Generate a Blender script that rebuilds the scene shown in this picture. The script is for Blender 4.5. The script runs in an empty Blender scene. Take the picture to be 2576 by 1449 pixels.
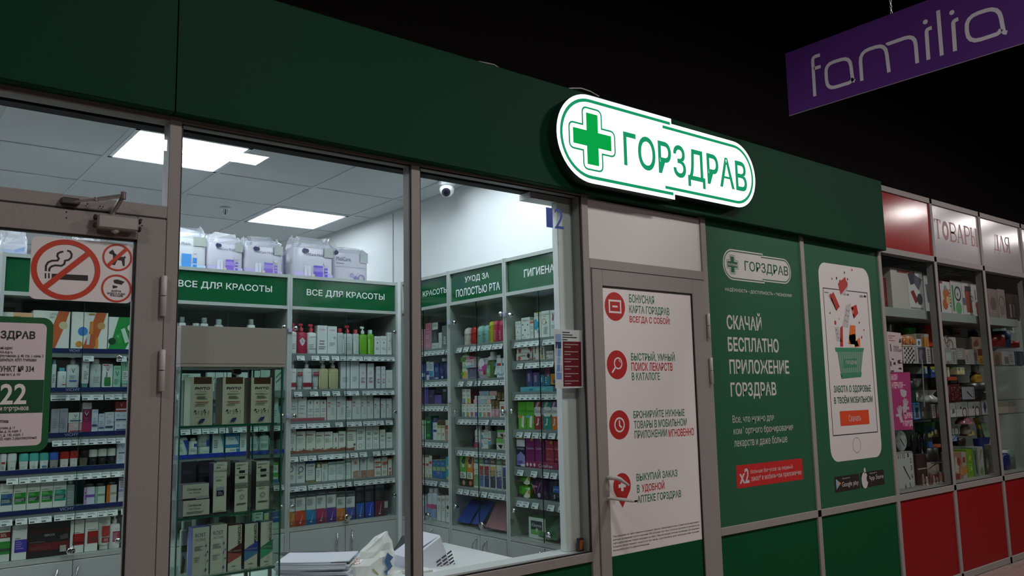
import bpy, math, random
from mathutils import Matrix, Vector
random.seed(7)
SC = bpy.context.scene
COL = SC.collection
# ---------------------------------------------------------------- camera
IW, IH, FOC = 2576.0, 1449.0, 2086.641
YAW, PITCH, ROLL = 0.677, 0.128, -0.021
CAMP = (0.0, -2.991, 1.472)
def _basis():
    f = Vector((math.sin(YAW) * math.cos(PITCH), math.cos(YAW) * math.cos(PITCH), math.sin(PITCH)))
    r0 = Vector((math.cos(YAW), -math.sin(YAW), 0)); u0 = r0.cross(f)
    c, s = math.cos(ROLL), math.sin(ROLL)
    return c * r0 + s * u0, -s * r0 + c * u0, f
CR, CU, CF = _basis()
cam = bpy.data.objects.new('camera', bpy.data.cameras.new('camera'))
cam.data.sensor_fit = 'HORIZONTAL'; cam.data.sensor_width = 36.0; cam.data.lens = FOC / IW * 36.0
cam.data.clip_start = 0.05; cam.data.clip_end = 200
m = Matrix.Identity(4)
for i in range(3):
    m[i][0], m[i][1], m[i][2], m[i][3] = CR[i], CU[i], -CF[i], CAMP[i]
cam.matrix_world = m
COL.objects.link(cam); SC.camera = cam
# ---------------------------------------------------------------- world, exposure, lamps
SC.view_settings.view_transform = 'Standard'; SC.view_settings.look = 'None'
SC.view_settings.exposure = 0.0; SC.view_settings.gamma = 1.0; SC.view_settings.use_curve_mapping = False
w = bpy.data.worlds.new('hall_gloom'); SC.world = w; w.use_nodes = True
w.node_tree.nodes['Background'].inputs[0].default_value = (0.55, 0.5, 0.5, 1)
w.node_tree.nodes['Background'].inputs[1].default_value = 0.005
SC.cycles.max_bounces = 10; SC.cycles.transparent_max_bounces = 24
SC.cycles.diffuse_bounces = 4; SC.cycles.glossy_bounces = 4; SC.cycles.transmission_bounces = 6
SC.cycles.caustics_reflective = False; SC.cycles.caustics_refractive = False
SC.cycles.sample_clamp_indirect = 4.0
def area(name, loc, sx, sy, power, col=(1, 1, 1), rot=(0, 0, 0)):
    d = bpy.data.lights.new(name, 'AREA'); d.shape = 'RECTANGLE'; d.size = sx; d.size_y = sy; d.energy = power; d.color = col
    o = bpy.data.objects.new(name, d); COL.objects.link(o); o.location = loc; o.rotation_euler = rot
    return o
HALL = (1.0, 0.95, 0.93)
for x, y, z, p in ((-1.6, -2.3, 4.0, 34), (1.6, -2.3, 4.0, 40), (4.4, -2.2, 4.0, 66), (7.4, -2.2, 4.0, 60)):
    area('corridor_lamp', (x, y, z), .5, .3, p, HALL)
for x, z in ((10.7, 3.72), (12.5, 3.78), (14.0, 3.72)):
    area('corridor_lamp', (x, -2.0, z), .55, .3, 22, HALL)
area('corridor_lamp', (3.0, -6.0, 4.2), 1.2, .4, 70, HALL)
LAMP_L = 74.0      # radiance of the fluorescent tubes of the pharmacy ceiling
LAMP_L2 = 18.0     # tubes of the household shop
# ---------------------------------------------------------------- materials
def lin(c):
    c /= 255.0
    return c / 12.92 if c <= 0.04045 else ((c + 0.055) / 1.055) ** 2.4
def rgb(h):
    if len(h) == 3: h = ''.join(a * 2 for a in h)
    return tuple(lin(int(h[i:i + 2], 16)) for i in (0, 2, 4))
_M = {}
def mat(h, rough=0.5, metal=0.0, spec=0.5, noise=0.0, scale=60, bump=0.0, coat=0.0):
    k = (h, rough, metal, spec, noise, scale, bump, coat)
    if k in _M: return _M[k]
    ma = bpy.data.materials.new('paint_' + h); ma.use_nodes = True
    nt = ma.node_tree; b = nt.nodes['Principled BSDF']
    c = rgb(h)
    b.inputs['Base Color'].default_value = (*c, 1)
    b.inputs['Roughness'].default_value = rough; b.inputs['Metallic'].default_value = metal
    b.inputs['Specular IOR Level'].default_value = spec
    b.inputs['Coat Weight'].default_value = coat
    if noise or bump:
        tc = nt.nodes.new('ShaderNodeTexCoord'); n = nt.nodes.new('ShaderNodeTexNoise')
        n.inputs['Scale'].default_value = scale; n.inputs['Detail'].default_value = 3
        nt.links.new(tc.outputs['Object'], n.inputs['Vector'])
        if noise:
            r = nt.nodes.new('ShaderNodeValToRGB')
            r.color_ramp.elements[0].position = .35; r.color_ramp.elements[1].position = .65
            r.color_ramp.elements[0].color = (*[x * (1 - noise) for x in c], 1)
            r.color_ramp.elements[1].color = (*[min(1, x * (1 + noise)) for x in c], 1)
            nt.links.new(n.outputs['Fac'], r.inputs[0]); nt.links.new(r.outputs[0], b.inputs['Base Color'])
        if bump:
            bp = nt.nodes.new('ShaderNodeBump'); bp.inputs['Strength'].default_value = bump; bp.inputs['Distance'].default_value = .002
            nt.links.new(n.outputs['Fac'], bp.inputs['Height']); nt.links.new(bp.outputs[0], b.inputs['Normal'])
    _M[k] = ma
    return ma
def emit(h, s):
    k = ('e', h, s)
    if k in _M: return _M[k]
    ma = bpy.data.materials.new('light_' + h); ma.use_nodes = True; nt = ma.node_tree
    nt.nodes.remove(nt.nodes['Principled BSDF'])
    e = nt.nodes.new('ShaderNodeEmission'); e.inputs[0].default_value = (*rgb(h), 1); e.inputs[1].default_value = s
    nt.links.new(e.outputs[0], nt.nodes['Material Output'].inputs[0])
    _M[k] = ma
    return ma
def glass(h='fbfdfc', refl=1.0, milk=0.0, rough=0.0):
    """thin pane: clear with a Fresnel reflection; milk = share of light the pane scatters"""
    k = ('g', h, refl, milk, rough)
    if k in _M: return _M[k]
    ma = bpy.data.materials.new('glass_' + h); ma.use_nodes = True; nt = ma.node_tree
    nt.nodes.remove(nt.nodes['Principled BSDF'])
    t = nt.nodes.new('ShaderNodeBsdfTransparent'); t.inputs[0].default_value = (*rgb(h), 1)
    g = nt.nodes.new('ShaderNodeBsdfGlossy'); g.inputs['Roughness'].default_value = rough
    geo = nt.nodes.new('ShaderNodeNewGeometry'); dot = nt.nodes.new('ShaderNodeVectorMath'); dot.operation = 'DOT_PRODUCT'
    nt.links.new(geo.outputs['Incoming'], dot.inputs[0]); nt.links.new(geo.outputs['Normal'], dot.inputs[1])
    def M(op, a, b=None):
        n = nt.nodes.new('ShaderNodeMath'); n.operation = op
        for i, x in enumerate((a, b)):
            if x is None: continue
            if isinstance(x, (int, float)): n.inputs[i].default_value = x
            else: nt.links.new(x, n.inputs[i])
        return n.outputs[0]
    # Schlick's reflectance, the same from both faces of the pane
    fac = M('MULTIPLY', M('ADD', M('MULTIPLY', M('POWER', M('SUBTRACT', 1.0, M('ABSOLUTE', dot.outputs['Value'])), 5.0), .96), .04), refl)
    mx = nt.nodes.new('ShaderNodeMixShader')
    src = t
    if milk:
        d = nt.nodes.new('ShaderNodeBsdfTranslucent'); d.inputs[0].default_value = (.85, .87, .88, 1)
        m2 = nt.nodes.new('ShaderNodeMixShader'); m2.inputs[0].default_value = milk
        nt.links.new(t.outputs[0], m2.inputs[1]); nt.links.new(d.outputs[0], m2.inputs[2]); src = m2
    nt.links.new(fac, mx.inputs[0])
    nt.links.new(src.outputs[0], mx.inputs[1]); nt.links.new(g.outputs[0], mx.inputs[2])
    nt.links.new(mx.outputs[0], nt.nodes['Material Output'].inputs[0])
    _M[k] = ma
    return ma
def film(h, alpha, rough=0.15, spec=0.6):
    """clear plastic: partly see-through, partly glossy plastic"""
    k = ('f', h, alpha, rough)
    if k in _M: return _M[k]
    ma = bpy.data.materials.new('film_' + h); ma.use_nodes = True
    b = ma.node_tree.nodes['Principled BSDF']
    b.inputs['Base Color'].default_value = (*rgb(h), 1); b.inputs['Alpha'].default_value = alpha
    b.inputs['Roughness'].default_value = rough; b.inputs['Specular IOR Level'].default_value = spec
    _M[k] = ma
    return ma
CHROME = mat('d8d8d8', .12, 1.0)
# ---------------------------------------------------------------- frames: local (u right, v away from the viewer, z up)
class Frame:
    def __init__(s, U, V, ang): s.U, s.V, s.ang = Vector((*U, 0)), Vector((*V, 0)), ang
    def world(s, u, v, z): return s.U * u + s.V * v + Vector((0, 0, z))
FA = Frame((1, 0), (0, 1), 0.0)                 # facade and everything parallel to it
SI = Frame((0, -1), (1, 0), -math.pi / 2)       # right-hand wall of the pharmacy, hanging sign
CAMV = Vector(CAMP)
def at(fr, x, y, v):
    """pixel of the photograph -> (u, z) on the plane v of a frame"""
    d = CF + CR * ((x - IW / 2) / FOC) - CU * ((y - IH / 2) / FOC)
    t = (v - CAMV.dot(fr.V)) / d.dot(fr.V)
    p = CAMV + d * t
    return p.dot(fr.U), p.z
def atz(x, y, z):
    d = CF + CR * ((x - IW / 2) / FOC) - CU * ((y - IH / 2) / FOC)
    p = CAMV + d * ((z - CAMV.z) / d.z)
    return p.x, p.y
# ---------------------------------------------------------------- mesh builder
_BASE = {}
_TXT = {}
def glyphs(s, bold=0.0):
    k = (s, bold)
    if k not in _TXT:
        c = bpy.data.curves.new('lettering', 'FONT'); c.body = s; c.size = 1; c.offset = bold; c.resolution_u = 3
        o = bpy.data.objects.new('lettering', c); COL.objects.link(o)
        dg = bpy.context.evaluated_depsgraph_get(); dg.update()
        me = bpy.data.meshes.new_from_object(o.evaluated_get(dg))
        v = [(p.co.x, p.co.y) for p in me.vertices]; f = [tuple(p.vertices) for p in me.polygons]
        bpy.data.objects.remove(o); bpy.data.curves.remove(c); bpy.data.meshes.remove(me)
        _TXT[k] = (v, f)
    return _TXT[k]
class MB:
    def __init__(s): s.v, s.f, s.mi, s.sm, s.mats = [], [], [], [], []
    def _m(s, ma):
        if ma not in s.mats: s.mats.append(ma)
        return s.mats.index(ma)
    def add(s, vs, fs, ma, smooth=False):
        b = len(s.v); i = s._m(ma)
        s.v += [tuple(p) for p in vs]
        for f in fs: s.f.append(tuple(b + k for k in f)); s.mi.append(i); s.sm.append(smooth)
        return s
    def box(s, u0, u1, v0, v1, z0, z1, ma, ch=0.0):
        if ch <= 0:
            vs = [(u, v, z) for z in (z0, z1) for v in (v0, v1) for u in (u0, u1)]
            return s.add(vs, [(0, 1, 5, 4), (1, 3, 7, 5), (3, 2, 6, 7), (2, 0, 4, 6), (4, 5, 7, 6), (0, 2, 3, 1)], ma)
        c = min(ch, .45 * min(u1 - u0, v1 - v0, z1 - z0)); rings = []
        for z, i in ((z0, c), (z0 + c, 0), (z1 - c, 0), (z1, c)):
            a0, a1, b0, b1 = u0 + i, u1 - i, v0 + i, v1 - i
            rings.append([(a0 + c, b0, z), (a1 - c, b0, z), (a1, b0 + c, z), (a1, b1 - c, z), (a1 - c, b1, z), (a0 + c, b1, z), (a0, b1 - c, z), (a0, b0 + c, z)])
        return s.rings(rings, ma, False)
    def rings(s, R, ma, smooth=True, cap=True):
        n = len(R[0]); vs = [p for r in R for p in r]; fs = []
        for k in range(len(R) - 1):
            for j in range(n):
                fs.append((k * n + j, k * n + (j + 1) % n, (k + 1) * n + (j + 1) % n, (k + 1) * n + j))
        s.add(vs, fs, ma, smooth)
        if cap:
            s.add(R[0], [tuple(range(n - 1, -1, -1))], ma); s.add(R[-1], [tuple(range(n))], ma)
        return s
    def lathe(s, cu, cv, prof, ma, seg=14, sx=1.0, sy=1.0, p=2.0):
        """profile [(radius, z)] turned round the vertical; p > 2 squares the section"""
        R = []
        for r, z in prof:
            ring = []
            for k in range(seg):
                a = 2 * math.pi * (k + .5) / seg; c, q = math.cos(a), math.sin(a)
                ring.append((cu + r * sx * math.copysign(abs(c) ** (2 / p), c), cv + r * sy * math.copysign(abs(q) ** (2 / p), q), z))
            R.append(ring)
        return s.rings(R, ma, True)
    def tube(s, pts, r, ma, seg=8, closed=False):
        P = [Vector(p) for p in pts]; R = []
        for i, p in enumerate(P):
            d = (P[min(i + 1, len(P) - 1)] - P[max(i - 1, 0)])
            if closed: d = P[(i + 1) % len(P)] - P[i - 1]
            d.normalize()
            a = d.cross(Vector((0, 0, 1)))
            if a.length < 1e-3: a = d.cross(Vector((0, 1, 0)))
            a.normalize(); b = d.cross(a)
            rr = r[i] if isinstance(r, (list, tuple)) else r
            R.append([tuple(p + (a * math.cos(2 * math.pi * k / seg) + b * math.sin(2 * math.pi * k / seg)) * rr) for k in range(seg)])
        if closed: R.append(R[0])
        return s.rings(R, ma, True, not closed)
    def poly(s, pts, v, ma, th=0.0, w=0.0):
        """flat polygon [(u, z)] on plane v; th extrudes it away from the viewer"""
        n = len(pts)
        s.add([(u, v, z) for u, z in pts], [tuple(range(n))], ma)
        if th:
            s.add([(u, v + d, z) for d in (0, th) for u, z in pts], [(k, (k + 1) % n, n + (k + 1) % n, n + k) for k in range(n)] + [tuple(range(2 * n - 1, n - 1, -1))], ma)
        return s
    def strip(s, path, w, v, ma, closed=False, th=0.0):
        """a line of width w along path [(u, z)] on plane v, mitred"""
        P = [Vector(p) for p in path]; n = len(P); L, Rr = [], []
        for i in range(n):
            a = P[i] - P[i - 1] if (i or closed) else P[1] - P[0]
            b = P[(i + 1) % n] - P[i] if (i < n - 1 or closed) else P[i] - P[i - 1]
            a.normalize(); b.normalize()
            na, nb = Vector((-a.y, a.x)), Vector((-b.y, b.x)); q = na + nb
            if q.length < 1e-4: q = na
            q.normalize(); k = 1 / max(.35, q.dot(na))
            L.append(P[i] + q * (w / 2 * k)); Rr.append(P[i] - q * (w / 2 * k))
        vs = [(p.x, v, p.y) for p in L] + [(p.x, v, p.y) for p in Rr]
        fs = [(i, (i + 1) % n, n + (i + 1) % n, n + i) for i in range(n if closed else n - 1)]
        s.add(vs, fs, ma)
        if th: s.add([(a, b + th, c) for a, b, c in vs], fs, ma); 
        return s
    def disc(s, cu, cz, ru, rz, v, ma, seg=20, inner=0.0):
        A = [(math.cos(2 * math.pi * k / seg), math.sin(2 * math.pi * k / seg)) for k in range(seg)]
        if not inner: return s.poly([(cu + ru * a, cz + rz * b) for a, b in A], v, ma)
        vs = [(cu + ru * a, v, cz + rz * b) for a, b in A] + [(cu + ru * inner * a, v, cz + rz * inner * b) for a, b in A]
        return s.add(vs, [(k, (k + 1) % seg, seg + (k + 1) % seg, seg + k) for k in range(seg)], ma)
    def text(s, t, u0, u1, z0, z1, v, ma, bold=0.0, fit=True, align='l', rot=False):
        gv, gf = glyphs(t, bold)
        if not gv: return s
        x0, x1 = min(p[0] for p in gv), max(p[0] for p in gv); y0, y1 = min(p[1] for p in gv), max(p[1] for p in gv)
        if rot: # reads downwards
            kx, ky = (z1 - z0) / (x1 - x0), (u1 - u0) / (y1 - y0)
            return s.add([(u0 + (p[1] - y0) * ky, v, z1 - (p[0] - x0) * kx) for p in gv], gf, ma)
        ky = (z1 - z0) / (y1 - y0); kx = (u1 - u0) / (x1 - x0) if fit else ky
        uo = u0 if (fit or align == 'l') else (u1 - (x1 - x0) * kx if align == 'r' else (u0 + u1 - (x1 - x0) * kx) / 2)
        return s.add([(uo + (p[0] - x0) * kx, v, z0 + (p[1] - y0) * ky) for p in gv], gf, ma)
    def build(s, name, fr=FA, parent=None, origin=None, **kw):
        us = [p[0] for p in s.v]; ws = [p[1] for p in s.v]; zs = [p[2] for p in s.v]
        b = origin or ((min(us) + max(us)) / 2, (min(ws) + max(ws)) / 2, min(zs))
        me = bpy.data.meshes.new(name)
        me.from_pydata([(p[0] - b[0], p[1] - b[1], p[2] - b[2]) for p in s.v], [], s.f)
        for ma in s.mats: me.materials.append(ma)
        me.polygons.foreach_set('material_index', s.mi); me.polygons.foreach_set('use_smooth', s.sm)
        me.update()
        return place(bpy.data.objects.new(name, me), fr, b, parent, **kw)
def place(o, fr, b, parent, label=None, cat=None, group=None, kind=None):
    COL.objects.link(o); _BASE[o.name] = (fr, b)
    if parent is None:
        o.location = fr.world(*b); o.rotation_euler = (0, 0, fr.ang)
    else:
        pf, pb = _BASE[parent.name]; o.parent = parent
        if pf is fr: o.location = (b[0] - pb[0], b[1] - pb[1], b[2] - pb[2])
        else:
            d = fr.world(*b) - pf.world(*pb); o.location = (d.dot(pf.U), d.dot(pf.V), d.z); o.rotation_euler = (0, 0, fr.ang - pf.ang)
    if label: o['label'] = label
    if cat: o['category'] = cat
    if group: o['group'] = group
    if kind: o['kind'] = kind
    return o
def empty(name, fr, b, label=None, cat=None, group=None, kind=None, parent=None):
    o = bpy.data.objects.new(name, None); o.empty_display_size = .05
    return place(o, fr, b, parent, label, cat, group, kind)
def copy_of(src, fr, b, parent):
    """another object on the same mesh"""
    o = src.copy(); COL.objects.link(o); _BASE[o.name] = (fr, b)
    pf, pb = _BASE[parent.name]; o.parent = parent; o.location = (b[0] - pb[0], b[1] - pb[1], b[2] - pb[2])
    return o
def arc(cu, cz, ru, rz, a0, a1, n=10):
    return [(cu + ru * math.cos(math.radians(a0 + (a1 - a0) * k / n)), cz + rz * math.sin(math.radians(a0 + (a1 - a0) * k / n))) for k in range(n + 1)]
def rrect(u0, u1, z0, z1, r, n=5):
    return arc(u1 - r, z1 - r, r, r, 0, 90, n) + arc(u0 + r, z1 - r, r, r, 90, 180, n) + arc(u0 + r, z0 + r, r, r, 180, 270, n) + arc(u1 - r, z0 + r, r, r, 270, 360, n)
def decals(mb, spec, u0, u1, z0, z1, v, rough=.45):
    """flat print on a front face: 'r' patch, 't' text, 'c' disc, 'l' lines of fine print, 'p' polygon, 'd' text read downwards; numbers are shares of the face"""
    W, H = u1 - u0, z1 - z0
    k = 0
    for it in spec.split(';'):
        q = it.split()
        if not q: continue
        k += 1; vv = v - .0003 * k
        if q[0] == 'r':
            a, b, c, d = map(float, q[1:5]); mb.poly([(u0 + a * W, z0 + c * H), (u0 + b * W, z0 + c * H), (u0 + b * W, z0 + d * H), (u0 + a * W, z0 + d * H)], vv, mat(q[5], rough))
        elif q[0] in 'td':
            a, b, c, d = map(float, q[2:6]); mb.text(q[1].replace('_', ' '), u0 + a * W, u0 + b * W, z0 + c * H, z0 + d * H, vv, mat(q[6], rough), bold=float(q[7]) if len(q) > 7 else 0.0, rot=q[0] == 'd')
        elif q[0] == 'c':
            a, b, r = map(float, q[1:4]); mb.disc(u0 + a * W, z0 + b * H, r * W, r * W, vv, mat(q[4], rough), 14)
        elif q[0] == 'o':
            a, b, r = map(float, q[1:4]); mb.disc(u0 + a * W, z0 + b * H, r * W, r * W, vv, mat(q[4], rough), 16, .75)
        elif q[0] == 'l':
            a, b, c, d = map(float, q[1:5]); n = int(q[5])
            for i in range(n):
                zz = d - (d - c) * (i + .5) / n; e = a + (b - a) * (.62 + .38 * random.random()); hh = (d - c) / n * .22
                mb.poly([(u0 + a * W, z0 + (zz - hh) * H), (u0 + e * W, z0 + (zz - hh) * H), (u0 + e * W, z0 + (zz + hh) * H), (u0 + a * W, z0 + (zz + hh) * H)], vv, mat(q[6], rough))
        elif q[0] == 'p':
            n = [float(x) for x in q[1:-1]]; mb.poly([(u0 + n[i] * W, z0 + n[i + 1] * H) for i in range(0, len(n), 2)], vv, mat(q[-1], rough))
    return mb
# ================================================================ shop front
GREY = mat('88827f', .5, spec=.2, noise=.05, scale=140)
GASKET = mat('0c0c0c', .6)
LOWGREEN = mat('0a4627', .55, spec=.08, noise=.06, scale=220)
FASCIA = mat('08331f', .6, spec=.08, noise=.05, scale=260)
REDP = mat('8a1010', .16, spec=.4, noise=.04, scale=30, bump=.10)
REDL = mat('7e0f0f', .5, spec=.12, noise=.04, scale=30)
WHITEP = mat('cfc9c8', .3)
PANE = glass('f7fbf9', .6)
def zt(X): return 2.487 - .0058 * (X - .85)        # lower edge of the fascia
def fu(x, y, v=0.0): return at(FA, x, y, v)[0]
def fz(x, y, v=0.0): return at(FA, x, y, v)[1]
S = dict(kind='structure')
def trim(n, X0, X1, Z0, Z1, label, y0=0.0, y1=.07, ma=GREY):
    MB().box(X0, X1, y0, y1, Z0, Z1, ma, .002).build('trim_%d' % n, label=label, **S)
POST = [(-.10, -.058), (.851, .893), (1.859, 1.903), (2.869, 2.913), (3.816, 3.86), (4.834, 4.876), (5.845, 5.887), (6.737, 6.778), (7.643, 7.684), (8.55, 8.592), (9.45, 9.492)]
LBL = ['grey frame post left of the glass entrance door', 'grey frame post between the entrance door and the window', 'grey frame post between the two pharmacy windows',
       'grey frame post left of the poster door', 'grey frame post between the poster door and green panels', 'grey frame post between the two green poster panels',
       'grey frame post where green panels meet red shop', 'first grey frame post of the red shop', 'second grey frame post of the red shop', 'third grey frame post of the red shop', 'last grey frame post of the red shop']
for i, (a, b) in enumerate(POST):
    trim(i + 1, a, b, 0, 2.49 if i < 6 else 2.975, LBL[i])
trim(12, .893, 2.869, .667, .711, 'grey bottom rail under the two pharmacy windows')
trim(13, 3.86, 5.845, .667, .711, 'grey rail under the green poster panels')
trim(14, 5.887, 9.45, .667, .711, 'grey rail under the red shop windows')
trim(15, 5.887, 9.45, 2.455, 2.50, 'grey rail above the red shop windows')
trim(16, 5.887, 9.45, 2.931, 2.975, 'grey top rail of the red shop front')
trim(17, 5.887, 9.45, 0, .05, 'grey floor rail of the red shop front')
trim(18, -.058, 2.869, 2.470, 2.50, 'grey top rail over entrance door and windows', .004)
trim(19, .893, 5.845, 0, .05, 'grey floor rail of the pharmacy front')
# fascia: two long green boards, their ends and underside folded back
fas = empty('wall_fascia', FA, (3, -.03, 2.46), 'dark green fascia board above the pharmacy front', **S)
def fboard(X0, X1, ends):
    mb = MB(); n = 8; P = []
    for k in range(n + 1):
        X = X0 + (X1 - X0) * k / n; zb = zt(X); ztp = 3.013 - .0075 * (X - 1.2)
        P.append([(X, .10, zb + .004), (X, -.046, zb), (X, -.05, zb + .004), (X, -.05, ztp - .004), (X, -.046, ztp), (X, .10, ztp)])
    mb.rings(P, FASCIA, False, True)
    mb.build('fascia_board', FA, fas)
fboard(-1.6, .851, 0); fboard(.856, 5.872, 1)
MB().box(-3.0, 5.845, .10, .16, 2.47, 2.96, mat('1a1a1a', .8)).build('wall_front', FA, label='dark wall closing the gap behind the fascia', **S)
# low panels
def wpan(name, X0, X1, Z0, Z1, ma, label, v=.012, parent=None):
    return MB().box(X0, X1, v, v + .02, Z0, Z1, ma, .0015).build(name, FA, parent, label=label, **({} if parent else S))
lw = empty('wall_lower', FA, (4, .02, 0), 'row of low panels along the shop fronts', **S)
for a, b in ((.893, 1.859), (1.903, 2.869), (3.86, 4.834), (4.876, 5.845)): wpan('green_panel', a, b, .05, .667, LOWGREEN, None, parent=lw)
for a, b in ((5.887, 6.737), (6.778, 7.643), (7.684, 8.55), (8.592, 9.45)): wpan('red_panel', a, b, .05, .667, REDL, None, parent=lw)
ru = empty('wall_upper', FA, (7, .02, 2.5), 'row of glossy fascia panels over the red shop', **S)
wpan('red_panel', 5.887, 6.737, 2.5, 2.931, REDP, None, parent=ru)
W2 = mat('a29a9e', .16, spec=.4, bump=.10, scale=30)
for a, b in ((6.778, 7.643), (7.684, 8.55), (8.592, 9.45)): wpan('white_panel', a, b, 2.5, 2.931, W2, None, parent=ru)
# slab serif lettering on the white fascia panels
def serif_word(word, u0, u1, z0, z1, v, ma):
    """slab serif capitals drawn as strokes; each letter a list of strokes in a 0..1 box"""
    L = {'Т': ['V.5', 'H1', 's.5', 'D0', 'D1'], 'О': ['O'], 'В': ['V.15', 'B2', 'B1', 's.15', 'S.15'], 'А': ['A'], 'Р': ['V.2', 'B2', 's.2', 'S.2'],
         'Ы': ['V.12', 'b1', 's.12', 'S.12', 'V.9', 's.9', 'S.9'], 'Д': ['Q'], 'Л': ['A0'], 'Я': ['V.82', 'b2', 'R', 's.82', 'S.82']}
    n = len(word); wd = (u1 - u0) / n; mb = MB(); H = z1 - z0; t = .3 * wd * .62
    for i, ch in enumerate(word):
        a = u0 + i * wd + wd * .06; b = u0 + (i + 1) * wd - wd * .06; w_ = b - a
        X = lambda f: a + f * w_
        for st in L[ch]:
            k = st[0]
            if k == 'V': f = float(st[1:]); mb.strip([(X(f), z0), (X(f), z1)], t, v, ma)
            elif k == 'H': mb.strip([(X(0), z1 - .02 * H), (X(1), z1 - .02 * H)], .05 * H, v, ma)
            elif k == 'D': f = float(st[1:]); mb.poly([(X(f), z1), (X(f), z1 - .24 * H), (X(.5 + (f - .5) * .62), z1 - .03 * H)], v - .0002, ma)
            elif k in 'sS':
                f = float(st[1:]); z = z0 + .025 * H if k == 's' else z1 - .025 * H
                mb.strip([(X(f) - t * .95, z), (X(f) + t * .95, z)], .05 * H, v - .0002, ma)
            elif k == 'O': mb.disc((a + b) / 2, (z0 + z1) / 2, w_ / 2, H / 2, v, ma, 22, .52)
            elif k in 'Bb':
                hi = st[1] == '2'; c0, c1 = (z0 + .46 * H, z1) if hi else (z0, z0 + (.5 if k == 'B' else .55) * H)
                d = -1 if (k == 'b' and ch == 'Я') else 1
                p0 = X(.2) if d == 1 else X(.8); p1 = (X(.98) if ch != 'Ы' else X(.6)) if d == 1 else X(.05); rz = (c1 - c0) / 2 - .03 * H
                pm = p0 + (p1 - p0) * .45
                mb.strip([(p0, c1 - .03 * H)] + [(pm + (p1 - pm) * math.sin(math.radians(q)), (c0 + c1) / 2 + rz * math.cos(math.radians(q))) for q in range(0, 181, 20)] + [(p0, c0 + .03 * H)], t * .6, v - .0001, ma)
            elif k == 'A':
                mb.strip([(X(.1), z0), (X(.48), z1)], t * .5, v, ma); mb.strip([(X(.9), z0), (X(.52), z1)], t * 1.0, v - .0001, ma)
                if st == 'A': mb.strip([(X(.25), z0 + .32 * H), (X(.75), z0 + .32 * H)], .05 * H, v - .0002, ma)
                for f in (.1, .9): mb.strip([(X(f) - t * .8, z0 + .025 * H), (X(f) + t * .8, z0 + .025 * H)], .05 * H, v - .0003, ma)
            elif k == 'Q':
                mb.strip([(X(.2), z0 + .05 * H), (X(.42), z1)], t * .5, v, ma); mb.strip([(X(.82), z0 + .05 * H), (X(.82), z1)], t, v - .0001, ma)
                mb.strip([(X(.3), z1 - .025 * H), (X(1), z1 - .025 * H)], .05 * H, v - .0002, ma); mb.strip([(X(.02), z0 + .04 * H), (X(1), z0 + .04 * H)], .06 * H, v - .0002, ma)
                for f in (.05, .97): mb.strip([(X(f), z0 + .06 * H), (X(f), z0 - .2 * H)], t * .5, v - .0003, ma)
            elif k == 'R': mb.strip([(X(.6), z0 + .46 * H), (X(.12), z0)], t * .9, v, ma)
    return mb
SERIF = mat('6e1412', .35)
serif_word('ТОВАРЫ', fu(2354, 580), fu(2462, 600), fz(2366, 600), fz(2366, 552), .0115, SERIF).build('red_lettering', FA, ru)
serif_word('ДЛЯ', fu(2503, 620), fu(2546, 630), fz(2525, 633), fz(2525, 594), .0115, SERIF).build('red_lettering', FA, ru)
# windows: gasket ring, pane
def window(name, X0, X1, Z0, Z1, label, ring=True):
    e = empty(name, FA, ((X0 + X1) / 2, .02, Z0), label, **S)
    g = .006; mb = MB()
    for a, b, c, d in ((X0, X0 + g, Z0, Z1), (X1 - g, X1, Z0, Z1), (X0, X1, Z0, Z0 + g), (X0, X1, Z1 - g, Z1)): mb.box(a, b, .006, .014, c, d, GASKET)
    mb.build('gasket', FA, e)
    MB().box(X0, X1, .014, .020, Z0, Z1, PANE).build('pane', FA, e)
    return e
window('window_1', .893, 1.859, .711, 2.470, 'large pharmacy window beside the entrance door')
w2 = window('window_2', 1.903, 2.869, .711, 2.470, 'pharmacy window with a blue 12 left of poster door')
for i, (a, b) in enumerate(((5.887, 6.737), (6.778, 7.643), (7.684, 8.55), (8.592, 9.45))):
    window('window_%d' % (i + 3), a, b, .711, 2.455, ['red shop window next to the green panels', 'second red shop window', 'third red shop window', 'last red shop window'][i])
mb = MB(); B12 = mat('123c92', .4)
mb.text('1', fu(1376, 550), fu(1392.3, 550), fz(1386, 572), fz(1384, 522), .0055, B12, bold=.0)
mb.text('2', fu(1396.5, 550), fu(1419.5, 550), fz(1407, 575), fz(1407, 524), .0055, B12, bold=.0)
mb.build('blue_number', FA, w2)
# ---------------------------------------------------------------- entrance door (left)
zg = fz(340, 603.6); xg = fu(340, 700); ZL = 2.113; XR = .848
d1 = empty('door_1', FA, (.4, .02, 0), 'glazed grey entrance door on the left', **S)
mb = MB()
mb.box(-.058, .851, 0, .07, 2.113, 2.157, GREY, .002)
mb.build('door_head', FA, d1)
mb = MB()
mb.box(xg, XR, -.006, .05, .01, ZL - .006, GREY, .002); mb.box(-.055, .02, -.006, .05, .01, ZL - .006, GREY, .002)
mb.box(.02, xg, -.006, .05, zg, ZL - .006, GREY, .002); mb.box(.02, xg, -.006, .05, .01, .22, GREY, .002)
mb.build('leaf_frame', FA, d1)
mb = MB()
for a, b, c, d in ((xg - .007, xg, .22, zg), (.02, .027, .22, zg), (.02, xg, zg - .007, zg), (.02, xg, .22, .227)): mb.box(a, b, .0, .008, c, d, GASKET)
mb.box(XR, .851, .002, .01, .01, ZL, GASKET); mb.box(-.05, .851, .002, .01, ZL - .006, ZL - .001, GASKET)
mb.build('gasket', FA, d1)
MB().box(.02, xg, .008, .014, .22, zg, PANE).build('pane', FA, d1)
MB().box(-.058, .851, .014, .02, 2.157, 2.470, PANE).build('transom_pane', FA, d1)
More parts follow.
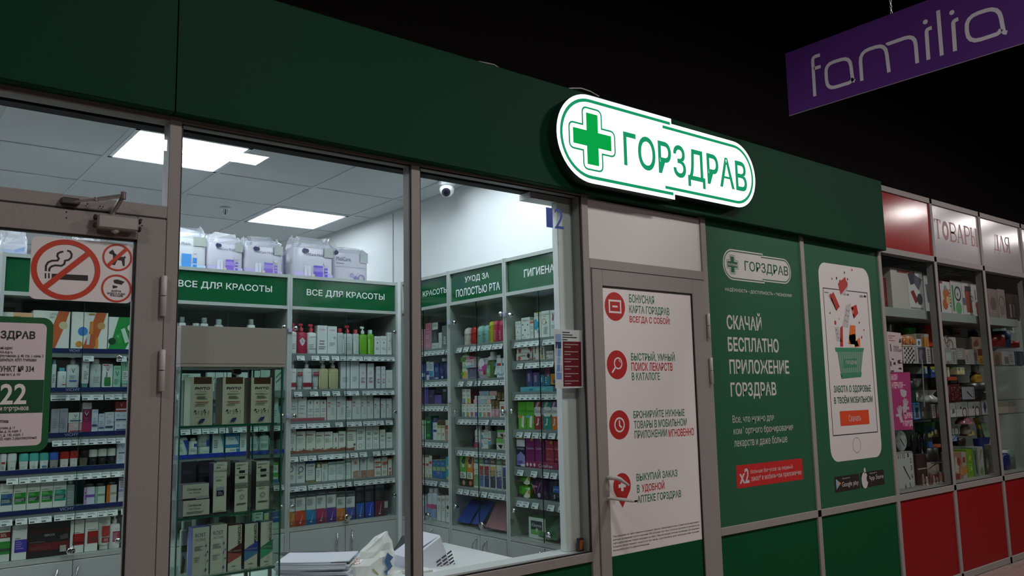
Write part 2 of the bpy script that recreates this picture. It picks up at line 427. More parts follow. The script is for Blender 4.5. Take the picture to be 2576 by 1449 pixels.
def hinge(parent, X, z0, z1, v=-.016):
    mb = MB(); r = .0105
    zm = (z0 + z1) / 2
    mb.lathe(X, v, [(r * .8, z0), (r, z0 + .002), (r, zm - .0015)], mat('a5a09c', .35), 12); mb.lathe(X, v, [(r, zm + .0015), (r, z1 - .002), (r * .8, z1)], mat('a5a09c', .35), 12)
    mb.box(X - .004, X + .004, v, v + .022, z0 + .008, z1 - .008, mat('9a9592', .4))
    return mb.build('hinge', FA, parent)
hinge(d1, fu(408, 745), fz(408, 797), fz(410, 695)); hinge(d1, fu(404, 930), fz(402, 985), fz(405, 880))
# door closer: body on the leaf, two-piece arm to the head
cl = empty('door_closer', FA, (.6, -.03, 2.03), parent=d1)
b0, b1 = fu(236, 570), fu(340, 570); zb0, zb1 = fz(290, 584), fz(290, 548)
mb = MB(); mb.box(b0, b1, -.05, -.007, zb0, zb1, mat('8d8884', .35, .3), .006)
mb.lathe((b0 + b1) / 2 - .005, -.03, [(.001, zb0 - .012), (.012, zb0 - .006), (.014, zb0)], mat('b5b0ab', .3), 12)
mb.build('body', FA, cl)
mb = MB()
for xx in (b0 - .008, b1 + .002):
    for zz in (zb0 + .011, zb1 - .011): mb.box(xx, xx + .008, -.045, -.02, zz - .008, zz + .008, mat('2a1a18', .5), .003)
mb.build('end_cap', FA, cl)
mb = MB(); sp = (fu(282, 545, -.03), -.03, zb1); el = (fu(308, 495, -.05), -.06, fz(308, 492, -.06)); ft = (fu(170, 510, -.02), -.02, fz(170, 510, -.02))
mb.tube([sp, (sp[0], sp[1], sp[2] + .008)], .012, mat('6a6460', .4, .5), 10)
mb.tube([(sp[0], -.03, sp[2] + .006), (el[0], el[1], el[2])], .0075, mat('8a837e', .35, .6), 6)
mb.tube([(el[0], el[1], el[2] - .012), (el[0], el[1], el[2] + .012)], .0095, mat('6e6864', .35, .6), 10)
mid = [sum(p) / 2 for p in zip(el, ft)]
mb.tube([el, mid], .0065, mat('b8b4b0', .25, .8), 6); mb.tube([mid, ft], .0042, mat('b8b4b0', .25, .8), 6)
mb.lathe(mid[0], mid[1], [(.007, mid[2] - .006), (.007, mid[2] + .006)], mat('8a837e', .3, .6), 10)
mb.build('arm', FA, cl)
MB().box(fu(150, 510), fu(197, 515), -.028, 0, fz(175, 517), fz(175, 501), mat('3a3634', .45, .4), .003).build('shoe', FA, cl)
mb = MB()
for x, y in ((166, 534), (166, 549), (355, 554), (356, 568), (219, 514), (250, 520), (258, 521)): mb.disc(fu(x, y), fz(x, y), .0028, .0028, -.0066, GASKET, 8)
mb.build('screw_hole', FA, d1)
# ---------------------------------------------------------------- poster door (right)
d2 = empty('door_2', FA, (3.36, .02, 0), 'closed white poster door under the lit sign', **S)
lx0, lx1 = fu(1488, 700), fu(1769, 700); gx0, gx1 = fu(1517, 800), fu(1743, 800)
lz1 = fz(1488, 676); gz1 = fz(1515, 719); tz0 = fz(1481.4, 648.6)
mb = MB(); mb.box(2.913, 3.816, 0, .07, lz1 + .004, tz0, GREY, .002); mb.box(2.913, lx0 - .003, 0, .07, 0, lz1 + .004, GREY, .002); mb.box(lx1 + .003, 3.816, 0, .07, 0, lz1 + .004, GREY, .002)
mb.build('door_frame', FA, d2)
mb = MB()
mb.box(lx0, gx0, -.006, .05, .01, lz1, GREY, .002); mb.box(gx1, lx1, -.006, .05, .01, lz1, GREY, .002); mb.box(gx0, gx1, -.006, .05, gz1, lz1, GREY, .002); mb.box(gx0, gx1, -.006, .05, .01, .12, GREY, .002)
mb.build('leaf_frame', FA, d2)
mb = MB(); mb.box(lx0 - .003, lx0, .003, .02, 0, lz1 + .004, GASKET); mb.box(lx1, lx1 + .003, .003, .02, 0, lz1 + .004, GASKET); mb.box(lx0, lx1, .003, .02, lz1, lz1 + .004, GASKET)
mb.box(gx1 - .008, gx1, -.001, .004, .12, gz1, GASKET); mb.box(gx0, gx1, -.001, .004, gz1 - .006, gz1, GASKET)
mb.build('gasket', FA, d2)
MB().box(2.913, 3.816, .012, .03, tz0, 2.465, mat('c9c4c2', .35), .001).build('transom_panel', FA, d2)
ps0 = .672
MB().box(gx0, gx1, .004, .03, .12, ps0, LOWGREEN).build('green_panel', FA, d2)
MB().box(gx0, gx1, .004, .03, ps0, gz1, mat('d0cac9', .4)).build('white_panel', FA, d2)
hinge(d2, fu(1777, 820), fz(1778, 852), fz(1776, 789)); hinge(d2, fu(1784, 935), fz(1786, 966), fz(1782, 900))
hd = empty('door_handle', FA, (fu(1523, 1215), -.01, fz(1523, 1215)), parent=d2)
WH = mat('b4aeac', .35)
ha, hb = fu(1518, 1200), fu(1531, 1200)
MB().box(ha, hb, -.018, -.006, fz(1525, 1272), fz(1522, 1180), WH, .005).build('plate', FA, hd)
mb = MB(); hx, hz = (ha + hb) / 2, fz(1523, 1201)
mb.tube([(hx, -.015, hz), (hx, -.045, hz), (hx + .012, -.058, hz), (fu(1560, 1206, -.06), -.06, fz(1560, 1206, -.06)), (fu(1581, 1221, -.058), -.058, fz(1581, 1221, -.058))], [.011, .011, .011, .0105, .006], WH, 10)
mb.build('lever', FA, hd)
MB().lathe(0, 0, [(.001, 0), (.006, 0), (.006, .003), (.001, .003)], mat('8a6a3a', .35, .8), 10).build('lock_cylinder', FA, hd, origin=(0, 0, 0))
lc = bpy.data.objects[[o.name for o in hd.children][-1]]; lc.rotation_euler = (math.pi / 2, 0, 0)
pb = _BASE[hd.name][1]; lc.location = (hx - pb[0], -.018 - pb[1], fz(1526, 1252) - pb[2])
# ================================================================ pharmacy interior
WALLI = mat('e4e6e6', .55, noise=.015, scale=3)
wr = MB().box(3.017, 3.10, .07, 5.2, 0, 2.86, WALLI).build('wall_right', FA, label='plain white right-hand wall of the pharmacy', **S)
MB().box(3.013, 3.017, 2.112, 2.120, 0, 2.80, mat('b9bcbc', .5)).build('joint_strip', FA, wr)
MB().box(-3.0, 3.1, 5.2, 5.3, 0, 2.86, WALLI).build('wall_back', FA, label='white back wall of the pharmacy', **S)
MB().box(-3.1, -3.0, .07, 5.2, 0, 2.86, WALLI).build('wall_left', FA, label='white left-hand wall of the pharmacy', **S)
fl = MB().box(-3.0, 3.017, .07, 5.2, -.03, 0, mat('a9a6a2', .4, noise=.06, scale=12)).build('floor', FA, label='pale grey floor inside the pharmacy', **S)
XL = [-2.98, -2.5, -1.9, -1.3, -.7, -.1, .5, 1.02, 1.63, 2.24, 2.83, 3.017]
YL = [.16, .56, 1.17, 1.78, 2.39, 3.0, 3.61, 4.22, 4.83, 5.2]
ce = empty('ceiling', FA, (0, 2.6, 2.8), 'suspended ceiling of speckled white tiles', **S)
TILE = bpy.data.materials.new('ceiling_tile'); TILE.use_nodes = True
nt = TILE.node_tree; b = nt.nodes['Principled BSDF']; b.inputs['Roughness'].default_value = .8
tc = nt.nodes.new('ShaderNodeTexCoord'); vo = nt.nodes.new('ShaderNodeTexVoronoi'); vo.inputs['Scale'].default_value = 34
rp = nt.nodes.new('ShaderNodeValToRGB'); rp.color_ramp.elements[0].position = .05; rp.color_ramp.elements[1].position = .09
rp.color_ramp.elements[0].color = (.34, .36, .37, 1); rp.color_ramp.elements[1].color = (.62, .64, .65, 1)
nt.links.new(tc.outputs['Object'], vo.inputs['Vector']); nt.links.new(vo.outputs['Distance'], rp.inputs[0]); nt.links.new(rp.outputs[0], b.inputs['Base Color'])
BAR = mat('c4c9cc', .5)
LAMPS = {(4, 0), (9, 0), (1, 1), (3, 4), (5, 1), (7, 2), (9, 1), (9, 4), (5, 4), (7, 6), (3, 2), (9, 7), (5, 7), (2, 5)}  # includes unseen lamps by the window and to the left, added to brighten shelves
mb = MB()
for x in XL[1:-1]: mb.box(x - .012, x + .012, YL[0], YL[-1], 2.795, 2.80, BAR)
for y in YL[1:-1]: mb.box(XL[0], XL[-1], y - .012, y + .012, 2.7955, 2.80, BAR)
mb.box(2.995, 3.017, YL[0], YL[-1], 2.792, 2.80, BAR)
mb.build('grid_bar', FA, ce)
MB().box(-3.1, 3.1, .07, 5.3, 2.90, 2.93, mat('303030', .9)).build('ceiling_slab', FA, ce)
tiles = {}
TUBE = emit('f4f8ff', LAMP_L)
COVER = glass('fafcff', .5, .35, .25)
LREG = {(5, 1): 'fluorescent ceiling light at the far left edge of the picture', (7, 2): 'fluorescent ceiling light behind the post beside the entrance door',
        (9, 1): 'fluorescent ceiling light cut by the top of the window', (9, 4): 'fluorescent ceiling light deep in the room above the packs'}
def ceiling_lamp(X0, X1, Y0, Y1, z, tube, label, group='square ceiling lights'):
    e = empty('ceiling_light', FA, ((X0 + X1) / 2, (Y0 + Y1) / 2, z), label, 'lamp', group)
    g = .014; mb = MB(); HS = mat('e8ecef', .4)
    for a, b_, c, d in ((X0 + g, X0 + g + .02, Y0 + g, Y1 - g), (X1 - g - .02, X1 - g, Y0 + g, Y1 - g), (X0 + g, X1 - g, Y0 + g, Y0 + g + .02), (X0 + g, X1 - g, Y1 - g - .02, Y1 - g)): mb.box(a, b_, c, d, z - .003, z + .07, HS)
    mb.box(X0 + g, X1 - g, Y0 + g, Y1 - g, z + .07, z + .08, HS); mb.build('housing', FA, e)
    for k in range(4):
        yc = Y0 + (Y1 - Y0) * (k + .5) / 4
        MB().tube([(X0 + .05, yc, z + .035), (X1 - .05, yc, z + .035)], .016, tube, 8).build('tube', FA, e)
    MB().box(X0 + .03, X1 - .03, Y0 + .03, Y1 - .03, z, z + .003, COVER).build('diffuser', FA, e)
for i in range(len(XL) - 1):
    for j in range(len(YL) - 1):
        if (i, j) in LAMPS:
            lb = LREG.get((i, j))
            ceiling_lamp(XL[i], XL[i + 1], YL[j], YL[j + 1], 2.797, TUBE, lb or 'fluorescent ceiling light out of sight deeper in the pharmacy')
            continue
        w_, d_ = round(XL[i + 1] - XL[i], 3), round(YL[j + 1] - YL[j], 3)
        pos = ((XL[i] + XL[i + 1]) / 2, (YL[j] + YL[j + 1]) / 2, 2.7995)
        if (w_, d_) in tiles: copy_of(tiles[w_, d_], FA, pos, ce)
        else: tiles[w_, d_] = MB().box(pos[0] - w_ / 2 + .003, pos[0] + w_ / 2 - .003, pos[1] - d_ / 2 + .003, pos[1] + d_ / 2 - .003, 2.7995, 2.812, TILE).build('ceiling_tile', FA, ce)
# white pilaster inside window 2 with a small bracket
px0 = at(FA, 1402, 560, .085)[0]; pd = -at(SI, 1387.5, 560, px0)[0]; px1 = fu(1442, 700, .085)
pil = MB().box(px0, px1, .085, max(.12, pd), .711, 2.44, mat('d6d8d8', .5), .003).build('trim_20', FA, label='white boxed pillar behind the window with the 12', **S)
MB().box(2.60, 3.017, .085, .17, 2.44, 2.47, mat('b9bcbc', .5)).build('trim_21', FA, label='grey head rail above the white pillar', **S)
MB().box(.893, 2.869, .07, .17, .69, .711, mat('c9cccc', .4)).build('trim_22', FA, label='pale inner sill of the pharmacy windows', **S)
MB().box(px1, 2.869, .07, .12, .711, 2.46, mat('77797c', .45)).build('trim_23', FA, label='grey inner lining right of the white pillar', **S)
# partition behind poster door and green panels (solid: nothing shows through)
MB().box(3.10, 5.85, .075, .12, 0, 2.47, mat('3a3a3a', .8)).build('wall_partition', FA, label='dark backing wall behind poster door and green panels', **S)
import re
# ================================================================ display cabinets
CABM = mat('aeb6b0', .45, noise=.03, scale=90); CABIN = mat('8d9593', .5); CABD = mat('b4bab8', .4, noise=.03, scale=120)
SIGNG = mat('13502f', .12, coat=.3); WLET = mat('e8ecea', .5)
CGLASS = glass('f8fcfa', .6); EDGE = mat('1c3a34', .2)
TAGW = mat('dfe4e6', .4); TAGT = mat('3c4044', .5); RAILM = mat('7f8788', .3)
TAGMESH = {}
def knob(parent, fr, u, z, v, r=.014, name='door_knob'):
    mb = MB()
    mb.lathe(0, 0, [(r * .55, -.001), (r * .55, .012), (r, .014), (r, .022), (r * .8, .025), (.0005, .0255)], CHROME, 14)
    mb.v = [(u + a, v - z2, z + b_) for a, b_, z2 in mb.v]
    return mb.build(name, fr, parent)
def pull(parent, fr, u, z0, z1, v):
    pts = [(u, v, z1)] + [(u - .012 * math.sin(math.pi * k / 6), v - .006 - .02 * math.sin(math.pi * k / 6), z1 + (z0 - z1) * k / 6) for k in range(7)] + [(u, v, z0)]
    return MB().tube(pts, .004, CHROME, 8).build('handle', fr, parent)
def tag_on(parent, fr, u, z, v, w=.05, h=.028):
    k = (fr.ang, w)
    if k not in TAGMESH:
        mb = MB(); t = .010
        mb.add([(0, 0, 0), (w, 0, 0), (w, t, h), (0, t, h), (0, .0012, 0), (w, .0012, 0), (w, t + .0012, h), (0, t + .0012, h)], [(0, 1, 2, 3), (4, 7, 6, 5), (0, 4, 5, 1), (3, 2, 6, 7), (0, 3, 7, 4), (1, 5, 6, 2)], TAGW)
        for a, b_, c, d in ((.08, .8, .62, .68), (.08, .7, .78, .84), (.1, .5, .12, .34)):
            mb.add([(x * w, y * t - .0004, y * h) for x, y in ((a, c), (b_, c), (b_, d), (a, d))], [(0, 1, 2, 3)], TAGT)
        mb.v = [(x + u, y + v, q + z) for x, y, q in mb.v]
        TAGMESH[k] = mb.build('price_tag', fr, parent, origin=(u, v, z))
    else: copy_of(TAGMESH[k], fr, (u, v, z), parent)
def cabinet(fr, label, u0, u1, vf, dep, shelves, seam=None, knobs=(), pulls=(), header=None, hcol=None, catches=(), locks=(), backc=None):
    """shelves: {name: (z, [tag x pixels], y pixel, brand strip)}"""
    e = empty('display_cabinet', fr, ((u0 + u1) / 2, vf + dep / 2, 0), label, 'cabinet', 'glazed display cabinets')
    t = .0155; mb = MB()
    mb.box(u0, u0 + t, vf, vf + dep, 0, 2.222, CABM, .001); mb.box(u1 - t, u1, vf, vf + dep, 0, 2.222, CABM, .001)
    mb.box(u0 + t, u1 - t, vf + .002, vf + dep, 2.2, 2.219, CABM); mb.box(u0 + t, u1 - t, vf + .001, vf + dep, 2.010, 2.029, CABM)
    mb.box(u0 + t, u1 - t, vf + .001, vf + dep, .707, .7275, CABM); mb.box(u0 + t, u1 - t, vf + .02, vf + dep, 0, .05, CABM)
    mb.build('carcass', fr, e)
    MB().box(u0 + t, u1 - t, vf + dep - .006, vf + dep, .05, 2.2, backc or CABIN).build('back_panel', fr, e)
    hs = MB().box(u0 + t, u1 - t, vf + .014, vf + .018, 2.029, 2.2, SIGNG).build('header_sign', fr, e)
    if header:
        mb = MB()
        for tx, a, b_, c, d in header: mb.text(tx, a, b_, c, d, vf + .0135, WLET, bold=.016)
        mb.build('white_lettering', fr, hs)
    out = {}
    for nm, (z, tags, y, strip) in shelves.items():
        s = MB().box(u0 + t, u1 - t, vf + .028, vf + dep - .006, z - .007, z, CABIN).build('shelf', fr, e)
        MB().box(u0 + t + .004, u1 - t - .004, vf + .024, vf + .028, z - .045, z - .002, RAILM).build('price_rail', fr, s)
        for x in tags: tag_on(s, fr, at(fr, x, y, vf + .012)[0], z - .043 - (.022 if strip else 0), vf + .012)
        if strip:
            mb = MB().box(u0 + t, u1 - t, vf + .0205, vf + .0225, z - .021, z + .001, mat(strip[0], .3)); 
            for tx in strip[1:]: mb.text(tx[0], tx[1], tx[2], z - .017, z - .003, vf + .020, mat('c2c8d2', .4))
            mb.build('brand_strip', fr, s)
        out[nm] = z
    um = seam if seam else (u0 + u1) / 2
    for a, b_ in ((u0 + t + .001, um - .0012), (um + .0012, u1 - t - .001)):
        g = MB().box(a, b_, vf - .006, vf - .001, .729, 2.008, CGLASS).build('glass_door', fr, e)
        MB().box(b_ if b_ < um + .001 else a - .0012, (b_ if b_ < um + .001 else a - .0012) + .0012, vf - .006, vf - .001, .729, 2.008, EDGE).build('glass_edge', fr, g)
        for (x, y) in knobs:
            u, z = at(fr, x, y, vf - .02)
            if a - .02 <= u <= b_ + .02: knob(g, fr, u, z, vf - .004)
        for (x, y) in locks:
            u, z = at(fr, x, y, vf - .02)
            if a <= u <= b_ + .0024: knob(g, fr, u, z, vf - .004, .02, 'lock')
    for a, b_ in ((u0 + t + .002, um - .0015), (um + .0015, u1 - t - .002)):
        dd = MB().box(a, b_, vf - .002, vf + .014, .055, .7035, CABD, .001).build('cupboard_door', fr, e)
        for (x, y, y2) in pulls:
            u, z = at(fr, x, y, vf - .02); _, z2 = at(fr, x, y2, vf - .02)
            if a <= u <= b_: pull(dd, fr, u, z2, z, vf - .002)
    for (x, y, sz) in catches:
        u, z = at(fr, x, y, vf - .012); mbk = MB().box(u - sz, u + sz, vf - .014, vf - .001, z - sz, z + sz, mat('a7acc8', .3), .002); mbk.build('catch', fr, e)
    return e
# ================================================================ goods: one line per thing
ORD = ['first', 'second', 'third', 'fourth', 'fifth', 'sixth', 'seventh', 'eighth', 'ninth', 'tenth']
NAMES = {'B': ('carton', 'box'), 'P': ('pump_bottle', 'bottle'), 'O': ('bottle', 'bottle'), 'K': ('deodorant', 'deodorant'), 'S': ('spray_can', 'spray can'), 'T': ('tube', 'tube'),
         'J': ('jar', 'jar'), 'G': ('soft_pack', 'pack'), 'F': ('foam_bottle', 'bottle'), 'V': ('vase', 'vase')}
def pm(c, rough=.4):
    """body colour; a leading ~ means clear plastic of that tint"""
    if c[0] == '~': return film(c[1:], .55, .1)
    if c[0] == '^': return mat(c[1:], .25, .8)
    return mat(c, rough)
def goods(kind, fr, u0, u1, z0, z1, v, cols, spec, label, group, cat=None, dep=None, name=None):
    w, h, cu = u1 - u0, z1 - z0, (u0 + u1) / 2
    d = dep or min(max(w * .7, .025), .075)
    nm, ct = NAMES[kind]; nm = name or nm; ct = cat or ct
    A = dict(label=label, cat=ct, group=group); c = cols.split(',')
    mb = MB(); vf = v
    if kind == 'B':
        body = pm(c[1] if len(c) > 1 else c[0])
        mb.box(u0 + .0006, u1 - .0006, v, v + d, z0, z1, body, .0012)
        mb.box(u0 + .004, u1 - .004, v + .002, v + d * .9, z1, z1 + .0006, body)
        if len(c) > 1: mb.box(u0 + .001, u1 - .001, v - .0004, v, z0 + .001, z1 - .001, pm(c[0])); vf -= .0004
        o = mb.build(nm, fr, origin=(cu, v + d / 2, z0), **A)
    elif kind in 'POF':
        r = w / 2; hs = {'P': .72, 'O': .84, 'F': .70}[kind]; zs = z0 + h * hs; neck = r * (.34 if kind == 'P' else .5); p = 3.5
        d = min(d, w * .8)
        sy = d / w; cv = v + d / 2
        mb.lathe(cu, cv, [(r * .93, z0), (r, z0 + .004), (r, zs - r * .35), (r * .86, zs - r * .1), (neck, zs), (neck, zs + .004)], pm(c[0], .3), 16, 1, sy, p)
        o = mb.build(nm, fr, origin=(cu, cv, z0), **A)
        cap = MB(); cm = pm(c[1] if len(c) > 1 else 'e8e8e8', .35)
        if kind == 'P':
            zt_ = z1; hh = z1 - zs
            cap.lathe(cu, cv, [(neck * 1.25, zs + .003), (neck * 1.25, zs + hh * .42), (neck * .5, zs + hh * .5), (neck * .5, zs + hh * .68)], cm, 10)
            cap.box(cu - r * .62, cu + neck * 1.0, cv - .006, cv + .006, zs + hh * .68, zt_, cm, .003); cap.build('pump_head', fr, o)
        elif kind == 'F':
            cap.lathe(cu, cv, [(r * .95, zs - .003), (r * .95, zs + (z1 - zs) * .35), (r * .6, zs + (z1 - zs) * .45), (r * .6, z1)], cm, 14); cap.build('foam_pump', fr, o)
        else:
            cap.lathe(cu, cv, [(neck * 1.3, zs + .001), (neck * 1.3, z1 - .002), (neck * 1.15, z1)], cm, 12); cap.build('cap', fr, o)
        z1 = zs - r * .4
    elif kind == 'K':
        r = w / 2; zm = z0 + h * .52; cv = v + r
        mb.lathe(cu, cv, [(r * .78, z0), (r * .8, z0 + .003), (r * .93, zm)], pm(c[0], .3), 16, 1, .8, 2.6)
        o = mb.build(nm, fr, origin=(cu, cv, z0), **A)
        MB().lathe(cu, cv, [(r, zm), (r, z1 - r * .3), (r * .9, z1 - r * .1), (r * .6, z1)], pm(c[1], .3), 16, 1, .8, 2.6).build('cap', fr, o)
        vf = cv - r * .8 * .8 - .001; u0, u1, z1 = cu - r * .5, cu + r * .5, zm
    elif kind == 'S':
        r = w / 2; cv = v + r; zm = z1 - w * .62
        mb.lathe(cu, cv, [(r * .92, z0), (r, z0 + .004), (r, zm)], pm(c[0], .25), 16); o = mb.build(nm, fr, origin=(cu, cv, z0), **A)
        MB().lathe(cu, cv, [(r * .99, zm + .001), (r * .97, z1 - w * .3), (r * .75, z1 - w * .1), (r * .3, z1)], pm(c[1] if len(c) > 1 else c[0], .2), 16).build('cap', fr, o)
        vf = v - .0005; u0, u1, z1 = cu - r * .55, cu + r * .55, zm
    elif kind == 'T':
        r = w / 2; zc = z0 + h * .14; cv = v + d / 2
        R = []
        for z, a, b_ in ((zc, .7, 1.0), (zc + .004, .86, 1.0), (z0 + h * .55, .95, .55), (z1 - .006, 1.0, .06), (z1, 1.0, .05)):
            R.append([(cu + r * a * math.cos(2 * math.pi * k / 14), cv + d / 2 * b_ * math.sin(2 * math.pi * k / 14), z) for k in range(14)])
        mb.rings(R, pm(c[0], .3)); o = mb.build(nm, fr, origin=(cu, cv, z0), **A)
        MB().lathe(cu, cv, [(r * .66, z0), (r * .7, z0 + .002), (r * .7, zc)], pm(c[1] if len(c) > 1 else 'e4e4e4', .35), 14, 1, .7).build('cap', fr, o)
        vf = v + d * .02 - .001; z0 = zc + .01; u0, u1 = cu - r * .8, cu + r * .8
    elif kind == 'J':
        r = w / 2; zm = z0 + h * .6; cv = v + r
        mb.lathe(cu, cv, [(r * .9, z0), (r * .97, z0 + .004), (r * .97, zm)], pm(c[0], .3), 18); o = mb.build(nm, fr, origin=(cu, cv, z0), **A)
        MB().lathe(cu, cv, [(r, zm), (r, z1 - .003), (r * .95, z1)], pm(c[1] if len(c) > 1 else c[0], .3), 18).build('lid', fr, o)
        vf = v + .0; u0, u1, z1 = cu - r * .5, cu + r * .5, zm
    elif kind == 'V':
        r = w / 2; cv = v + r
        mb.lathe(cu, cv, [(r * .9, z0), (r, z0 + h * .12), (r * .95, z0 + h * .35), (r * .6, z0 + h * .55), (r * .62, z0 + h * .7), (r * .85, z0 + h * .9), (r * .9, z1)], pm(c[0], .3), 16); o = mb.build(nm, fr, origin=(cu, cv, z0), **A)
    else:  # soft pack: pillow with crimped seams
        n = 10; R = []; cv = v + d / 2
        for k in range(9):
            f = k / 8; z = z0 + h * f; q = .12 + .88 * math.sin(math.pi * min(1, max(0, .08 + f * .86))) ** .45; q = min(q, 1)
            if f > .93: q = .08
            jw = 1 - .02 * math.sin(k * 2.1)
            R.append([(cu + w / 2 * jw * math.copysign(abs(math.cos(a)) ** .35, math.cos(a)), cv + d / 2 * q * math.copysign(abs(math.sin(a)) ** .6, math.sin(a)), z) for a in [2 * math.pi * (j + .5) / n for j in range(n)]])
        mb.rings(R, pm(c[0], .22)); o = mb.build(nm, fr, origin=(cu, cv, z0), **A)
        vf = v + .0005 - .001
    if spec.strip() and o:
        pr = decals(MB(), spec, u0, u1, z0, z1, vf - .0006)
        if pr.v: pr.build('printed_label', fr, o)
    return o
def row(fr, z, v, where, lines, group=None, dep=None):
    items = [l.strip() for l in lines.strip().split('\n') if l.strip()]
    P = [[q.strip() for q in l.split('|')] for l in items]
    from collections import Counter
    n = Counter(re.sub(r' ?\+-?[\d.]+$', '', p[2]) for p in P); seen = Counter()
    for p in P:
        a = p[0].split(); x0, x1 = float(a[0]), float(a[1]); y = a[2].split(':'); yt = float(y[0]); xm = (x0 + x1) / 2
        u0, u1 = at(fr, x0, yt + 12, v)[0], at(fr, x1, yt + 12, v)[0]
        z1 = at(fr, xm, yt, v)[1]; z0 = at(fr, xm, float(y[1]), v)[1] if len(y) > 1 else z
        dv = 0.0; kw = {}
        for j in (1, 2):
            mt = re.search(r' ?\+(-?[\d.]+)$', p[j])
            if mt: dv = float(mt.group(1)); p[j] = p[j][:mt.start()].strip()
        for q in a[5:]:
            if q[0] == '+': dv = float(q[1:])
            elif q[0] == '@': kw['name'] = q[1:]
            elif q[0] == '&': kw['cat'] = q[1:].replace('_', ' ')
        seen[p[2]] += 1
        lab = p[2] if n[p[2]] == 1 else '%s %s from left' % (ORD[seen[p[2]] - 1], p[2])
        goods(a[3], fr, min(u0, u1) , max(u0, u1), z0, max(z1, z0 + .01), v + dv, a[4], p[1], lab + ', ' + where, group or 'goods, ' + where, dep=dep, **kw)
VB = 1.702; VS = 2.806
def zb(x, y): return at(FA, x, y, VB + .03)[1]
def zs_(x, y): return at(SI, x, y, VS + .03)[1]
def ub(x, y=900, v=VB + .02): return at(FA, x, y, v)[0]
def us(x, y=900, v=VS + .012): return at(SI, x, y, v)[0]
NAVY = '1b2a5c'
def vich(x0, x1, y): return ('VICHY', ub(x0, y), ub(x1, y))
ZA = [zb(180, 877), zb(250, 974.5), zb(230, 1086), zb(170, 1175), zb(180, 1273)]
A_ = {'top': (ZA[0], [210, 294], 900, (NAVY, vich(174, 202, 882))), 'second': (ZA[1], [128, 140, 152, 175, 207, 234, 264, 287, 306], 1000, (NAVY, vich(165, 200, 981))),
      'third': (ZA[2], [132, 155, 178, 200, 222, 245, 268, 290], 1112, (NAVY, vich(162, 197, 1094))), 'fourth': (ZA[3], [17, 49, 76, 102, 130, 158, 184, 206, 231, 255, 276, 303], 1204, (NAVY,)),
      'fifth': (ZA[4], [2, 40, 73, 102, 137, 166, 190, 218, 246, 270, 305], 1300, (NAVY, vich(150, 186, 1280)))}
CA = 'Vichy-strip'
CABA = 'entrance door cabinet'
cabinet(FA, 'glazed cabinet with navy shelf strips seen through the entrance door', .568, 1.314, VB, .35, A_, pulls=[(146, 1434, 1500), (198, 1427, 1495)], locks=[(178, 1387)], knobs=[(296, 1360), (300, 900)])
def r_a(i, nm, s): row(FA, ZA[i] if i < 5 else .7285, VB + .045, '%s shelf, %s' % (nm, CABA), s)
r_a(0, 'top', '''
0 82 786 B ece6de | r .4 1 .4 1 e8b48c;r .42 .62 .72 .9 b07a3c | white and peach gift box
83 177 782 B f2f0ea,dcdcd8 | p .68 1 .97 1 .84 .55 .62 0 .30 0 .50 .5 c25c30;t UPPER .45 .65 .88 .94 88a0a8;c .82 .62 .12 d8c49c;p .40 .02 .56 .02 .56 .28 .49 .38 .43 .28 e08a30;l .44 .62 .8 .86 2 8a9aa0 | large white box with orange wave print
181 272.6 786 B f2f0ea,d8dad6 | p .66 1 .95 1 .82 .55 .62 0 .30 0 .50 .5 c25c30;c .81 .64 .11 c89c62;c .31 .48 .135 3f7fc4;c .22 .13 .09 d88a28;p .44 .42 .52 .42 .50 .12 .42 .12 dfe4e8;p .50 .75 .59 .75 .59 .40 .50 .40 d8803a;p .66 .02 .74 .02 .74 .26 .70 .36 .66 .26 e08a30;r .46 .62 .93 .97 b8862c | large white box with blue disc and orange wave
273.5 333 798 B eef0ec,d4d8d4 | p .42 1 1 1 1 .4 .72 0 0 0 .2 .4 1f8a3c;c .17 .25 .16 17402a;p .3 .45 .52 .5 .6 .2 .42 .17 2f9a4c;p .52 .62 .68 .67 .9 .25 .72 .2 cfe6d6;c .95 .68 .16 e8e4e0;t V .36 .46 .36 .44 d0e8d4 | white and green gift box with tubes printed on it''')
r_a(1, 'second', '''
132 143 904 O c8d4d2,3fa0b4 | l .1 .9 .2 .6 5 8a9a98 | teal capped bottle cut by the notice sheet
146 168 925 O dde6e4,3fb0c0 | t V .55 .75 .6 .8 3a4644;r .5 .95 .18 .24 b03a34 | small clear bottle with turquoise cap
170 202 893 P d4dedd,cfd8d8 | t V .35 .62 .68 .9 2a3230;l .2 .8 .4 .6 4 8fa0a0;r .2 .8 .28 .36 3c62b0 | wide clear pump bottle with black V
206 227 905 T e4ecea,5fa8a8 | t V .58 .8 .6 .75 2a3230;l .2 .9 .1 .5 6 6f8080 | tall white tube with teal foot
229 256 903 O cfdcda,d8dcdc | t V .38 .58 .68 .84 6f8a7a;l .25 .85 .2 .5 4 97a8a6 | square clear bottle with white cap
258 284.5 916 B f0f2f0 | r .05 .6 .93 .97 b0304a;t VICHY .25 .8 .84 .9 555a5a;t V .35 .65 .7 .82 222826;p .25 .06 .78 .06 .82 .14 .78 .44 .22 .44 .2 .14 1c7a34;p .38 .44 .46 .44 .46 .66 .38 .66 3a4a40 | white carton with a green bottle picture
285.5 304.5 920 B a5dcc4 | t VICHY .15 .85 .82 .9 5a8a78;t V .25 .75 .5 .74 46705e;l .15 .85 .12 .4 4 62a08a | mint green carton with a V
305.5 326 907 T a8e0c8,b8c4c0 | t V .35 .75 .7 .9 3a5a4c;r .1 .9 .05 .5 dfe8e4;l .2 .85 .1 .45 4 7a9088 | mint green tube on a grey cap''')
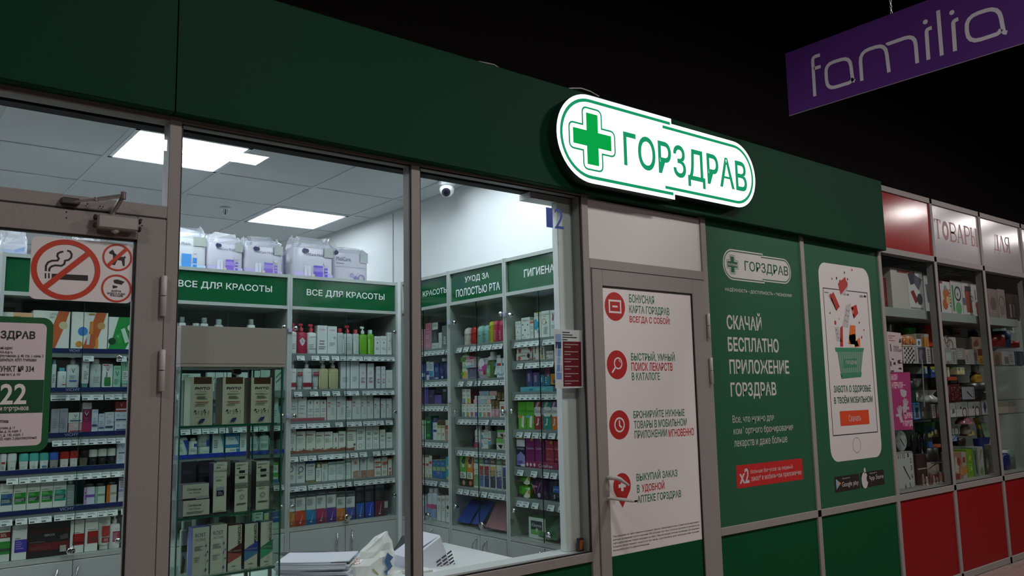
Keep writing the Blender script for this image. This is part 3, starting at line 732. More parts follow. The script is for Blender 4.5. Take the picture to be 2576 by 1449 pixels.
r_a(2, 'third', '''
130.5 150.5 1029 B a9abb6,cdd0d4 | t VICHY .2 .85 .86 .9 7d8090;l .15 .8 .2 .6 5 9295a4 | lilac grey carton
151 171.5 1028 B a9abb6,cdd0d4 | t VICHY .2 .85 .86 .9 7d8090;l .15 .8 .2 .6 5 9295a4;r .0 .3 .38 .41 a08050 | lilac grey carton
172 207.5 1065:1088 B d9b9bc | t V .4 .62 .5 .85 f0e4e4;r .1 .9 .08 .22 8a3a50 | pink carton under a white one
172 207.5 1038:1064 B e2eae2 | t V .38 .62 .5 .82 3a4440;r .12 .9 .16 .28 4a5a86;l .3 .7 .36 .46 1 80908a | white carton with black V on the pink one
208 230.5 1013 B 7c1c46,cfc8cc | r 0 1 .78 1 d0ccd0;t V .22 .72 .56 .68 f0e8ec;t VICHY .2 .8 .7 .74 c890a8;l .2 .8 .3 .5 3 a85078;r 0 1 0 .35 a82858 | magenta boxed bottle with white top
231 247.5 1030 B dce4ee | t VICHY .15 .85 .86 .92 6a7ea8;c .45 .58 .2 b8c4d8;l .15 .85 .3 .5 3 9aa8c0;r .08 .85 .22 .32 42506e | white carton with blue grey band
248 263.5 1041 B dce4ee | t VICHY .15 .85 .82 .9 6a7ea8;l .15 .85 .3 .6 3 9aa8c0;r .1 .85 .14 .26 5a76a0 | short white carton with blue band
264 287.5 1037 B dce4ee | t VICHY .25 .8 .86 .92 6a7ea8;c .25 .72 .12 bccadc;l .2 .85 .36 .6 3 9aa8c0;r .08 .88 .16 .27 3c4c74 | broad white carton with dark blue band
288.5 321.5 1061:1084 B dce4ee | c .28 .6 .1 bccadc;l .6 .9 .5 .7 2 9aa8c0;r .1 .85 .1 .22 4a5878 | flat white carton at the bottom of a stack of three
288.5 321.5 1036:1060.5 B dce4ee | t VICHY .4 .75 .86 .96 6a7ea8;c .28 .62 .1 bccadc;l .6 .9 .5 .7 2 9aa8c0;r .1 .88 .14 .27 3c4c74 | flat white carton in the middle of a stack of three
289.5 320 1010:1035.5 B 8a2020,74201c | t V .42 .62 .5 .82 f0e0e0;r .08 .92 .14 .3 d8cccc | dark red carton on top of a stack of three''')
r_a(3, 'fourth', '''
0 18 1142 K e4e2e0,dcdcdc | r 0 1 .75 1 a02828;l .1 .9 .1 .6 3 8a8a8a | white roll-on with red band
20 44 1141 K e0e4e2,dfe4e2 | t V .35 .65 .5 .75 a8b0ae;l .1 .9 .1 .4 3 a8b0ae | plain white roll-on
49 74 1141 K e6ecea,55b4ac | t V .35 .65 .5 .75 a8b0ae;l .1 .9 .1 .4 3 a8b0ae | white roll-on with turquoise cap
75 100 1140 K e6ecea,55b4ac | t V .35 .65 .5 .75 a8b0ae;l .1 .9 .1 .4 3 a8b0ae | white roll-on with turquoise cap
101 125 1139 K e6ecea,4cb0a8 | r 0 1 .1 .35 5a78a0;t V .35 .65 .6 .85 a8b0ae | turquoise capped roll-on with blue band
126 150 1138 K 9aa098,3c60c0 | r .1 .9 .08 .16 50584c | clear roll-on with royal blue cap
152 176 1135 K ece8e6,b82c24 | t V .35 .65 .5 .75 a0a09c;l .1 .9 .1 .3 2 b0a8a8 | white roll-on with red cap
177 200 1133 K ece8e6,b82c24 | t V .35 .65 .5 .75 70787c;l .1 .9 .1 .3 2 b0a8a8 | white roll-on with red cap
201 224 1132 K 6a6c5c,18181e |  | olive roll-on with black cap
225 247 1130 K 222426,dde2e0 | l .1 .9 .5 .8 2 606468 | black roll-on with white cap
248 271 1128 K 222426,dde2e0 | l .1 .9 .5 .8 2 606468 | black roll-on with white cap
272 293 1127 K 222426,dde2e0 | l .1 .9 .5 .8 2 606468 | black roll-on with white cap
294.5 315 1113 B d3d8ea | t V .5 .9 .7 .9 9aa4bc;r .2 .95 .48 .53 4a5878;l .2 .9 .1 .4 3 b4bcd0 | tall pale blue carton
316.5 330 1112 B ccd4ea | l .2 .9 .1 .9 6 a8b2cc | pale blue carton beside the door frame''')
tl = 'r .1 .95 .22 .62 %s;l .15 .7 .5 .6 3 %s;r .1 .95 .32 .44 3a4a46;l .15 .85 .3 .42 3 c8d4d0;l .1 .75 .66 .7 1 8a9290'
r_a(4, 'fifth', '''
0 33.5 1216 B e6ebe6 | %s | white carton with blue panel
34.5 68 1213 B e6ebe6 | %s | white carton with green panel
69 102 1211 B e6ebe6 | %s | white carton with green panel
102.8 134.5 1208 B e6ebe6 | %s | white carton with green panel
135.2 168 1205 B e6ebe6 | %s | white carton with teal panel
169 189 1207 O ~b8c8c8,c4ccd0 | l .1 .9 .1 .9 6 98a8a8 | clear ribbed bottle
212 239 1205 O 1c1c20,18181a | r .3 1 0 .9 d4d4ea;r 0 .3 0 .9 b8a0c8;r .1 1 .36 .5 7a50b0;c .15 .6 .06 222;c .15 .3 .06 222 | black bottle with lilac label
240 265 1204 O 1c1c20,18181a | r .3 1 0 .9 c4d8d0;r 0 .3 0 .9 8ab098;r .25 1 .38 .5 7a9a88 | black bottle with green label
269 294 1200 O 1c1c20,18181a | r .3 1 0 .9 d0ccd0;r 0 .36 0 .9 c86a1c;r .3 1 .4 .52 b09a80 | black bottle with orange label
299 324 1200 B c8c0d4 | r 0 1 .4 .5 9a80b8;r 0 1 0 .16 d8dcdc;l .2 .9 .55 .9 4 8a8098 | lilac carton beside the door frame''' % (tl % ('205a8a', '6a9ac0'), tl % ('2c8a30', '9ad098'), tl % ('2c8a30', '9ad098'), tl % ('2c8a30', '9ad098'), tl % ('20957c', '98d4c4')))
r_a(5, 'bottom', '''
0 27 1325 B e6ebe6 | r 0 1 .68 .84 8a2424;t 50% .1 .6 .71 .81 f0e0e0;r 0 1 .22 .58 2f8a38;r 0 1 .3 .38 3a4a46;t DERCOS 0 .8 .9 .94 8a9090 | white and green carton with red discount sticker
32 69.5 1321 B ecedee | r .18 1 .22 .58 4c38a8;t DERCOS .2 .9 .85 .9 8a8c90;l .25 .8 .3 .55 4 9a90d8;l .2 .6 .6 .64 1 707478 | white carton with violet panel
70.5 175.5 1311 B 2e2a2c,221c1e | r .05 1 .18 .40 6a2024;r .05 1 .68 .76 4a1c1e;t DERCOS .4 .64 .58 .64 d0ccd0;l .06 .6 .43 .45 1 a09898;r .78 .93 .10 .28 c0b8b4;p .76 .55 .95 .62 .98 .48 .8 .44 585458;l .06 .75 .22 .32 3 8a4a4c | wide black gift box with red stripes
177.5 212.5 1308 B efeeec | r .2 1 .24 .58 a81c1c;r .2 1 .28 .34 6a1414;t DERCOS .2 .85 .86 .9 909090;l .2 .95 .6 .63 1 707070 | white carton with red panel
215 247.5 1302 B efeeec | r .2 1 .24 .60 a01c1c;r .2 1 .28 .42 7a3030;t DERCOS .25 .9 .86 .9 909090;l .2 .95 .63 .66 1 707070 | white carton with red panel
249.5 281 1297 T eceae8,e2e2e2 | r .2 .95 .25 .62 b02a28;r .2 .95 .02 .2 942424;t -50 .3 .8 .06 .16 f0e4e4;t DERCOS .3 .9 .84 .9 909090;l .2 .8 .68 .74 2 707070 | white tube with red label and discount sticker
277 304 1293 P eceaec,e4e4e6 | r .3 .98 .3 .75 a03050;l .35 .9 .35 .7 5 d0a0b0;t DERCOS .5 .95 .84 .88 909090 | white pump bottle with wine red label
308 325 1300 B d8d8da | l .2 .9 .2 .8 6 909498 | pale carton beside the door frame''')
# ---------------------------------------------------------------- cabinet B (behind the glass tower)
ZB = [zb(560, 886), zb(560, 984), zb(560, 1070), zb(560, 1139), zb(560, 1226)]
B_ = {'top': (ZB[0], [], 900, None), 'second': (ZB[1], [446, 470], 975, None), 'third': (ZB[2], [456, 484, 510, 527, 553, 587, 608, 629, 653, 688], 1075, None),
      'fourth': (ZB[3], [], 1145, ('2436a0',)), 'fifth': (ZB[4], [690, 700], 1232, None)}
CABB = 'cabinet behind tower'
cabinet(FA, 'glazed cabinet standing behind the glass display tower', 1.314, 2.06, VB, .35, B_, knobs=[(714, 823), (710, 1047), (708, 1276)], header=[('ВСЕ ДЛЯ КРАСОТЫ', ub(447, 712), ub(683.3, 725), fz(447, 723.7, VB + .0135), fz(447, 703.3, VB + .0135))], catches=[(731, 831, .012), (725.5, 1047, .011)])
def r_b(i, nm, s): row(FA, ZB[i] if i < 5 else .7285, VB + .045, '%s shelf, %s' % (nm, CABB), s)
r_b(0, 'top', '''
436 449 797 O e6eae8,969ea0 | r .5 .56 .75 .95 5a6460 | white bottle with grey cap
451 469 797 O e6eae8,969ea0 | r .5 .56 .75 .95 5a6460 | white bottle with grey cap
487 503.5 813 J d4dad8,d8dedc |  | low pale jar
506 525.5 799 O e6eae8,969ea0 | r .4 .46 .75 .95 5a6460 | white bottle with grey cap
542 563 803 O d8e0e0,b8c4c6 |  | clear bottle with frosted cap
624 643.5 803 O e6eae8,969ea0 | r .3 .36 .75 .95 5a6460 | white bottle with grey cap''')
r_b(1, 'second', '''
455 505 940 B dde3e0 | l .1 .5 .55 .95 6 7a8886;r .3 .36 .5 .95 9aa6a4 | white carton with striped side
521 541 937 B e2e8e4 | p .2 .45 1 .75 1 .68 .2 .38 6a8a74 | white carton with diagonal stripe
542.5 562 937 B e2e8e4 | p .2 .45 1 .75 1 .68 .2 .38 c8b45a | white carton with diagonal stripe
563.5 583 937 B e2e8e4 | p .2 .45 1 .75 1 .68 .2 .38 6aa080 | white carton with diagonal stripe
600 626 937 B e2e8e4 | p .2 .45 1 .75 1 .68 .2 .38 a89098 | white carton with diagonal stripe
633 655 933 B dfe5e2 | p .2 .45 1 .75 1 .68 .2 .38 6a7a74 | white carton with diagonal stripe
656 680 931 B dfe5e2 | p .2 .45 1 .75 1 .68 .2 .38 6a7a74 | white carton with diagonal stripe
690 710 930 B dce2df | p .2 .4 1 .72 1 .65 .2 .33 4a5854;p .2 .65 1 .97 1 .9 .2 .58 4a5854 | white carton with diagonal stripe''')
r_b(2, 'third', '''
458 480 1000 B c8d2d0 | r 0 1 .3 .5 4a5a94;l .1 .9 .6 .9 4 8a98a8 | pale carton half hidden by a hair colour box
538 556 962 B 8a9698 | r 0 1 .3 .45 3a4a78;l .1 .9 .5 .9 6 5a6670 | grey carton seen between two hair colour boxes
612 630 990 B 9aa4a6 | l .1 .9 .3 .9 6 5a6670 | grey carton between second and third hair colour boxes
690 704 977 J e6eae8,e8ecea |  | small white jar
688 706 1022 B dde3e2 | p .6 1 1 1 1 .3 4a98b8;l .1 .6 .4 .8 3 98a4a4 | white carton with blue corner''')
cer = 'p .62 .95 1 .95 1 .1 %s;t Cera .15 .6 .72 .86 4a5a66;l .12 .6 .2 .55 4 8a989c'
r_b(3, 'fourth', '''
443 474.5 1091 O e2e8e8,2c48a8 | p .55 .95 .98 .95 .98 .1 2c48a8;t Cera .12 .5 .7 .82 6a7a8a;l .12 .6 .2 .55 4 98a4a8 | white bottle with royal blue cap
476.5 497.5 1102 O e2e8e8,e0e6e6 | r .55 .9 .62 .88 2c48a8;l .15 .8 .2 .5 3 98a4a8 | small white bottle with blue corner
500 532.5 1124:1143 J e2e8e8,dfe5e5 | t Cera .2 .8 .5 .85 4a5a66 | white jar under a taller jar
499 533 1093:1123.5 J e2e8e8,e2e8e8 | r .7 1.2 .1 .9 2c48a8;t Cera -.1 .55 .55 .85 4a5a66;l -.1 .6 .1 .4 2 98a4a8 | big white jar with blue flash
535 563.5 1079 B e4eaea,4a94c0 | %s | white carton with pale blue corner
565.5 602 1126:1139 B e4eaea,3a84b8 | t Cera .35 .7 .3 .75 4a5a66;r .78 1 .1 .8 3a84b8 | blue edged carton at the bottom of a pair
565.5 602 1088:1125.5 B 3284b8,2f78a8 | r .05 .95 .2 .72 e0e8ec;t Cera .28 .62 .5 .64 4a5a66;p .68 .7 .92 .7 .92 .28 5aa0cc | blue carton on top of a pair
603.5 624 1088 B e4eaea,b8d0dc | t C .15 .4 .75 .86 4a5a66;l .15 .6 .2 .6 4 8a989c | white carton beside a dark upright
628 652 1082 P e2e8e8,8ab8d0 | p .72 .95 1 .95 1 .2 9ac0d4;t Cera .05 .5 .72 .86 8a9aa6;l .1 .8 .2 .55 4 98a4a8 | pale pump bottle with light blue head
654.5 678.5 1080 P e2e8e8,8ab8d0 | p .8 .95 1 .95 1 .2 9ac0d4;t Cera .1 .6 .72 .86 5a6a76;l .1 .8 .2 .55 4 98a4a8 | pale pump bottle with light blue head''' % (cer % '5a9cc4'))
r_b(4, 'fifth', '''
684.5 700 1190:1228 B dde6dc,5aa048 | r 0 1 .75 1 5aa048;r 0 .9 .3 .6 3c68a8 | white and green carton at the bottom of a stack
684.5 700 1163:1189.5 B dfe8de,4f9a3c | r 0 1 .74 1 4f9a3c;l .1 .9 .2 .6 3 8a988a | white and green carton on top of a stack
455 480 1165 B d8e0dc | l .1 .9 .2 .8 5 98a4a0 | white carton behind the dark violet boxes
640 664 1180 B e0e4e4 | l .1 .9 .2 .8 5 98a4a0 | white carton behind the third hair therapy box''')
r_b(5, 'bottom', '''
640 662 1275:1345 B c8e0d4 | l .1 .8 .3 .8 4 7a9a8c | pale green carton
664 682 1290 B d4dccc,2c58a8 | r 0 1 .5 1 c8d4a0;r 0 1 0 .5 2c58a8 | blue and cream carton
684 703 1288 B d0dcc8,24509c | r 0 1 .4 1 24509c;t prox .1 .9 .6 .72 e0e4f0 | blue carton beside the cabinet frame''')
# ---------------------------------------------------------------- cabinet C (right half of the back row)
ZC = [zb(800, 889.5), zb(860, 978), zb(860, 1056), zb(860, 1135), zb(860, 1207)]
CC_ = {'top': (ZC[0], [748, 785, 810, 836, 857, 877, 896, 916, 933, 950, 965, 979], 893, None), 'second': (ZC[1], [741, 782, 812, 838, 867, 886, 913, 929, 946, 963, 976], 985, None),
       'third': (ZC[2], [733, 751, 774, 793, 812, 845, 874, 893, 915, 930, 949, 972], 1064, None), 'fourth': (ZC[3], [731, 755, 777, 802, 821, 841, 860, 883, 906, 940, 963, 979], 1146, None),
       'fifth': (ZC[4], [731, 752, 777, 795, 812, 829, 851, 867, 892, 911, 930, 948, 965, 979], 1218, None)}
CABC = 'right back cabinet'
cabinet(FA, 'glazed cabinet at the right end of the back row', 2.06, 2.806, VB, .35, CC_, knobs=[(743.5, 826), (992.5, 836), (740, 1047), (994, 1037), (736, 1275), (993, 1246)], locks=[(874, 1301)],
        pulls=[(852, 1339, 1388), (889, 1335, 1382)], header=[('ВСЕ ДЛЯ КРАСОТЫ', ub(770.4, 735), ub(966, 747), fz(770, 745.5, VB + .0135), fz(770, 726.4, VB + .0135))])
def r_c(i, nm, s): row(FA, ZC[i] if i < 5 else .7285, VB + .045, '%s shelf, %s' % (nm, CABC), s)
wl = 't TOPIC .18 .82 .82 .88 b86a74;l .2 .8 .3 .5 2 a8909a;l .15 .85 .15 .28 2 8a9498'
lb = 't TOPIC .25 .9 .82 .88 b85a68;l .2 .9 .2 .5 3 a0a8a8'
r_c(0, 'top', '''
733 747.5 813 P e6e9e9,c8203c | %s | white pump bottle cut by the cabinet post
749 773 813 P b01c44,c82444 | p .5 .82 .8 .66 .68 .48 .5 .38 .32 .48 .2 .66 d4d0d8;t 5 .42 .58 .55 .68 5a5a64;t TOPIC .35 .7 .9 .94 e09aa8 | magenta bottle with red pump
774 797.5 815 P e6e9e9,c02840 | %s | white pump bottle with red head
798.5 823.5 819 B e9ebee | %s | tall white carton with red wordmark
824 848 821 B e9ebee | t TOPIC .18 .82 .82 .88 b86a74;c .75 .58 .13 b0bcd0;l .2 .8 .28 .42 3 8a98b0 | tall white carton with pale blue dot
849 865.5 826 O c9d0d2,b8303c | t TOPIC .2 .8 .84 .9 b890a0;r .8 1 .05 .75 dde2de | clear bottle with red cap
866.5 888.5 818.5 P ccd2d0,c42c38 | t TOPIC .25 .8 .84 .9 b890a0;l .2 .9 .2 .6 4 a8b2b0 | clear pump bottle with red head
889 904.5 829 O cbd2ce,b8303c | t TOPIC .25 .8 .84 .9 b890a0;r 0 .4 .05 .7 dde2de | short clear bottle with red cap
905.5 925 821 P 6aa830,d6e4de | t TOPIC .25 .8 .84 .9 8a6a3c;r .0 .06 .1 .8 9ad050 | green bottle with white pump
926 941 830 O 6cae2e,c8e0d6 | t TOPIC .25 .9 .84 .9 8a7a3c;r 0 .3 .05 .8 9ad04c | green bottle with white cap
941.8 957 846 B e8ecea | t TOPIC .15 .85 .8 .86 c08088;c .52 .64 .1 5a6a6a;l .2 .85 .25 .4 2 a0a8a8 | small white carton with grey dot
957.4 973 845.5 B e8ecea | t TOPIC .15 .85 .8 .86 c08088;c .52 .64 .1 5a6a6a;l .2 .85 .25 .4 2 a0a8a8 | small white carton with grey dot
974 985.5 836.5 B e6eaea | t TOPIC .15 .85 .86 .9 98a0a4;c .55 .62 .14 9aa4a4;l .2 .85 .2 .35 2 a0a8a8 | narrow white carton at the right end''' % (lb, lb, wl))
pk = 't TOPIC .2 .85 .82 .87 a89098;l .25 .8 .25 .45 4 98a0a8'
pr = 't TOPIC .15 .85 .84 .88 b0989e;o .5 .62 .17 b04858;r .25 .8 .4 .43 c0606c;r .25 .8 .24 .27 b04858;l .2 .8 .28 .38 2 98a0a8'
r_c(1, 'second', '''
731 746.8 905 P e8eaea,e4e8e8 | r 0 1 .12 .34 8a1c34;t TOPIC .0 .8 .82 .88 c06a78 | white pump bottle with dark red band
747.6 762.5 927 T bcc6c6,e2e8e6 | r 0 1 .55 .78 8c2038;t SENSIT .1 .9 .64 .72 e0c8cc | clear tube with dark red label
762.5 786.5 905 P e8eaea,e4e8e8 | r 0 1 .12 .34 8a1c34;t TOPIC .4 .9 .84 .9 c06a78 | white pump bottle with dark red band
787 804.5 927 T bcc6c6,e2e8e6 | r 0 1 .55 .78 8c2038;t SENSIT .1 .9 .64 .72 e0c8cc | clear tube with dark red label
803 828 906 P c2bd92,eaedec | t TOPIC .3 .8 .86 .92 c09a80;r 0 .1 .1 .85 d8d4ac | pale yellow bottle with white pump
828.5 853.5 906 P c2bd92,eaedec | t TOPIC .3 .8 .86 .92 c09a80;r 0 .1 .1 .85 d8d4ac | pale yellow bottle with white pump
857 880.5 910 B dfe4e9 | %s | tall white carton with fine print
881.5 903.5 909 B dfe4e9 | %s | tall white carton with fine print
904.5 921 914 B e2e6ea | %s | white carton with red ring
924 941 914 B e2e6ea | %s | white carton with red ring
946 957.3 922 B e2e6ea | %s | narrow white carton with red ring
959 970 922 B e2e6ea | %s | narrow white carton with red ring
971 987 931 B e4e8ea | t TOPIC .2 .85 .8 .86 b8a0a6;l .3 .7 .3 .5 2 b8c0c4 | short white carton at the right end''' % (pk, pk, pr, pr, pr, pr))
dr = 'p .5 .94 .62 .86 .5 .80 .38 .86 9c2a38;l .2 .85 .4 .6 2 b0b4b0;l .15 .8 .26 .3 1 b07a80;%s'
cl_ = 'r .08 .36 .66 .70 a82830;t BACTO .1 .85 .60 .64 6a7074;r .08 .34 .54 .57 c07880;r .08 .34 .51 .535 d8b0b4;l .45 .8 .2 .5 5 b4bab6'
r_c(2, 'third', '''
730 749 991 B e0e4e0 | %s | tall white carton with red drop
749.5 772 990 B e0e4e0 | %s | tall white carton with red drop
773 788.6 1006 B e3e7e3 | %s | white carton with small red drop
789 805.6 1006 B e3e7e3 | %s | white carton with small red drop
806 821.5 1006 B e3e7e3 | %s | white carton with small red drop
822.5 846.5 993 B dfe4e0,a82c34 | %s;r 0 1 .97 1 9c2430 | red topped white carton
847 870 992 B dfe4e0,a82c34 | %s;r 0 1 .97 1 9c2430 | red topped white carton
871 885 1005 B dfe4e0 | r 0 1 .94 1 a83038;r 0 .35 .6 .64 a82830;l .1 .9 .1 .5 4 b4bab6 | narrow white carton with red top edge
886 908 992 B e0e5e1 | %s | white carton with red block
908.5 923.5 993 B dfe3df | %s | white carton with red block
924 939.3 993 B dfe3df | %s | white carton with red block
941 956 1001 B dfe4e0 | %s | white carton with red block
957.5 971 1002 B dfe4e0,2c3458 | %s | blue topped white carton
971.5 985.5 1002 B dfe4e0,2c3458 | %s | blue topped white carton''' % (dr % '', dr % '', dr % '', dr % '', dr % '', cl_, cl_, cl_, cl_, cl_, cl_, cl_, cl_))
MB().box(ub(731.5), ub(821), VB + .036, VB + .038, ZC[2] + .001, ZC[2] + .019, mat('a05460', .4)).build('shelf_strip', FA, label='dusty pink shelf strip in front of red drop cartons, right back cabinet', cat='strip')
or_ = 'r 0 .68 .80 .835 7a3a28;l 0 .55 .85 .88 1 a06a58;l .1 .8 .45 .72 5 b0b4ae;c .78 .17 .12 8a8088;l .2 .6 .12 .2 2 c0a098'
ap = 't ATOP .15 .8 .8 .85 c45a4c;l .15 .85 .6 .72 3 6a7478;l .15 .8 .38 .5 2 a0a8a8;o .4 .16 .22 b4bcb8'
r_c(3, 'fourth', '''
729 745.5 1079 B dde1dc | c .4 .88 .1 50545c;c .4 .2 .14 7a7880;l .1 .8 .4 .7 4 b0b4ae | white carton with grey dots
746.3 769 1085 B e2e5df | %s | white carton with brown line
770.5 794.3 1084 B e2e5df | %s | white carton with brown line
795 815.6 1087 B e2e5df | %s | white carton with brown line
816 837.5 1086 B e2e5df | %s | white carton with brown line
838 851.5 1089 B e0e4de | r .42 .55 .5 .75 8a5040;c .5 .18 .2 807a80 | narrow white carton with brown bar
852 872.5 1085 B e2e5df | %s | white carton with brown line
873 896 1073 B e2e5df,4a3a38 | r 0 1 .80 .83 7a3a28;t NERO .1 .6 .84 .88 8a5a4a;c .8 .24 .12 6a5f68;l .1 .8 .4 .7 4 b0b4ae | taller white carton with brown line
897 919 1066 B e2e6e2 | %s | tall white carton with orange red wordmark
921 937.6 1071 B e2e6e2 | %s | white carton with orange red wordmark
938 954 1070 B e2e6e2 | %s | white carton with orange red wordmark
956 969.5 1081 B e4e8e4 | %s | small white carton with orange red wordmark
972 987 1088 B e4e8e4 | %s | small white carton with orange red wordmark''' % (or_, or_, or_, or_, or_, ap, ap, ap, ap, ap))
mb = MB(); pts = [(ub(730.5), ZC[3] - .004)]; n = 24
top = [(ub(730.5) + (ub(896) - ub(730.5)) * k / n, ZC[3] + .018 + .004 * math.sin(k * 1.35)) for k in range(n + 1)]
mb.poly([(ub(730.5), ZC[3] + .0005), (ub(896), ZC[3] + .0005)] + top[::-1], VB + .036, mat('8a5648', .45), .002).build('shelf_strip', FA, label='wavy brown shelf strip in front of brown line cartons, right back cabinet', cat='strip')
alf = 'r 0 1 .86 .90 2c6a74;l .05 .9 .92 .96 1 7a8a8a;l .1 .9 .3 .7 5 b0c0be'
r_c(4, 'fifth', '''
727 744.5 1161 B dfe5e3 | o .25 .66 .4 3a6aa0;l .2 .8 .2 .4 3 98a2a2;l .1 .8 .88 .92 2 7a8686 | white carton with blue ring cut by the post
745 768 1160 B dfe5e3 | o .5 .62 .3 2f5f96;c .3 .45 .13 a89c78;l .2 .8 .2 .34 3 98a2a2;l .25 .75 .88 .93 2 7a8686 | white carton with blue flower ring
769.3 793 1159 B dfe5e2,3c68a8 | r 0 1 .86 1 3a64a4;t Uriage .15 .85 .72 .8 5a6a74;r 0 1 0 .1 8a8458;l .2 .8 .3 .6 3 b4bebc | white carton with blue top band
794.5 808.5 1163 B e0e6e2,7a7440 | r 0 1 .72 1 7c7838;c .5 .82 .3 dde4da;l .2 .8 .2 .6 4 a0b4b4 | white carton with olive window top
809 825 1163 B e0e6e2 | r 0 1 .92 1 7c7838;r .25 .35 .05 .5 9ab8c0;r .45 .52 .05 .5 9ab8c0;l .3 .7 .6 .85 3 a0acac | white carton with thin blue stripes
826 845.6 1162 B e0e8e6 | %s | white carton with teal line
846 866 1160 B e0e8e6 | %s | white carton with teal line
866.5 883 1153 B e0e8e6 | r 0 1 .80 .84 2c5a60;l .05 .9 .86 .9 1 7a8a8a;l .1 .9 .2 .7 6 b4c2c0 | taller white carton with teal line
884 904.5 1149 B dce4e2 | r .2 .9 .02 .35 b89484;c .5 .72 .2 c89a88;c .3 .35 .08 dce4e2 | white carton with a skin coloured picture
906 922.7 1149 B dae2e1 | r .1 1 .02 .35 b08470;c .5 .8 .26 a8b0b2;c .55 .18 .1 7a4a3a | white carton with a brown belly picture
924 940.7 1148 B d8e1e0 | r .05 1 .02 .35 b88a6c;r .48 .52 .02 .35 dcc4b0;c .55 .78 .24 b0bab8 | white carton with a hand picture
942 958.5 1153 B e2e5e2 | r .1 .95 .72 .82 c86048;r .1 .95 .48 .56 c05a40;l .1 .9 .6 .68 1 4a4a4c;l .2 .9 .1 .3 3 c8a89c | white carton with orange text blocks
960 975 1149 B e2e5e2 | r .15 .95 .6 .74 c86048;o .5 .48 .2 c05a40;l .1 .9 .56 .6 1 4a4a4c;l .2 .9 .1 .3 3 c8a89c | white carton with orange ring
976 986 1152 B e2e5e2,c86048 | r 0 1 .92 1 c05038;c .5 .38 .25 c86048;r .25 .8 .02 .25 c88070 | narrow white carton with orange top''' % (alf, alf))
def al(c1, c2): return 'r 0 1 .82 1 4c5054;t ALERANA .2 .9 .86 .9 b0b4b8;l .08 .7 .56 .76 6 8a8e90;r .0 1 0 .44 %s;r 0 1 0 .16 %s;r .66 1 .40 .44 6a6c70;p .45 .12 .52 .14 .70 .34 .72 .34 .56 .12 e8e4e4;p .35 .1 .62 .1 .55 .07 .42 .07 e8e4e4' % (c1, c2)
def ad(c1, c2): return 'r 0 1 .84 .97 50565a;t ALERANA .12 .9 .88 .92 b0b4b8;l .1 .7 .5 .78 6 606468;r .04 1 0 .46 %s;r .04 1 0 .14 %s;p .48 .12 .54 .14 .68 .40 .70 .40 .58 .12 e4e4ea;p .38 .1 .66 .1 .6 .07 .45 .07 e4e4ea' % (c1, c2)
r_c(5, 'bottom', '''
725 742 1239 B dfe3e0 | %s | white carton with orange seascape panel cut by the post
744 768.4 1236 B dfe3e0 | %s | white carton with scarlet seascape panel
771 795 1234 B dfe3e0 | %s | white carton with sky blue seascape panel
796 820 1231 B dfe3e0 | %s | white carton with crimson seascape panel
822 845.4 1229 B dfe3e0 | %s | white carton with purple seascape panel
847 868.7 1237 B dfe3e0 | %s | white carton with amber seascape panel
871 893 1236 B dfe3e0 | %s | white carton with violet blue seascape panel
895 915.6 1220 B 2a2a2e | %s | black carton with mid blue seascape panel
918 940.5 1217 B 2a2a2e | %s | black carton with deep blue seascape panel
942.6 966 1214 B 2a2a2e | %s | black carton with maroon seascape panel
967 975.5 1232 B 4a4648 | r 0 1 .3 .55 b8bcbc;r 0 1 .6 1 3c2a30 | narrow dark carton at the right end''' % (al('d8862c', 'b05a24'), al('d4452a', 'a8301c'), al('2a80b8', '1f5a94'), al('aa2c5c', '7a2040'), al('5c3094', '44246e'), al('d4762c', 'a0501c'), al('4a54a8', '343c84'), ad('2a5cb4', '244a8e'), ad('1c44b8', '1a3a94'), ad('702036', '60182c')))
# ---------------------------------------------------------------- side cabinets on the right-hand wall
DEP = .205
ZD = [zs_(1090, 877), zs_(1090, 955), zs_(1090, 1016), zs_(1090, 1107), zs_(1090, 1203)]
D_ = {'top': (ZD[0], [1059, 1070, 1080, 1092, 1104, 1119], 888, None), 'second': (ZD[1], [1062, 1074, 1086, 1098, 1108, 1118], 962, None), 'third': (ZD[2], [1060, 1072, 1082, 1092, 1102, 1117], 1022, None),
      'fourth': (ZD[3], [1060, 1070, 1080, 1090, 1100, 1114], 1113, None), 'fifth': (ZD[4], [1059, 1068, 1076, 1086, 1105, 1118], 1209, None)}
CABD_ = 'post side cabinet'
def usg(x, y): return at(SI, x, y, VS + .0135)
g0 = usg(1068, 735)[0]; g1 = usg(1126, 728)[0]; gw = (g1 - g0) / .47
cabinet(SI, 'first side cabinet partly hidden by the window post', -1.664, -1.118, VS, DEP, D_, seam=us(1071), knobs=[(1122, 812), (1124, 1035)], locks=[(1076, 1297)], pulls=[(1081, 1333, 1370)],
        header=[('ВСЕ ДЛЯ КРАСОТЫ', g1 - gw, g1, usg(1100, 743)[1], usg(1100, 726)[1])], catches=[(1128, 812, .012), (1129, 1009, .012)])
def r_d(i, nm, s): row(SI, ZD[i] if i < 5 else .7285, VS + .04, '%s shelf, %s' % (nm, CABD_), s, dep=.06)
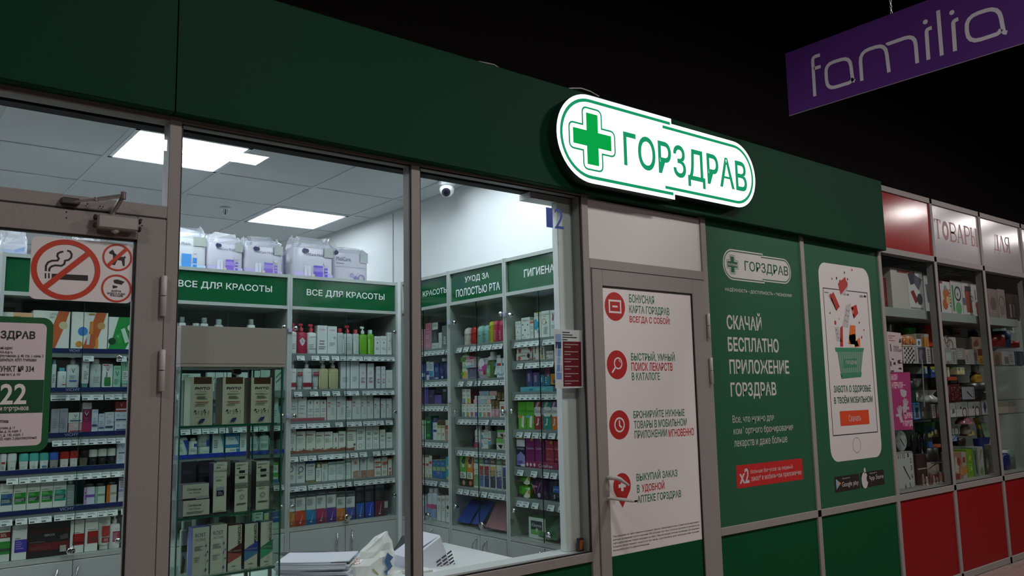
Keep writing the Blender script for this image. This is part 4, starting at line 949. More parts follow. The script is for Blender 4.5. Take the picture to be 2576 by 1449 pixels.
r_d(0, 'top', '''
1054 1069.5 829 B c07a92,d8b0bc | l .1 .9 .2 .9 5 d0a0b0 | tall pink carton
1070.5 1084 861 B c47c94,e0c0c8 | l .1 .9 .3 .7 2 d8a8b4 | pink carton at the bottom of a stack of three
1070.5 1084 835:860.5 B c47c94,e0c0c8 | l .1 .9 .3 .7 2 d8a8b4 | pink carton in the middle of a stack of three
1070.5 1083 813.5:834.5 B c06a7e,e0c0c8 | l .1 .9 .2 .4 1 d8a8b4 | pink carton on top of a stack of three
1086 1102 863 B dfe2da | l .1 .9 .3 .7 2 98a09a | white carton under a dark one
1086.5 1102 830:862.5 B 3a3c44 | p 0 0 .5 .9 1 0 55606a | dark carton under a small white one
1087.5 1101.5 811.5:829.5 B e2e4de,50545a | l .1 .9 .4 .8 3 7a827c | small white carton on top of a dark one
1103 1110.5 837 B dde2da | l .3 .7 .2 .9 6 a0a8a0 | narrow white carton
1111.5 1126 819 B 6e787e | r .3 .66 .16 .5 d8dede;t FERN .36 .6 .2 .46 3c4448 | grey carton with white label''')
r_d(1, 'second', '''
1052 1071 915 B 2c3c80 | r .5 .9 .2 .42 ccd8e8;l .1 .9 .6 .9 4 5a6ab0 | royal blue carton with white square
1072.3 1079.5 910 B dde3ea | r 0 1 .28 .5 2c3c80;l .2 .8 .6 .9 4 98a4b4 | narrow white carton with blue band
1080 1090.5 911 B dde3ea | r 0 1 0 .18 2c3c80;r .1 .9 .2 .5 3c90c4;l .2 .8 .6 .9 4 98a4b4 | white carton with sky blue square
1091.3 1104 914 B 26367a | t BB .3 .8 .5 .74 98a8d8;r .2 .9 .04 .12 ccd4e4 | deep blue carton with two big letters
1104.5 1119 901 O 1e2654,c8ccd4 | r .4 .7 .06 .2 c8ccd8;l .2 .8 .4 .7 3 5a6aa8 | navy bottle with silver cap
1119.5 1132 908 B 202c66,e0e4ea | l .2 .8 .3 .8 5 5a6aa8 | navy carton beside the cabinet side''')
r_d(2, 'third', '''
1053 1066 985 B 4c3440 | r .2 .8 .1 .75 6a3a3c | plum carton with brown window
1067 1077.5 972 B 5a3f98 | r .1 .3 0 1 7a60b8 | tall violet carton
1078.3 1092 981 B 3c3058 | l .1 .9 .5 .6 1 8878b0 | dark plum carton
1093 1110.5 994 B 6850a4 | l .2 .8 .84 .9 1 3c2c68 | square violet carton
1111.3 1130 975 B 1c1a28 | r .2 .6 .75 .9 8a8ea0;l .2 .7 .3 .6 3 4a4860 | black carton with silver window''')
r_d(3, 'fourth', '''
1052 1070.5 1057 B dfe6dc,6ab848 | r 0 .5 0 1 7ac050;r .5 1 .72 .8 6ab848;o .72 .14 .14 8a948c | white and green carton
1071 1084 1047 B 1c5a38 | r .2 .8 .7 .78 40b850;r .2 .8 .12 .25 38b048;l .2 .8 .3 .6 3 3a8a5a | dark green carton with bright green marks
1084.5 1097 1051 O 2c4090,24347c |  | blue bottle behind the cartons
1089 1100 1063:1107 B dfe3e2 | r .1 .85 .46 .6 24408a;l .3 .7 .7 .85 2 8a949a +0 | white carton with small navy square
1100.6 1109.5 1057 B e0e2d8,6a5434 | r 0 1 .74 1 5c4a30;r .1 .9 .62 .7 c09030;c .45 .32 .2 c8946c | white carton with brown top and ochre label
1110 1119.5 1057 B e0e2d8,6a5434 | r 0 1 .74 1 5c4a30;r .1 .9 .62 .7 8a9030;c .55 .3 .25 c8946c | white carton with brown top and olive label
1120 1132 1057 B d8c8bc | r 0 1 .55 .75 b8583c;r 0 1 0 .5 c89a88 | beige carton with orange band''')
r_d(4, 'fifth', '''
1050 1062.5 1145 B e0dcd6 | r 0 1 .76 1 c04030;r .2 .9 .5 .6 b83838;r .1 .7 0 .14 c0a080 | white carton with red top
1063.3 1071 1151 B e0dcd6 | r .1 .9 .6 .7 b83838;t E .35 .6 .44 .56 b06060;r .2 .7 0 .16 c09a7a | white carton with red patch
1071.7 1079 1151 B e0dcd6 | r .1 .9 .58 .7 b83838;t A .35 .65 .4 .54 b06060;r .2 .7 0 .16 c09a7a | white carton with red patch
1079.6 1087 1146 B e0dcd6,5c3048 | r .1 .9 .62 .74 b83838;t AE .3 .7 .44 .58 b06060;r .2 .7 0 .14 c09a7a | white carton with red patch
1087.8 1098 1157 B 1f64a4,c8c86c | r .1 .9 .42 .62 b0c070;t 50 .2 .7 .47 .58 1f5480;l .2 .8 .74 .86 2 8ab8dc | blue sun carton with lime square
1098.6 1109 1157 B 1f64a4,c8c86c | r .1 .9 .42 .62 b0c070;t 50 .2 .7 .47 .58 1f5480;l .2 .8 .74 .86 2 8ab8dc;r .2 .8 .26 .38 a878c8 | blue sun carton with lime square
1109.6 1121 1157 B 1f64a4,c8c86c | r .1 .9 .42 .62 b0c070;t 50 .2 .7 .47 .58 1f5480;l .2 .8 .74 .86 2 8ab8dc | blue sun carton with lime square
1121.7 1133 1149 B 38a0c4 | r .2 .9 .45 .6 b0c8a0;r .3 1 0 .14 c8b838 | turquoise carton with yellow corner''')
r_d(5, 'bottom', '''
1050 1071.5 1247 B d4dee4 | r .3 .9 .42 .55 d098b0;c .6 .3 .3 9ab0d8;l .5 .9 .8 .9 1 98a4b0 | white carton with pink and blue splash
1073.5 1085 1228 O d4dde8,dfe4e8 | r 0 1 .45 .62 c85880;r 0 1 .1 .42 8aa4d4 | white bottle with pink and blue splash
1085.3 1097.5 1228 O d4dde8,dfe4e8 | r 0 1 .45 .62 c85880;r 0 1 .1 .42 8aa4d4 | white bottle with pink and blue splash
1099 1109.5 1246 B e6e6e2,a03038 | t FB .2 .8 .76 .9 a02830;l .3 .8 .4 .62 3 a0a8a8 | white carton lettered in red with a red lid
1110 1120 1246 B e6e6e2,7a7a7a | t pH .2 .8 .74 .9 4a4a4c;l .3 .8 .4 .62 3 a0a8a8 | white carton lettered in grey with a grey lid
1120.6 1131.5 1246 B e6e6e2,5a3040 | t Tar .2 .8 .8 .92 a04838;c .55 .56 .25 3c3434;l .3 .8 .2 .4 2 a0a8a8 | white carton lettered in rust with a black disc''')
ZE = [zs_(1200, 864.5), zs_(1200, 952), zs_(1200, 1049), zs_(1200, 1129), zs_(1200, 1228)]
E_ = {'top': (ZE[0], [1147, 1164, 1181, 1192, 1208, 1220, 1236, 1248], 873, None), 'second': (ZE[1], [1151, 1173, 1193, 1212, 1224, 1238, 1254, 1267], 960, None), 'third': (ZE[2], [1150, 1162, 1173, 1183, 1193, 1203, 1213, 1235, 1246, 1258], 1057, None),
      'fourth': (ZE[3], [1149, 1164, 1177, 1190, 1200, 1208, 1217, 1232, 1249, 1260], 1135, None), 'fifth': (ZE[4], [1150, 1165, 1181, 1192, 1209, 1226, 1241, 1254, 1270], 1238, None)}
CABE = 'oral care cabinet'
cabinet(SI, 'middle side cabinet with a two-line oral care sign', -1.116, -.572, VS, DEP, E_, seam=us(1205), knobs=[(1143, 812), (1260, 790), (1144, 1037), (1265, 1036), (1146, 1274)], locks=[(1212, 1322)],
        pulls=[(1193, 1355, 1402), (1219, 1361, 1408)], header=[('УХОД ЗА', usg(1169.2, 705)[0], usg(1230, 693)[0], usg(1200, 708)[1], usg(1200, 690)[1]), ('ПОЛОСТЬЮ РТА', usg(1147, 740)[0], usg(1257.4, 717)[0], usg(1200, 739)[1], usg(1200, 719)[1])],
        catches=[(1267, 792, .012)])
def r_e(i, nm, s, v=.04, dep=.06): row(SI, ZE[i] if i < 5 else .7285, VS + v, '%s shelf, %s' % (nm, CABE), s, dep=dep)
sn = 't splat .1 1.0 .86 .97 %s;l .1 .9 .2 .6 6 %s'
r_e(0, 'top', '''
1163 1178.5 824 S d6cfc4,d8d2c8 | t dont -.3 1.2 .84 .98 2a2420;l .1 .9 .3 .7 5 8a8076 | cream spray can
1179.3 1195 821.5 S a8201e,b02420 | t dont -.2 1.1 .84 .98 5a1010;l .1 .9 .2 .5 3 6a1414 | red spray can
1196 1211.5 819 S 8ab8b4,94c2bc | t lion -.2 1.1 .6 .8 24383c;l .1 .9 .1 .5 5 5a8a8a | mint spray can
1212 1227 817.5 S 8ab8b4,94c2bc | t blon -.2 1.1 .66 .84 24383c;l .1 .9 .1 .5 5 5a8a8a | mint spray can
1227.3 1238.5 808 S b8b838,c4c840 | t lon .1 1.1 .84 .98 3c3c14;l .1 .9 .1 .7 6 8a8a20 | lime yellow spray can
1239 1250 806 S c03c5c,c8506c | l .1 .9 .1 .7 6 e08898 | pink spray can
1250.5 1265 804 S c43a5e,cc5070 | l .1 .9 .1 .7 6 e08898 | pink spray can
1262.5 1270 834 B d8a088 | l .1 .9 .3 .7 2 c08070 | peach carton in the corner +.02''')
r_e(1, 'second', '''
1159 1176 881 O dfe3d4,4a8a3c | r 0 1 .78 1 5a8a3c;p .5 .74 1 .5 .9 .4 .6 .62 8ab848;t ТУБУ .0 .8 .48 .58 26282a;c .55 .2 .3 d8a030;c .25 .24 .2 4a8a3c | white mouthwash bottle with citrus label
1176.5 1197.5 925 B 68607e | c .45 .78 .11 8a849a;l .2 .9 .06 .14 1 c8c4d0 | grey violet carton under the hanging card
1175 1196 898:925 B e0d8dc | r 0 1 .76 1 a82c58;t EN .15 .5 .8 .96 f0e0e8;l .1 .9 .5 .7 2 9a5a80;c .8 .5 .12 c0a090;p 0 0 1 .1 1 .3 0 .14 98b8d0 +-.012 | white and magenta card
1199.5 1223.5 900 G e2d4e0 | c .5 .74 .3 eceaf0;p .5 .55 1 .7 1 .42 .6 .4 c83ca0;r .1 .8 .36 .44 c040a0;c .8 .26 .14 a02848;l .2 .9 .1 .2 2 8a8a9a | pink and white pouch with magenta flowers
1224 1241.5 885 F 4c6c2c,e4e6e4 | r 0 .5 .1 .8 7aa878;l .05 .45 .3 .6 4 d0e0d0 | green foam bottle with white pump
1238.5 1249 893 T dfe5ea,e4e8ea | p .2 .4 1 .6 1 .3 3c80b8 | leaning white tube with blue flash
1249 1261.5 901 B e0e6e8 | r .1 .9 .6 .74 c03030;p 0 .12 .4 .26 .7 .12 1 .22 1 .16 .7 .06 .4 .2 0 .06 5098c4;l .2 .8 .5 .55 1 8a9498 | white carton with red label and blue wave
1262 1276 901 B e0e6e8 | r .1 .8 .6 .76 3080b8;p 0 .12 .4 .26 .7 .12 1 .22 1 .16 .7 .06 .4 .2 0 .06 5098c4 | white carton with blue label and wave''')
bx = 'l .15 .85 .8 .94 3 %s;l .2 .8 .48 .66 3 8a8e8e;p .2 .06 .8 .06 .84 .32 .74 .38 .26 .38 .16 .32 %s;r .2 .8 .0 .05 %s'
r_e(2, 'third', '''
1161.5 1171.6 1016.5 B e6e8e4 | %s | small white carton with grey blue tube
1172 1182.1 1016.5 B e6e8e4 | %s | small white carton with yellow tube
1182.5 1192.6 1016.5 B e6e8e4 | %s | small white carton with coral tube
1193 1203.1 1016.5 B e6e8e4 | %s | small white carton with violet tube
1203.5 1213.6 1016.5 B e6e8e4 | %s | small white carton with teal tube
1214 1224.1 1016.5 B e6e8e4 | %s | small white carton with salmon tube
1224.5 1235.6 1016.5 B e6e8e4 | %s | small white carton with rose tube
1162.5 1173 979:1015.8 B e6e8e4 | %s | upper white carton with grey blue tube
1173.5 1184 979:1015.8 B e6e8e4,8a2024 | %s | upper white carton with yellow tube
1191 1203 1005:1015.8 B e0b0b0 | r .7 1 0 1 c8b4d8 | pastel pink flat carton
1203.5 1222.5 1005:1015.8 B a8ccd4 | r 0 .4 0 1 c4b4d8 | pastel blue flat carton
1223 1234 1005:1015.8 B e0b8ac |  | pastel salmon flat carton
1193.5 1219 996:1004.5 B e6e8e4 | l .05 .95 .2 .8 2 8a8e8e | flat white carton lying in the pile
1219.5 1246 996:1004.5 B e6e8e4 | t BB .25 .4 .2 .8 8a8e8e;l .5 .95 .2 .8 2 8a8e8e | flat white carton lying in the pile
1206 1230 984:995.5 B b4a8c8 | r .55 1 0 1 90b8c8 | pastel lilac carton on top of the pile
1231 1250 984:995.5 B d8a8a0 |  | pastel rose carton on top of the pile
1250.5 1260 987:1006.5 B 6a563a | r .2 .8 .04 .2 b8a888;c .5 .6 .15 8a7a58 | brown carton in the upper row
1261 1270.5 987:1006.5 B 6a563a | r .2 .8 .04 .2 b8a888;c .5 .6 .15 8a7a58 | brown carton in the upper row
1235.8 1245 1007:1027 B 6a563a | r .2 .8 .04 .2 b8a888;c .5 .6 .15 8a7a58 | brown carton in the lower row
1245.6 1255 1007:1027 B 6a563a | r .2 .8 .04 .2 b8a888;c .5 .6 .15 8a7a58 | brown carton in the lower row
1236 1245.3 1028 B d09aa8 | c .5 .5 .3 e0b8c4 | pink carton under the brown ones
1245.8 1255 1028 B d09aa8 | c .5 .5 .3 e0b8c4 | pink carton under the brown ones
1256 1275 1010 B e6e4e0 | r .25 .62 .12 .7 6a4a3c;r .35 .6 .35 .65 c85830;l .1 .7 .8 .86 1 c07060 | white carton with orange window''' % (bx % ('5a5a5c', '7a94a0', '8a7aa0'), bx % ('c06868', 'b0b050', 'a04040'), bx % ('c06868', 'c06468', 'c89898'), bx % ('5a5a5c', '7054a0', '9a88c0'), bx % ('5a5a5c', '5aa098', '90c0b8'), bx % ('5a5a5c', 'c89a80', 'd8b8a8'), bx % ('5a5a5c', 'c05868', 'd89aa4'), bx % ('a05050', '88a4ac', 'a03030'), bx % ('a05050', 'c0b84c', 'c04040')))
r_e(3, 'fourth', '''
1167 1190 1066 B 24201f | r .45 .55 .1 .95 6a3020;l .6 .9 .2 .8 4 5a5a5c | black carton with rust stripe at the back +.06
1192 1205.5 1071 O dfe2e2,e0e4e4 | o .5 .6 .3 8a8a98;r 0 1 .3 .36 4a3a78;r 0 1 .05 .28 a02c48 | white bottle with violet and red foot
1206.5 1220 1071 O dfe2e2,e0e4e4 | l .2 .8 .3 .8 4 98a0a0;r 0 1 .1 .2 4a3a78 | white bottle with a violet line +.02
1211 1228 1110:1129 B e2e6e4 | t DON .45 .9 .6 .86 5a5c60;p 0 .2 .3 .2 .2 .7 0 .8 5098b8 | white carton at the bottom of a pair
1211 1228 1088:1109.5 B e2e6e4 | t DON .45 .9 .7 .9 5a5c60;r .3 1 .3 .36 a83838;p 0 .2 .3 .2 .2 .7 0 .8 5098b8 | white carton on top of a pair
1228.5 1235 1085:1118 B dfe4e2 | r 0 1 .36 .46 b03030;l .2 .8 .6 .9 3 98a0a0;p 0 0 1 0 1 .3 0 .2 5098b8 | narrow white carton with red line
1249 1270 1103 B dcd8c8,6aa850 | r 0 1 .62 1 74b458;p .2 .45 .75 .45 .6 .1 .4 .2 2c2c2c | green topped carton at the bottom of a pair
1251.5 1272 1082:1102 B dcd8c8,6aa850 | r 0 1 .72 1 74b458;p .3 .55 .85 .5 .7 .1 .5 .2 2c2c2c;r 0 1 0 .1 b88860 | green topped carton on top of a pair
1267.5 1277 1087 B dccac4 | c .5 .8 .2 b03030;l .2 .8 .1 .6 4 b08a8a | pale pink carton in the corner +-.005''')
hz = 'r 0 1 .46 1 %s;p .2 .75 .8 .98 .85 .75 .6 .62 .35 .7 24241f;p .3 .66 .7 .66 .66 .56 .34 .56 dcdcd0;r .06 .94 .24 .42 e2e2da;l .2 .8 .26 .4 3 3a3a3a;r 0 1 0 .22 2c2824;c .6 .11 .22 %s'
hc = 'r 0 1 .76 1 %s;t 80%% .2 .8 .8 .88 e8e8e4;l .1 .9 .9 .97 1 e0e0dc;r .1 .9 .42 .7 %s;r .1 .9 .06 .4 %s;d ФОРТЕ .06 .3 .1 .6 %s;l .5 .9 .3 .6 4 8a8080'
r_e(4, 'fifth', '''
1157.5 1173.5 1138 B 4a9a38,3c8a30 | %s | tall green carton with black horse
1174.2 1190 1138.5 B d07a30,c06a24 | %s | tall orange carton with black horse
1191 1204.5 1146 B dfe0da | %s | white carton with green top and orange sideways word
1206 1217.3 1147 B dfe0da | %s | white carton with green top and red label
1218 1231.3 1148 B dfe0da | %s | white carton with navy top
1232.5 1247.5 1149 B dfe0da | %s | white carton with maroon top and black sideways word
1248.5 1263 1150 B dfe0da | %s | white carton with green top and blue sideways word
1264 1280 1151 B dfe0da | %s | white carton with maroon top in the corner''' % (hz % ('5aa83c', 'b8946c'), hz % ('d88028', 'c87040'), hc % ('3a7a48', 'e4e4e0', '8ab080', 'd06020'), hc % ('3a7a48', 'a83c38', '5a7ab0', '5a9a58'), hc % ('2c3a74', '9c3038', '3a3c74', '4a58a0'), hc % ('6a2024', 'd8a860', '4a4a50', '1c1c40'), hc % ('3a7a48', 'dcdcd8', '5a548a', '2c3078'), hc % ('6a2024', '4a5a9c', '4a4a50', '1c1c40')))
# flat packs leaning in the bottom compartment
def leaf(fr, pts, th, ma, name, label, cat, group, decor=()):
    """a thin leaning pack: quad in local space, given thickness"""
    P = [Vector(p) for p in pts]; n = (P[1] - P[0]).cross(P[2] - P[0]).normalized() * th; mb = MB(); k = len(P)
    mb.add([tuple(p) for p in P] + [tuple(p + n) for p in P], [tuple(range(k)), tuple(range(2 * k - 1, k - 1, -1))] + [(i, k + i, k + (i + 1) % k, (i + 1) % k) for i in range(k)], ma)
    o = mb.build(name, fr, label=label, cat=cat, group=group)
    for nm, dp, dm in decor:
        Q = [P[0] + (P[1] - P[0]) * a + (P[-1] - P[0]) * b for a, b in dp]; s = -n.normalized() * .0012
        if (s.y > 0): s = -s
        m2 = MB(); m2.add([tuple(q + s) for q in Q], [tuple(range(len(Q)))], dm); m2.build(nm, fr, o)
    return o
def sp(x, y, v): u, z = at(SI, x, y, v); return (u, v, z)
W_ = 'bottom compartment, ' + CABE; GI = 'insole packs in the oral care cabinet'
vv = VS
leaf(SI, [sp(1152, 1312, vv + .03), sp(1182, 1318, vv + .03), sp(1216, 1262, vv + .15), sp(1184, 1256, vv + .15)], .006, mat('20409c', .25), 'insole_pack', 'dark blue insole pack with a yellow loop, ' + W_, 'insole pack', GI,
     [('yellow_loop', [(.2, .3), (.42, .3), (.5, .85), (.36, .9)], mat('a89c2c', .4)), ('black_sole', [(.46, .12), (.8, .15), (.85, .8), (.55, .85)], mat('24262a', .5))])
leaf(SI, [sp(1188, 1318, vv + .028), sp(1212, 1322, vv + .028), sp(1246, 1264, vv + .14), sp(1222, 1260, vv + .14)], .006, mat('2c4898', .25), 'insole_pack', 'blue insole pack with a white sole, ' + W_, 'insole pack', GI,
     [('white_sole', [(.15, .45), (.7, .45), (.8, .92), (.35, .95)], mat('b4bcc0', .4)), ('green_patch', [(.15, .18), (.6, .15), (.6, .42), (.15, .42)], mat('8aa048', .4))])
leaf(SI, [sp(1222, 1327, vv + .026), sp(1276, 1338, vv + .026), sp(1279, 1262, vv + .12), sp(1250, 1268, vv + .12)], .006, film('b8808c', .8, .2), 'insole_pack', 'pink clear insole pack with blue inlay, ' + W_, 'insole pack', GI,
     [('blue_inlay', [(.35, .35), (.6, .3), (.9, .9), (.6, .95)], mat('34489c', .4)), ('pink_rim', [(.2, .28), (.5, .2), (.55, .26), (.25, .36)], mat('c05868', .4))])
# ---------------------------------------------------------------- hygiene cabinet
ZF = [zs_(1340, 851), zs_(1340, 905.7), zs_(1345, 985), zs_(1345, 1081), zs_(1345, 1178), zs_(1345, 1257)]
F_ = {'top': (ZF[0], [1292, 1308, 1323, 1338, 1363, 1378], 862, None), 'second': (ZF[1], [1298, 1318, 1332, 1347, 1360, 1374], 913, None), 'third': (ZF[2], [1294, 1308, 1322, 1335, 1348, 1360, 1377, 1388], 992, None),
      'fourth': (ZF[3], [1297, 1317, 1337, 1355, 1378, 1400], 1088, None), 'fifth': (ZF[4], [1299, 1333, 1362, 1382], 1182, None), 'sixth': (ZF[5], [1298, 1313, 1336, 1375, 1402], 1266, None)}
CABF = 'hygiene cabinet'
cabinet(SI, 'side cabinet under the one-word hygiene sign beside the pillar', -.570, -.11, VS, DEP, F_, seam=us(1366, 1000), knobs=[(1284, 793), (1287, 1035), (1293, 1285)], locks=[(1380, 1348)], pulls=[(1354, 1390, 1430), (1388, 1398, 1440)],
        header=[('ГИГИЕНА', usg(1318.1, 686)[0], usg(1394, 669)[0], usg(1340, 694)[1], usg(1340, 674)[1])])
def r_f(i, nm, s, dep=.06): row(SI, ZF[i], VS + .04, '%s shelf, %s' % (nm, CABF), s, dep=dep)
ep = 't ЭПИГЕН .1 .9 .82 .9 8a9094;c .2 .68 .06 4a4a4c;c .75 .66 .06 4a4a4c;c .45 .42 .07 3a3a3c;c .2 .2 .06 4a4a4c;c .8 .2 .05 7a7a7c;l .2 .8 .06 .1 1 a0a8a8'
r_f(0, 'top', '''
1296 1309.5 808.5 B e4e8e6 | %s | narrow white carton with scattered dots
1311 1333 799 B e4e8e6 | %s | broad white carton with scattered dots
1333.8 1342.5 806 B e2e6e2,c86a50 | r 0 1 .84 .96 c05a40;o .5 .6 .3 8a9098;o .5 .3 .3 8a9098 | narrow white carton with orange top
1343.3 1360 786 B e8ece8 | r .3 .65 .95 1 c8b830;t LACTACYD .1 .98 .84 .91 6a7074;p .05 .7 .3 .76 .7 .6 .7 .42 .3 .3 .05 .36 3ca0c0;l .4 .9 .18 .3 3 5a7aa8 | white wash carton with a turquoise splash
1361 1382 782 B e8ece8 | t LACTACYD .1 .95 .84 .9 6a7074;l .2 .7 .78 .81 1 5a5a60;o .35 .6 .25 c0b070;c .62 .56 .06 4a4a50;l .3 .8 .12 .4 5 98a0a4 | white wash carton with a golden ring
1383 1398 780 B e8ece8 | t LACTACYD .1 1.3 .84 .9 6a7074;p .4 .6 .6 .6 .65 .8 .5 .9 8a2838;l .2 .8 .3 .45 2 b0b8b8 | white wash carton with a red figure''' % (ep, ep))
r_f(1, 'second', '''
1299 1339 888:906 B e4e2dc,b0a89c | t KOTEX .3 .6 .5 .72 3a3436;c .78 .6 .1 4a2c34;c .2 .3 .09 c04a48;r .8 1 .05 .25 c86a60 | flat white tampon carton at the bottom of a pair
1300 1340 867.5:887.5 B e4e2dc,b0a89c | t KOTEX .3 .6 .5 .74 3a3436;p .72 .4 .86 .4 .86 .9 .76 .8 6a3a40;c .2 .3 .09 c04a48;c .9 .34 .08 b84848 | flat white tampon carton on top of a pair
1340.5 1354 864 B e2e0d8 | t KOTEX .1 .9 .9 .96 3a3436;p .35 .4 .55 .4 .6 .8 .45 .85 5a4a44;c .3 .1 .15 c04a48 | upright white carton with a walking figure
1354.8 1369 862 B e2e0d8 | t KOTEX .1 .7 .84 .92 3a3436;p .5 .2 .75 .2 .7 .7 .55 .7 4a4a48;c .25 .5 .16 c84a40;r .5 .8 .06 .3 c8a850 | upright white carton with a seated figure
1374 1392 883 B e2e0da | t KOTEX .1 .9 .5 .74 3a3436;c .2 .2 .08 c04a48 | small white carton beside the pillar''')
r_f(2, 'third', '''
1309 1391 973 B 58a8b8,88c4d0 | t ob .28 .4 .2 .75 2c4a80;t tampons .5 .8 .2 .7 b0dce4 | long turquoise carton lying across the front
1313.5 1327.5 931:972 B 5c3c8c,7a5aa8 | r .3 .5 .3 .8 b0a8c8;r .55 .7 .3 .8 a098c0;c .6 .08 .4 2c5a90 +.03 | violet tampon carton
1330.5 1345 937:972 B 5c3c8c,7a5aa8 | r .25 .45 .3 .8 b0a8c8;r .5 .66 .3 .8 a098c0;c .5 .08 .4 2c5a90 +.03 | violet tampon carton
1345.6 1358.5 943:972 B 1f7aa0,2c8ab0 | r .4 .6 .3 .8 a8c8d4;c .5 .08 .4 2c5a90 +.03 | blue tampon carton
1359.5 1373 925:970 B 7a3a52,2c6a80 | r 0 1 0 .5 2c8098;t ob .45 .85 .5 .66 dfe4ec;l .1 .4 .1 .5 3 c8dce0 +.03 | crimson and teal tampon carton
1374 1390 940:968 B c8962c,a8742c | c .6 .3 .2 3a5a90;p .1 .9 .5 .6 .4 .2 .1 .3 d8702c;p .6 .9 1 .8 .9 .4 4a9a98 +.03 | orange patterned tampon carton''')
nt_ = 'r 0 1 .52 1 56a828;t Naturella .0 1.0 .62 .72 2c6a20;r 0 .5 .42 .5 %s;p .4 .1 .7 .05 .8 .45 .6 .5 .45 .4 dfe4d8;c .9 .26 .1 c89a28'
dc = 'p 0 .8 1 .8 1 1 0 1 %s;p .1 .8 .4 .8 .7 1 .4 1 b8b0ac;p 0 .55 .2 .48 .8 .48 1 .55 1 .78 .8 .82 .2 .82 0 .78 e4e0e0;t Discreet .08 .95 .6 .74 3a3436;p .25 .14 .5 .18 .6 .4 .42 .42 .4 .24 .22 .2 e0dcdc'
r_f(3, 'fourth', '''
1303.5 1323.5 1010.5 B 5cae30,4c9a28 | %s | green pad pack with daisies
1324 1343.3 1010.5 B 5cae30,4c9a28 | %s | green pad pack with daisies
1344.3 1364.5 1011 B 9c2438,b0aca8 | %s | red and white pad pack
1366.5 1386.5 1011 B 1f8a7c,b0aca8 | %s | teal and white pad pack
1387.3 1403 1011 B d06a28,b0aca8 | %s | orange and white pad pack by the pillar''' % (nt_ % 'd08830', nt_ % '6aa0c8', dc % '8c2034', dc % '1c8074', dc % '6a3a80'))
cf = 't Carefree .08 .9 .58 .65 e8d8e4;c .72 .9 .14 d0a428;l .1 .9 .1 .16 2 c898b8;p .0 1 .25 1 .12 .93 d8c0d0'
r_f(4, 'fifth', '''
1300 1320.5 1097 B 2c2440,3a3058 | r 0 1 .9 1 b89a3c;r 0 1 .66 .88 d8d4dc;t always .08 .9 .54 .64 dcd8e4;p 0 .36 .5 .5 1 .36 1 .05 0 .05 8a84c0;p .1 .2 .7 .2 .7 .1 .1 .1 5a4aa0;r .5 1 .02 .1 d8d4e0 | dark violet pad pack with pale flowers
1322.3 1344.3 1097 B 7a1c64,8a2c74 | %s | purple liner pack with yellow dot
1345.6 1366.6 1097.5 B 7a1c64,8a2c74 | %s | purple liner pack with yellow dot
1368.6 1389 1108:1163 B 98203c,a83450 | %s +.01 | crimson liner pack with yellow dot
1390 1405 1110:1163 B 98203c,a83450 | t Care .1 1.2 .58 .68 e8d8e4;l .1 .9 .1 .16 2 c898b8 +.01 | crimson liner pack beside the pillar
1323 1404 1162.5 B 8a2450,a03a64 | t Carefree .42 .85 .2 .7 ecdfe6;c .07 .5 .035 e8d8e0;c .18 .5 .035 e8d8e0;c .3 .5 .035 e8d8e0 +-.003 | long crimson liner pack lying in front''' % (cf, cf, cf))
gp = 'p .5 .1 .75 .0 1 .1 1 .9 .8 .6 dfe0d0;l .1 .5 .5 .7 2 2c5a20;%s;c .95 .5 .1 c0902c'
r_f(5, 'sixth', '''
1300.5 1333.5 1220 G 56a024 | %s | green soft pad pack at the bottom of a pair
1302 1333 1187:1219 G 4c9426 | %s | green soft pad pack on top of a pair
1334 1371 1190.5 G 42204e | r .18 .4 .8 .92 c8c4cc;p .05 .6 .35 .2 .3 .5 a83068;p .45 .2 .75 .66 .6 .6 a83068;t Libresse .15 .5 .46 .56 d0d0e8;c .6 .18 .1 b0a4b8 | dark purple soft pack with pink wings
1372 1406 1195 G 14162c | p .55 .35 1 .35 1 .6 .55 .6 1c50a8;t plus .6 .95 .42 .52 d0d8ec;t 5 .6 .72 .12 .26 c8ccd4 | black soft pack with blue label''' % (gp % 'r .05 .5 .05 .2 4c2a50', gp % 'r .0 .5 .22 .32 6a3a5c'), dep=.1)
o = goods('B', SI, us(1316, 1320), us(1358, 1320), .7285, at(SI, 1330, 1299, VS + .05)[1], VS + .05, 'dfe5df,3c8a30', 'r .14 .82 .42 .84 2c3036;t Kleenex .2 .78 .56 .72 e4e8e8;r .14 .82 .2 .42 4a9a30;c .5 .42 .07 c8d0c8', 'green and white tissue pack, bottom of the hygiene side cabinet', 'goods, bottom of ' + CABF, dep=.09, name='tissue_pack', cat='tissue pack')
leaf(SI, [sp(1356, 1350, vv + .03), sp(1404, 1362, vv + .03), sp(1410, 1300, vv + .13), sp(1378, 1300, vv + .13)], .006, film('4a7a58', .8, .2), 'insole_pack', 'green clear insole pack with red inlay, bottom of the hygiene cabinet', 'insole pack', None,
     [('blue_band', [(.0, .42), (.95, .5), (.95, .66), (.05, .6)], mat('2c4484', .4)), ('red_inlay', [(.45, .12), (1, .05), (1, .48), (.8, .48)], mat('8a3430', .45))])
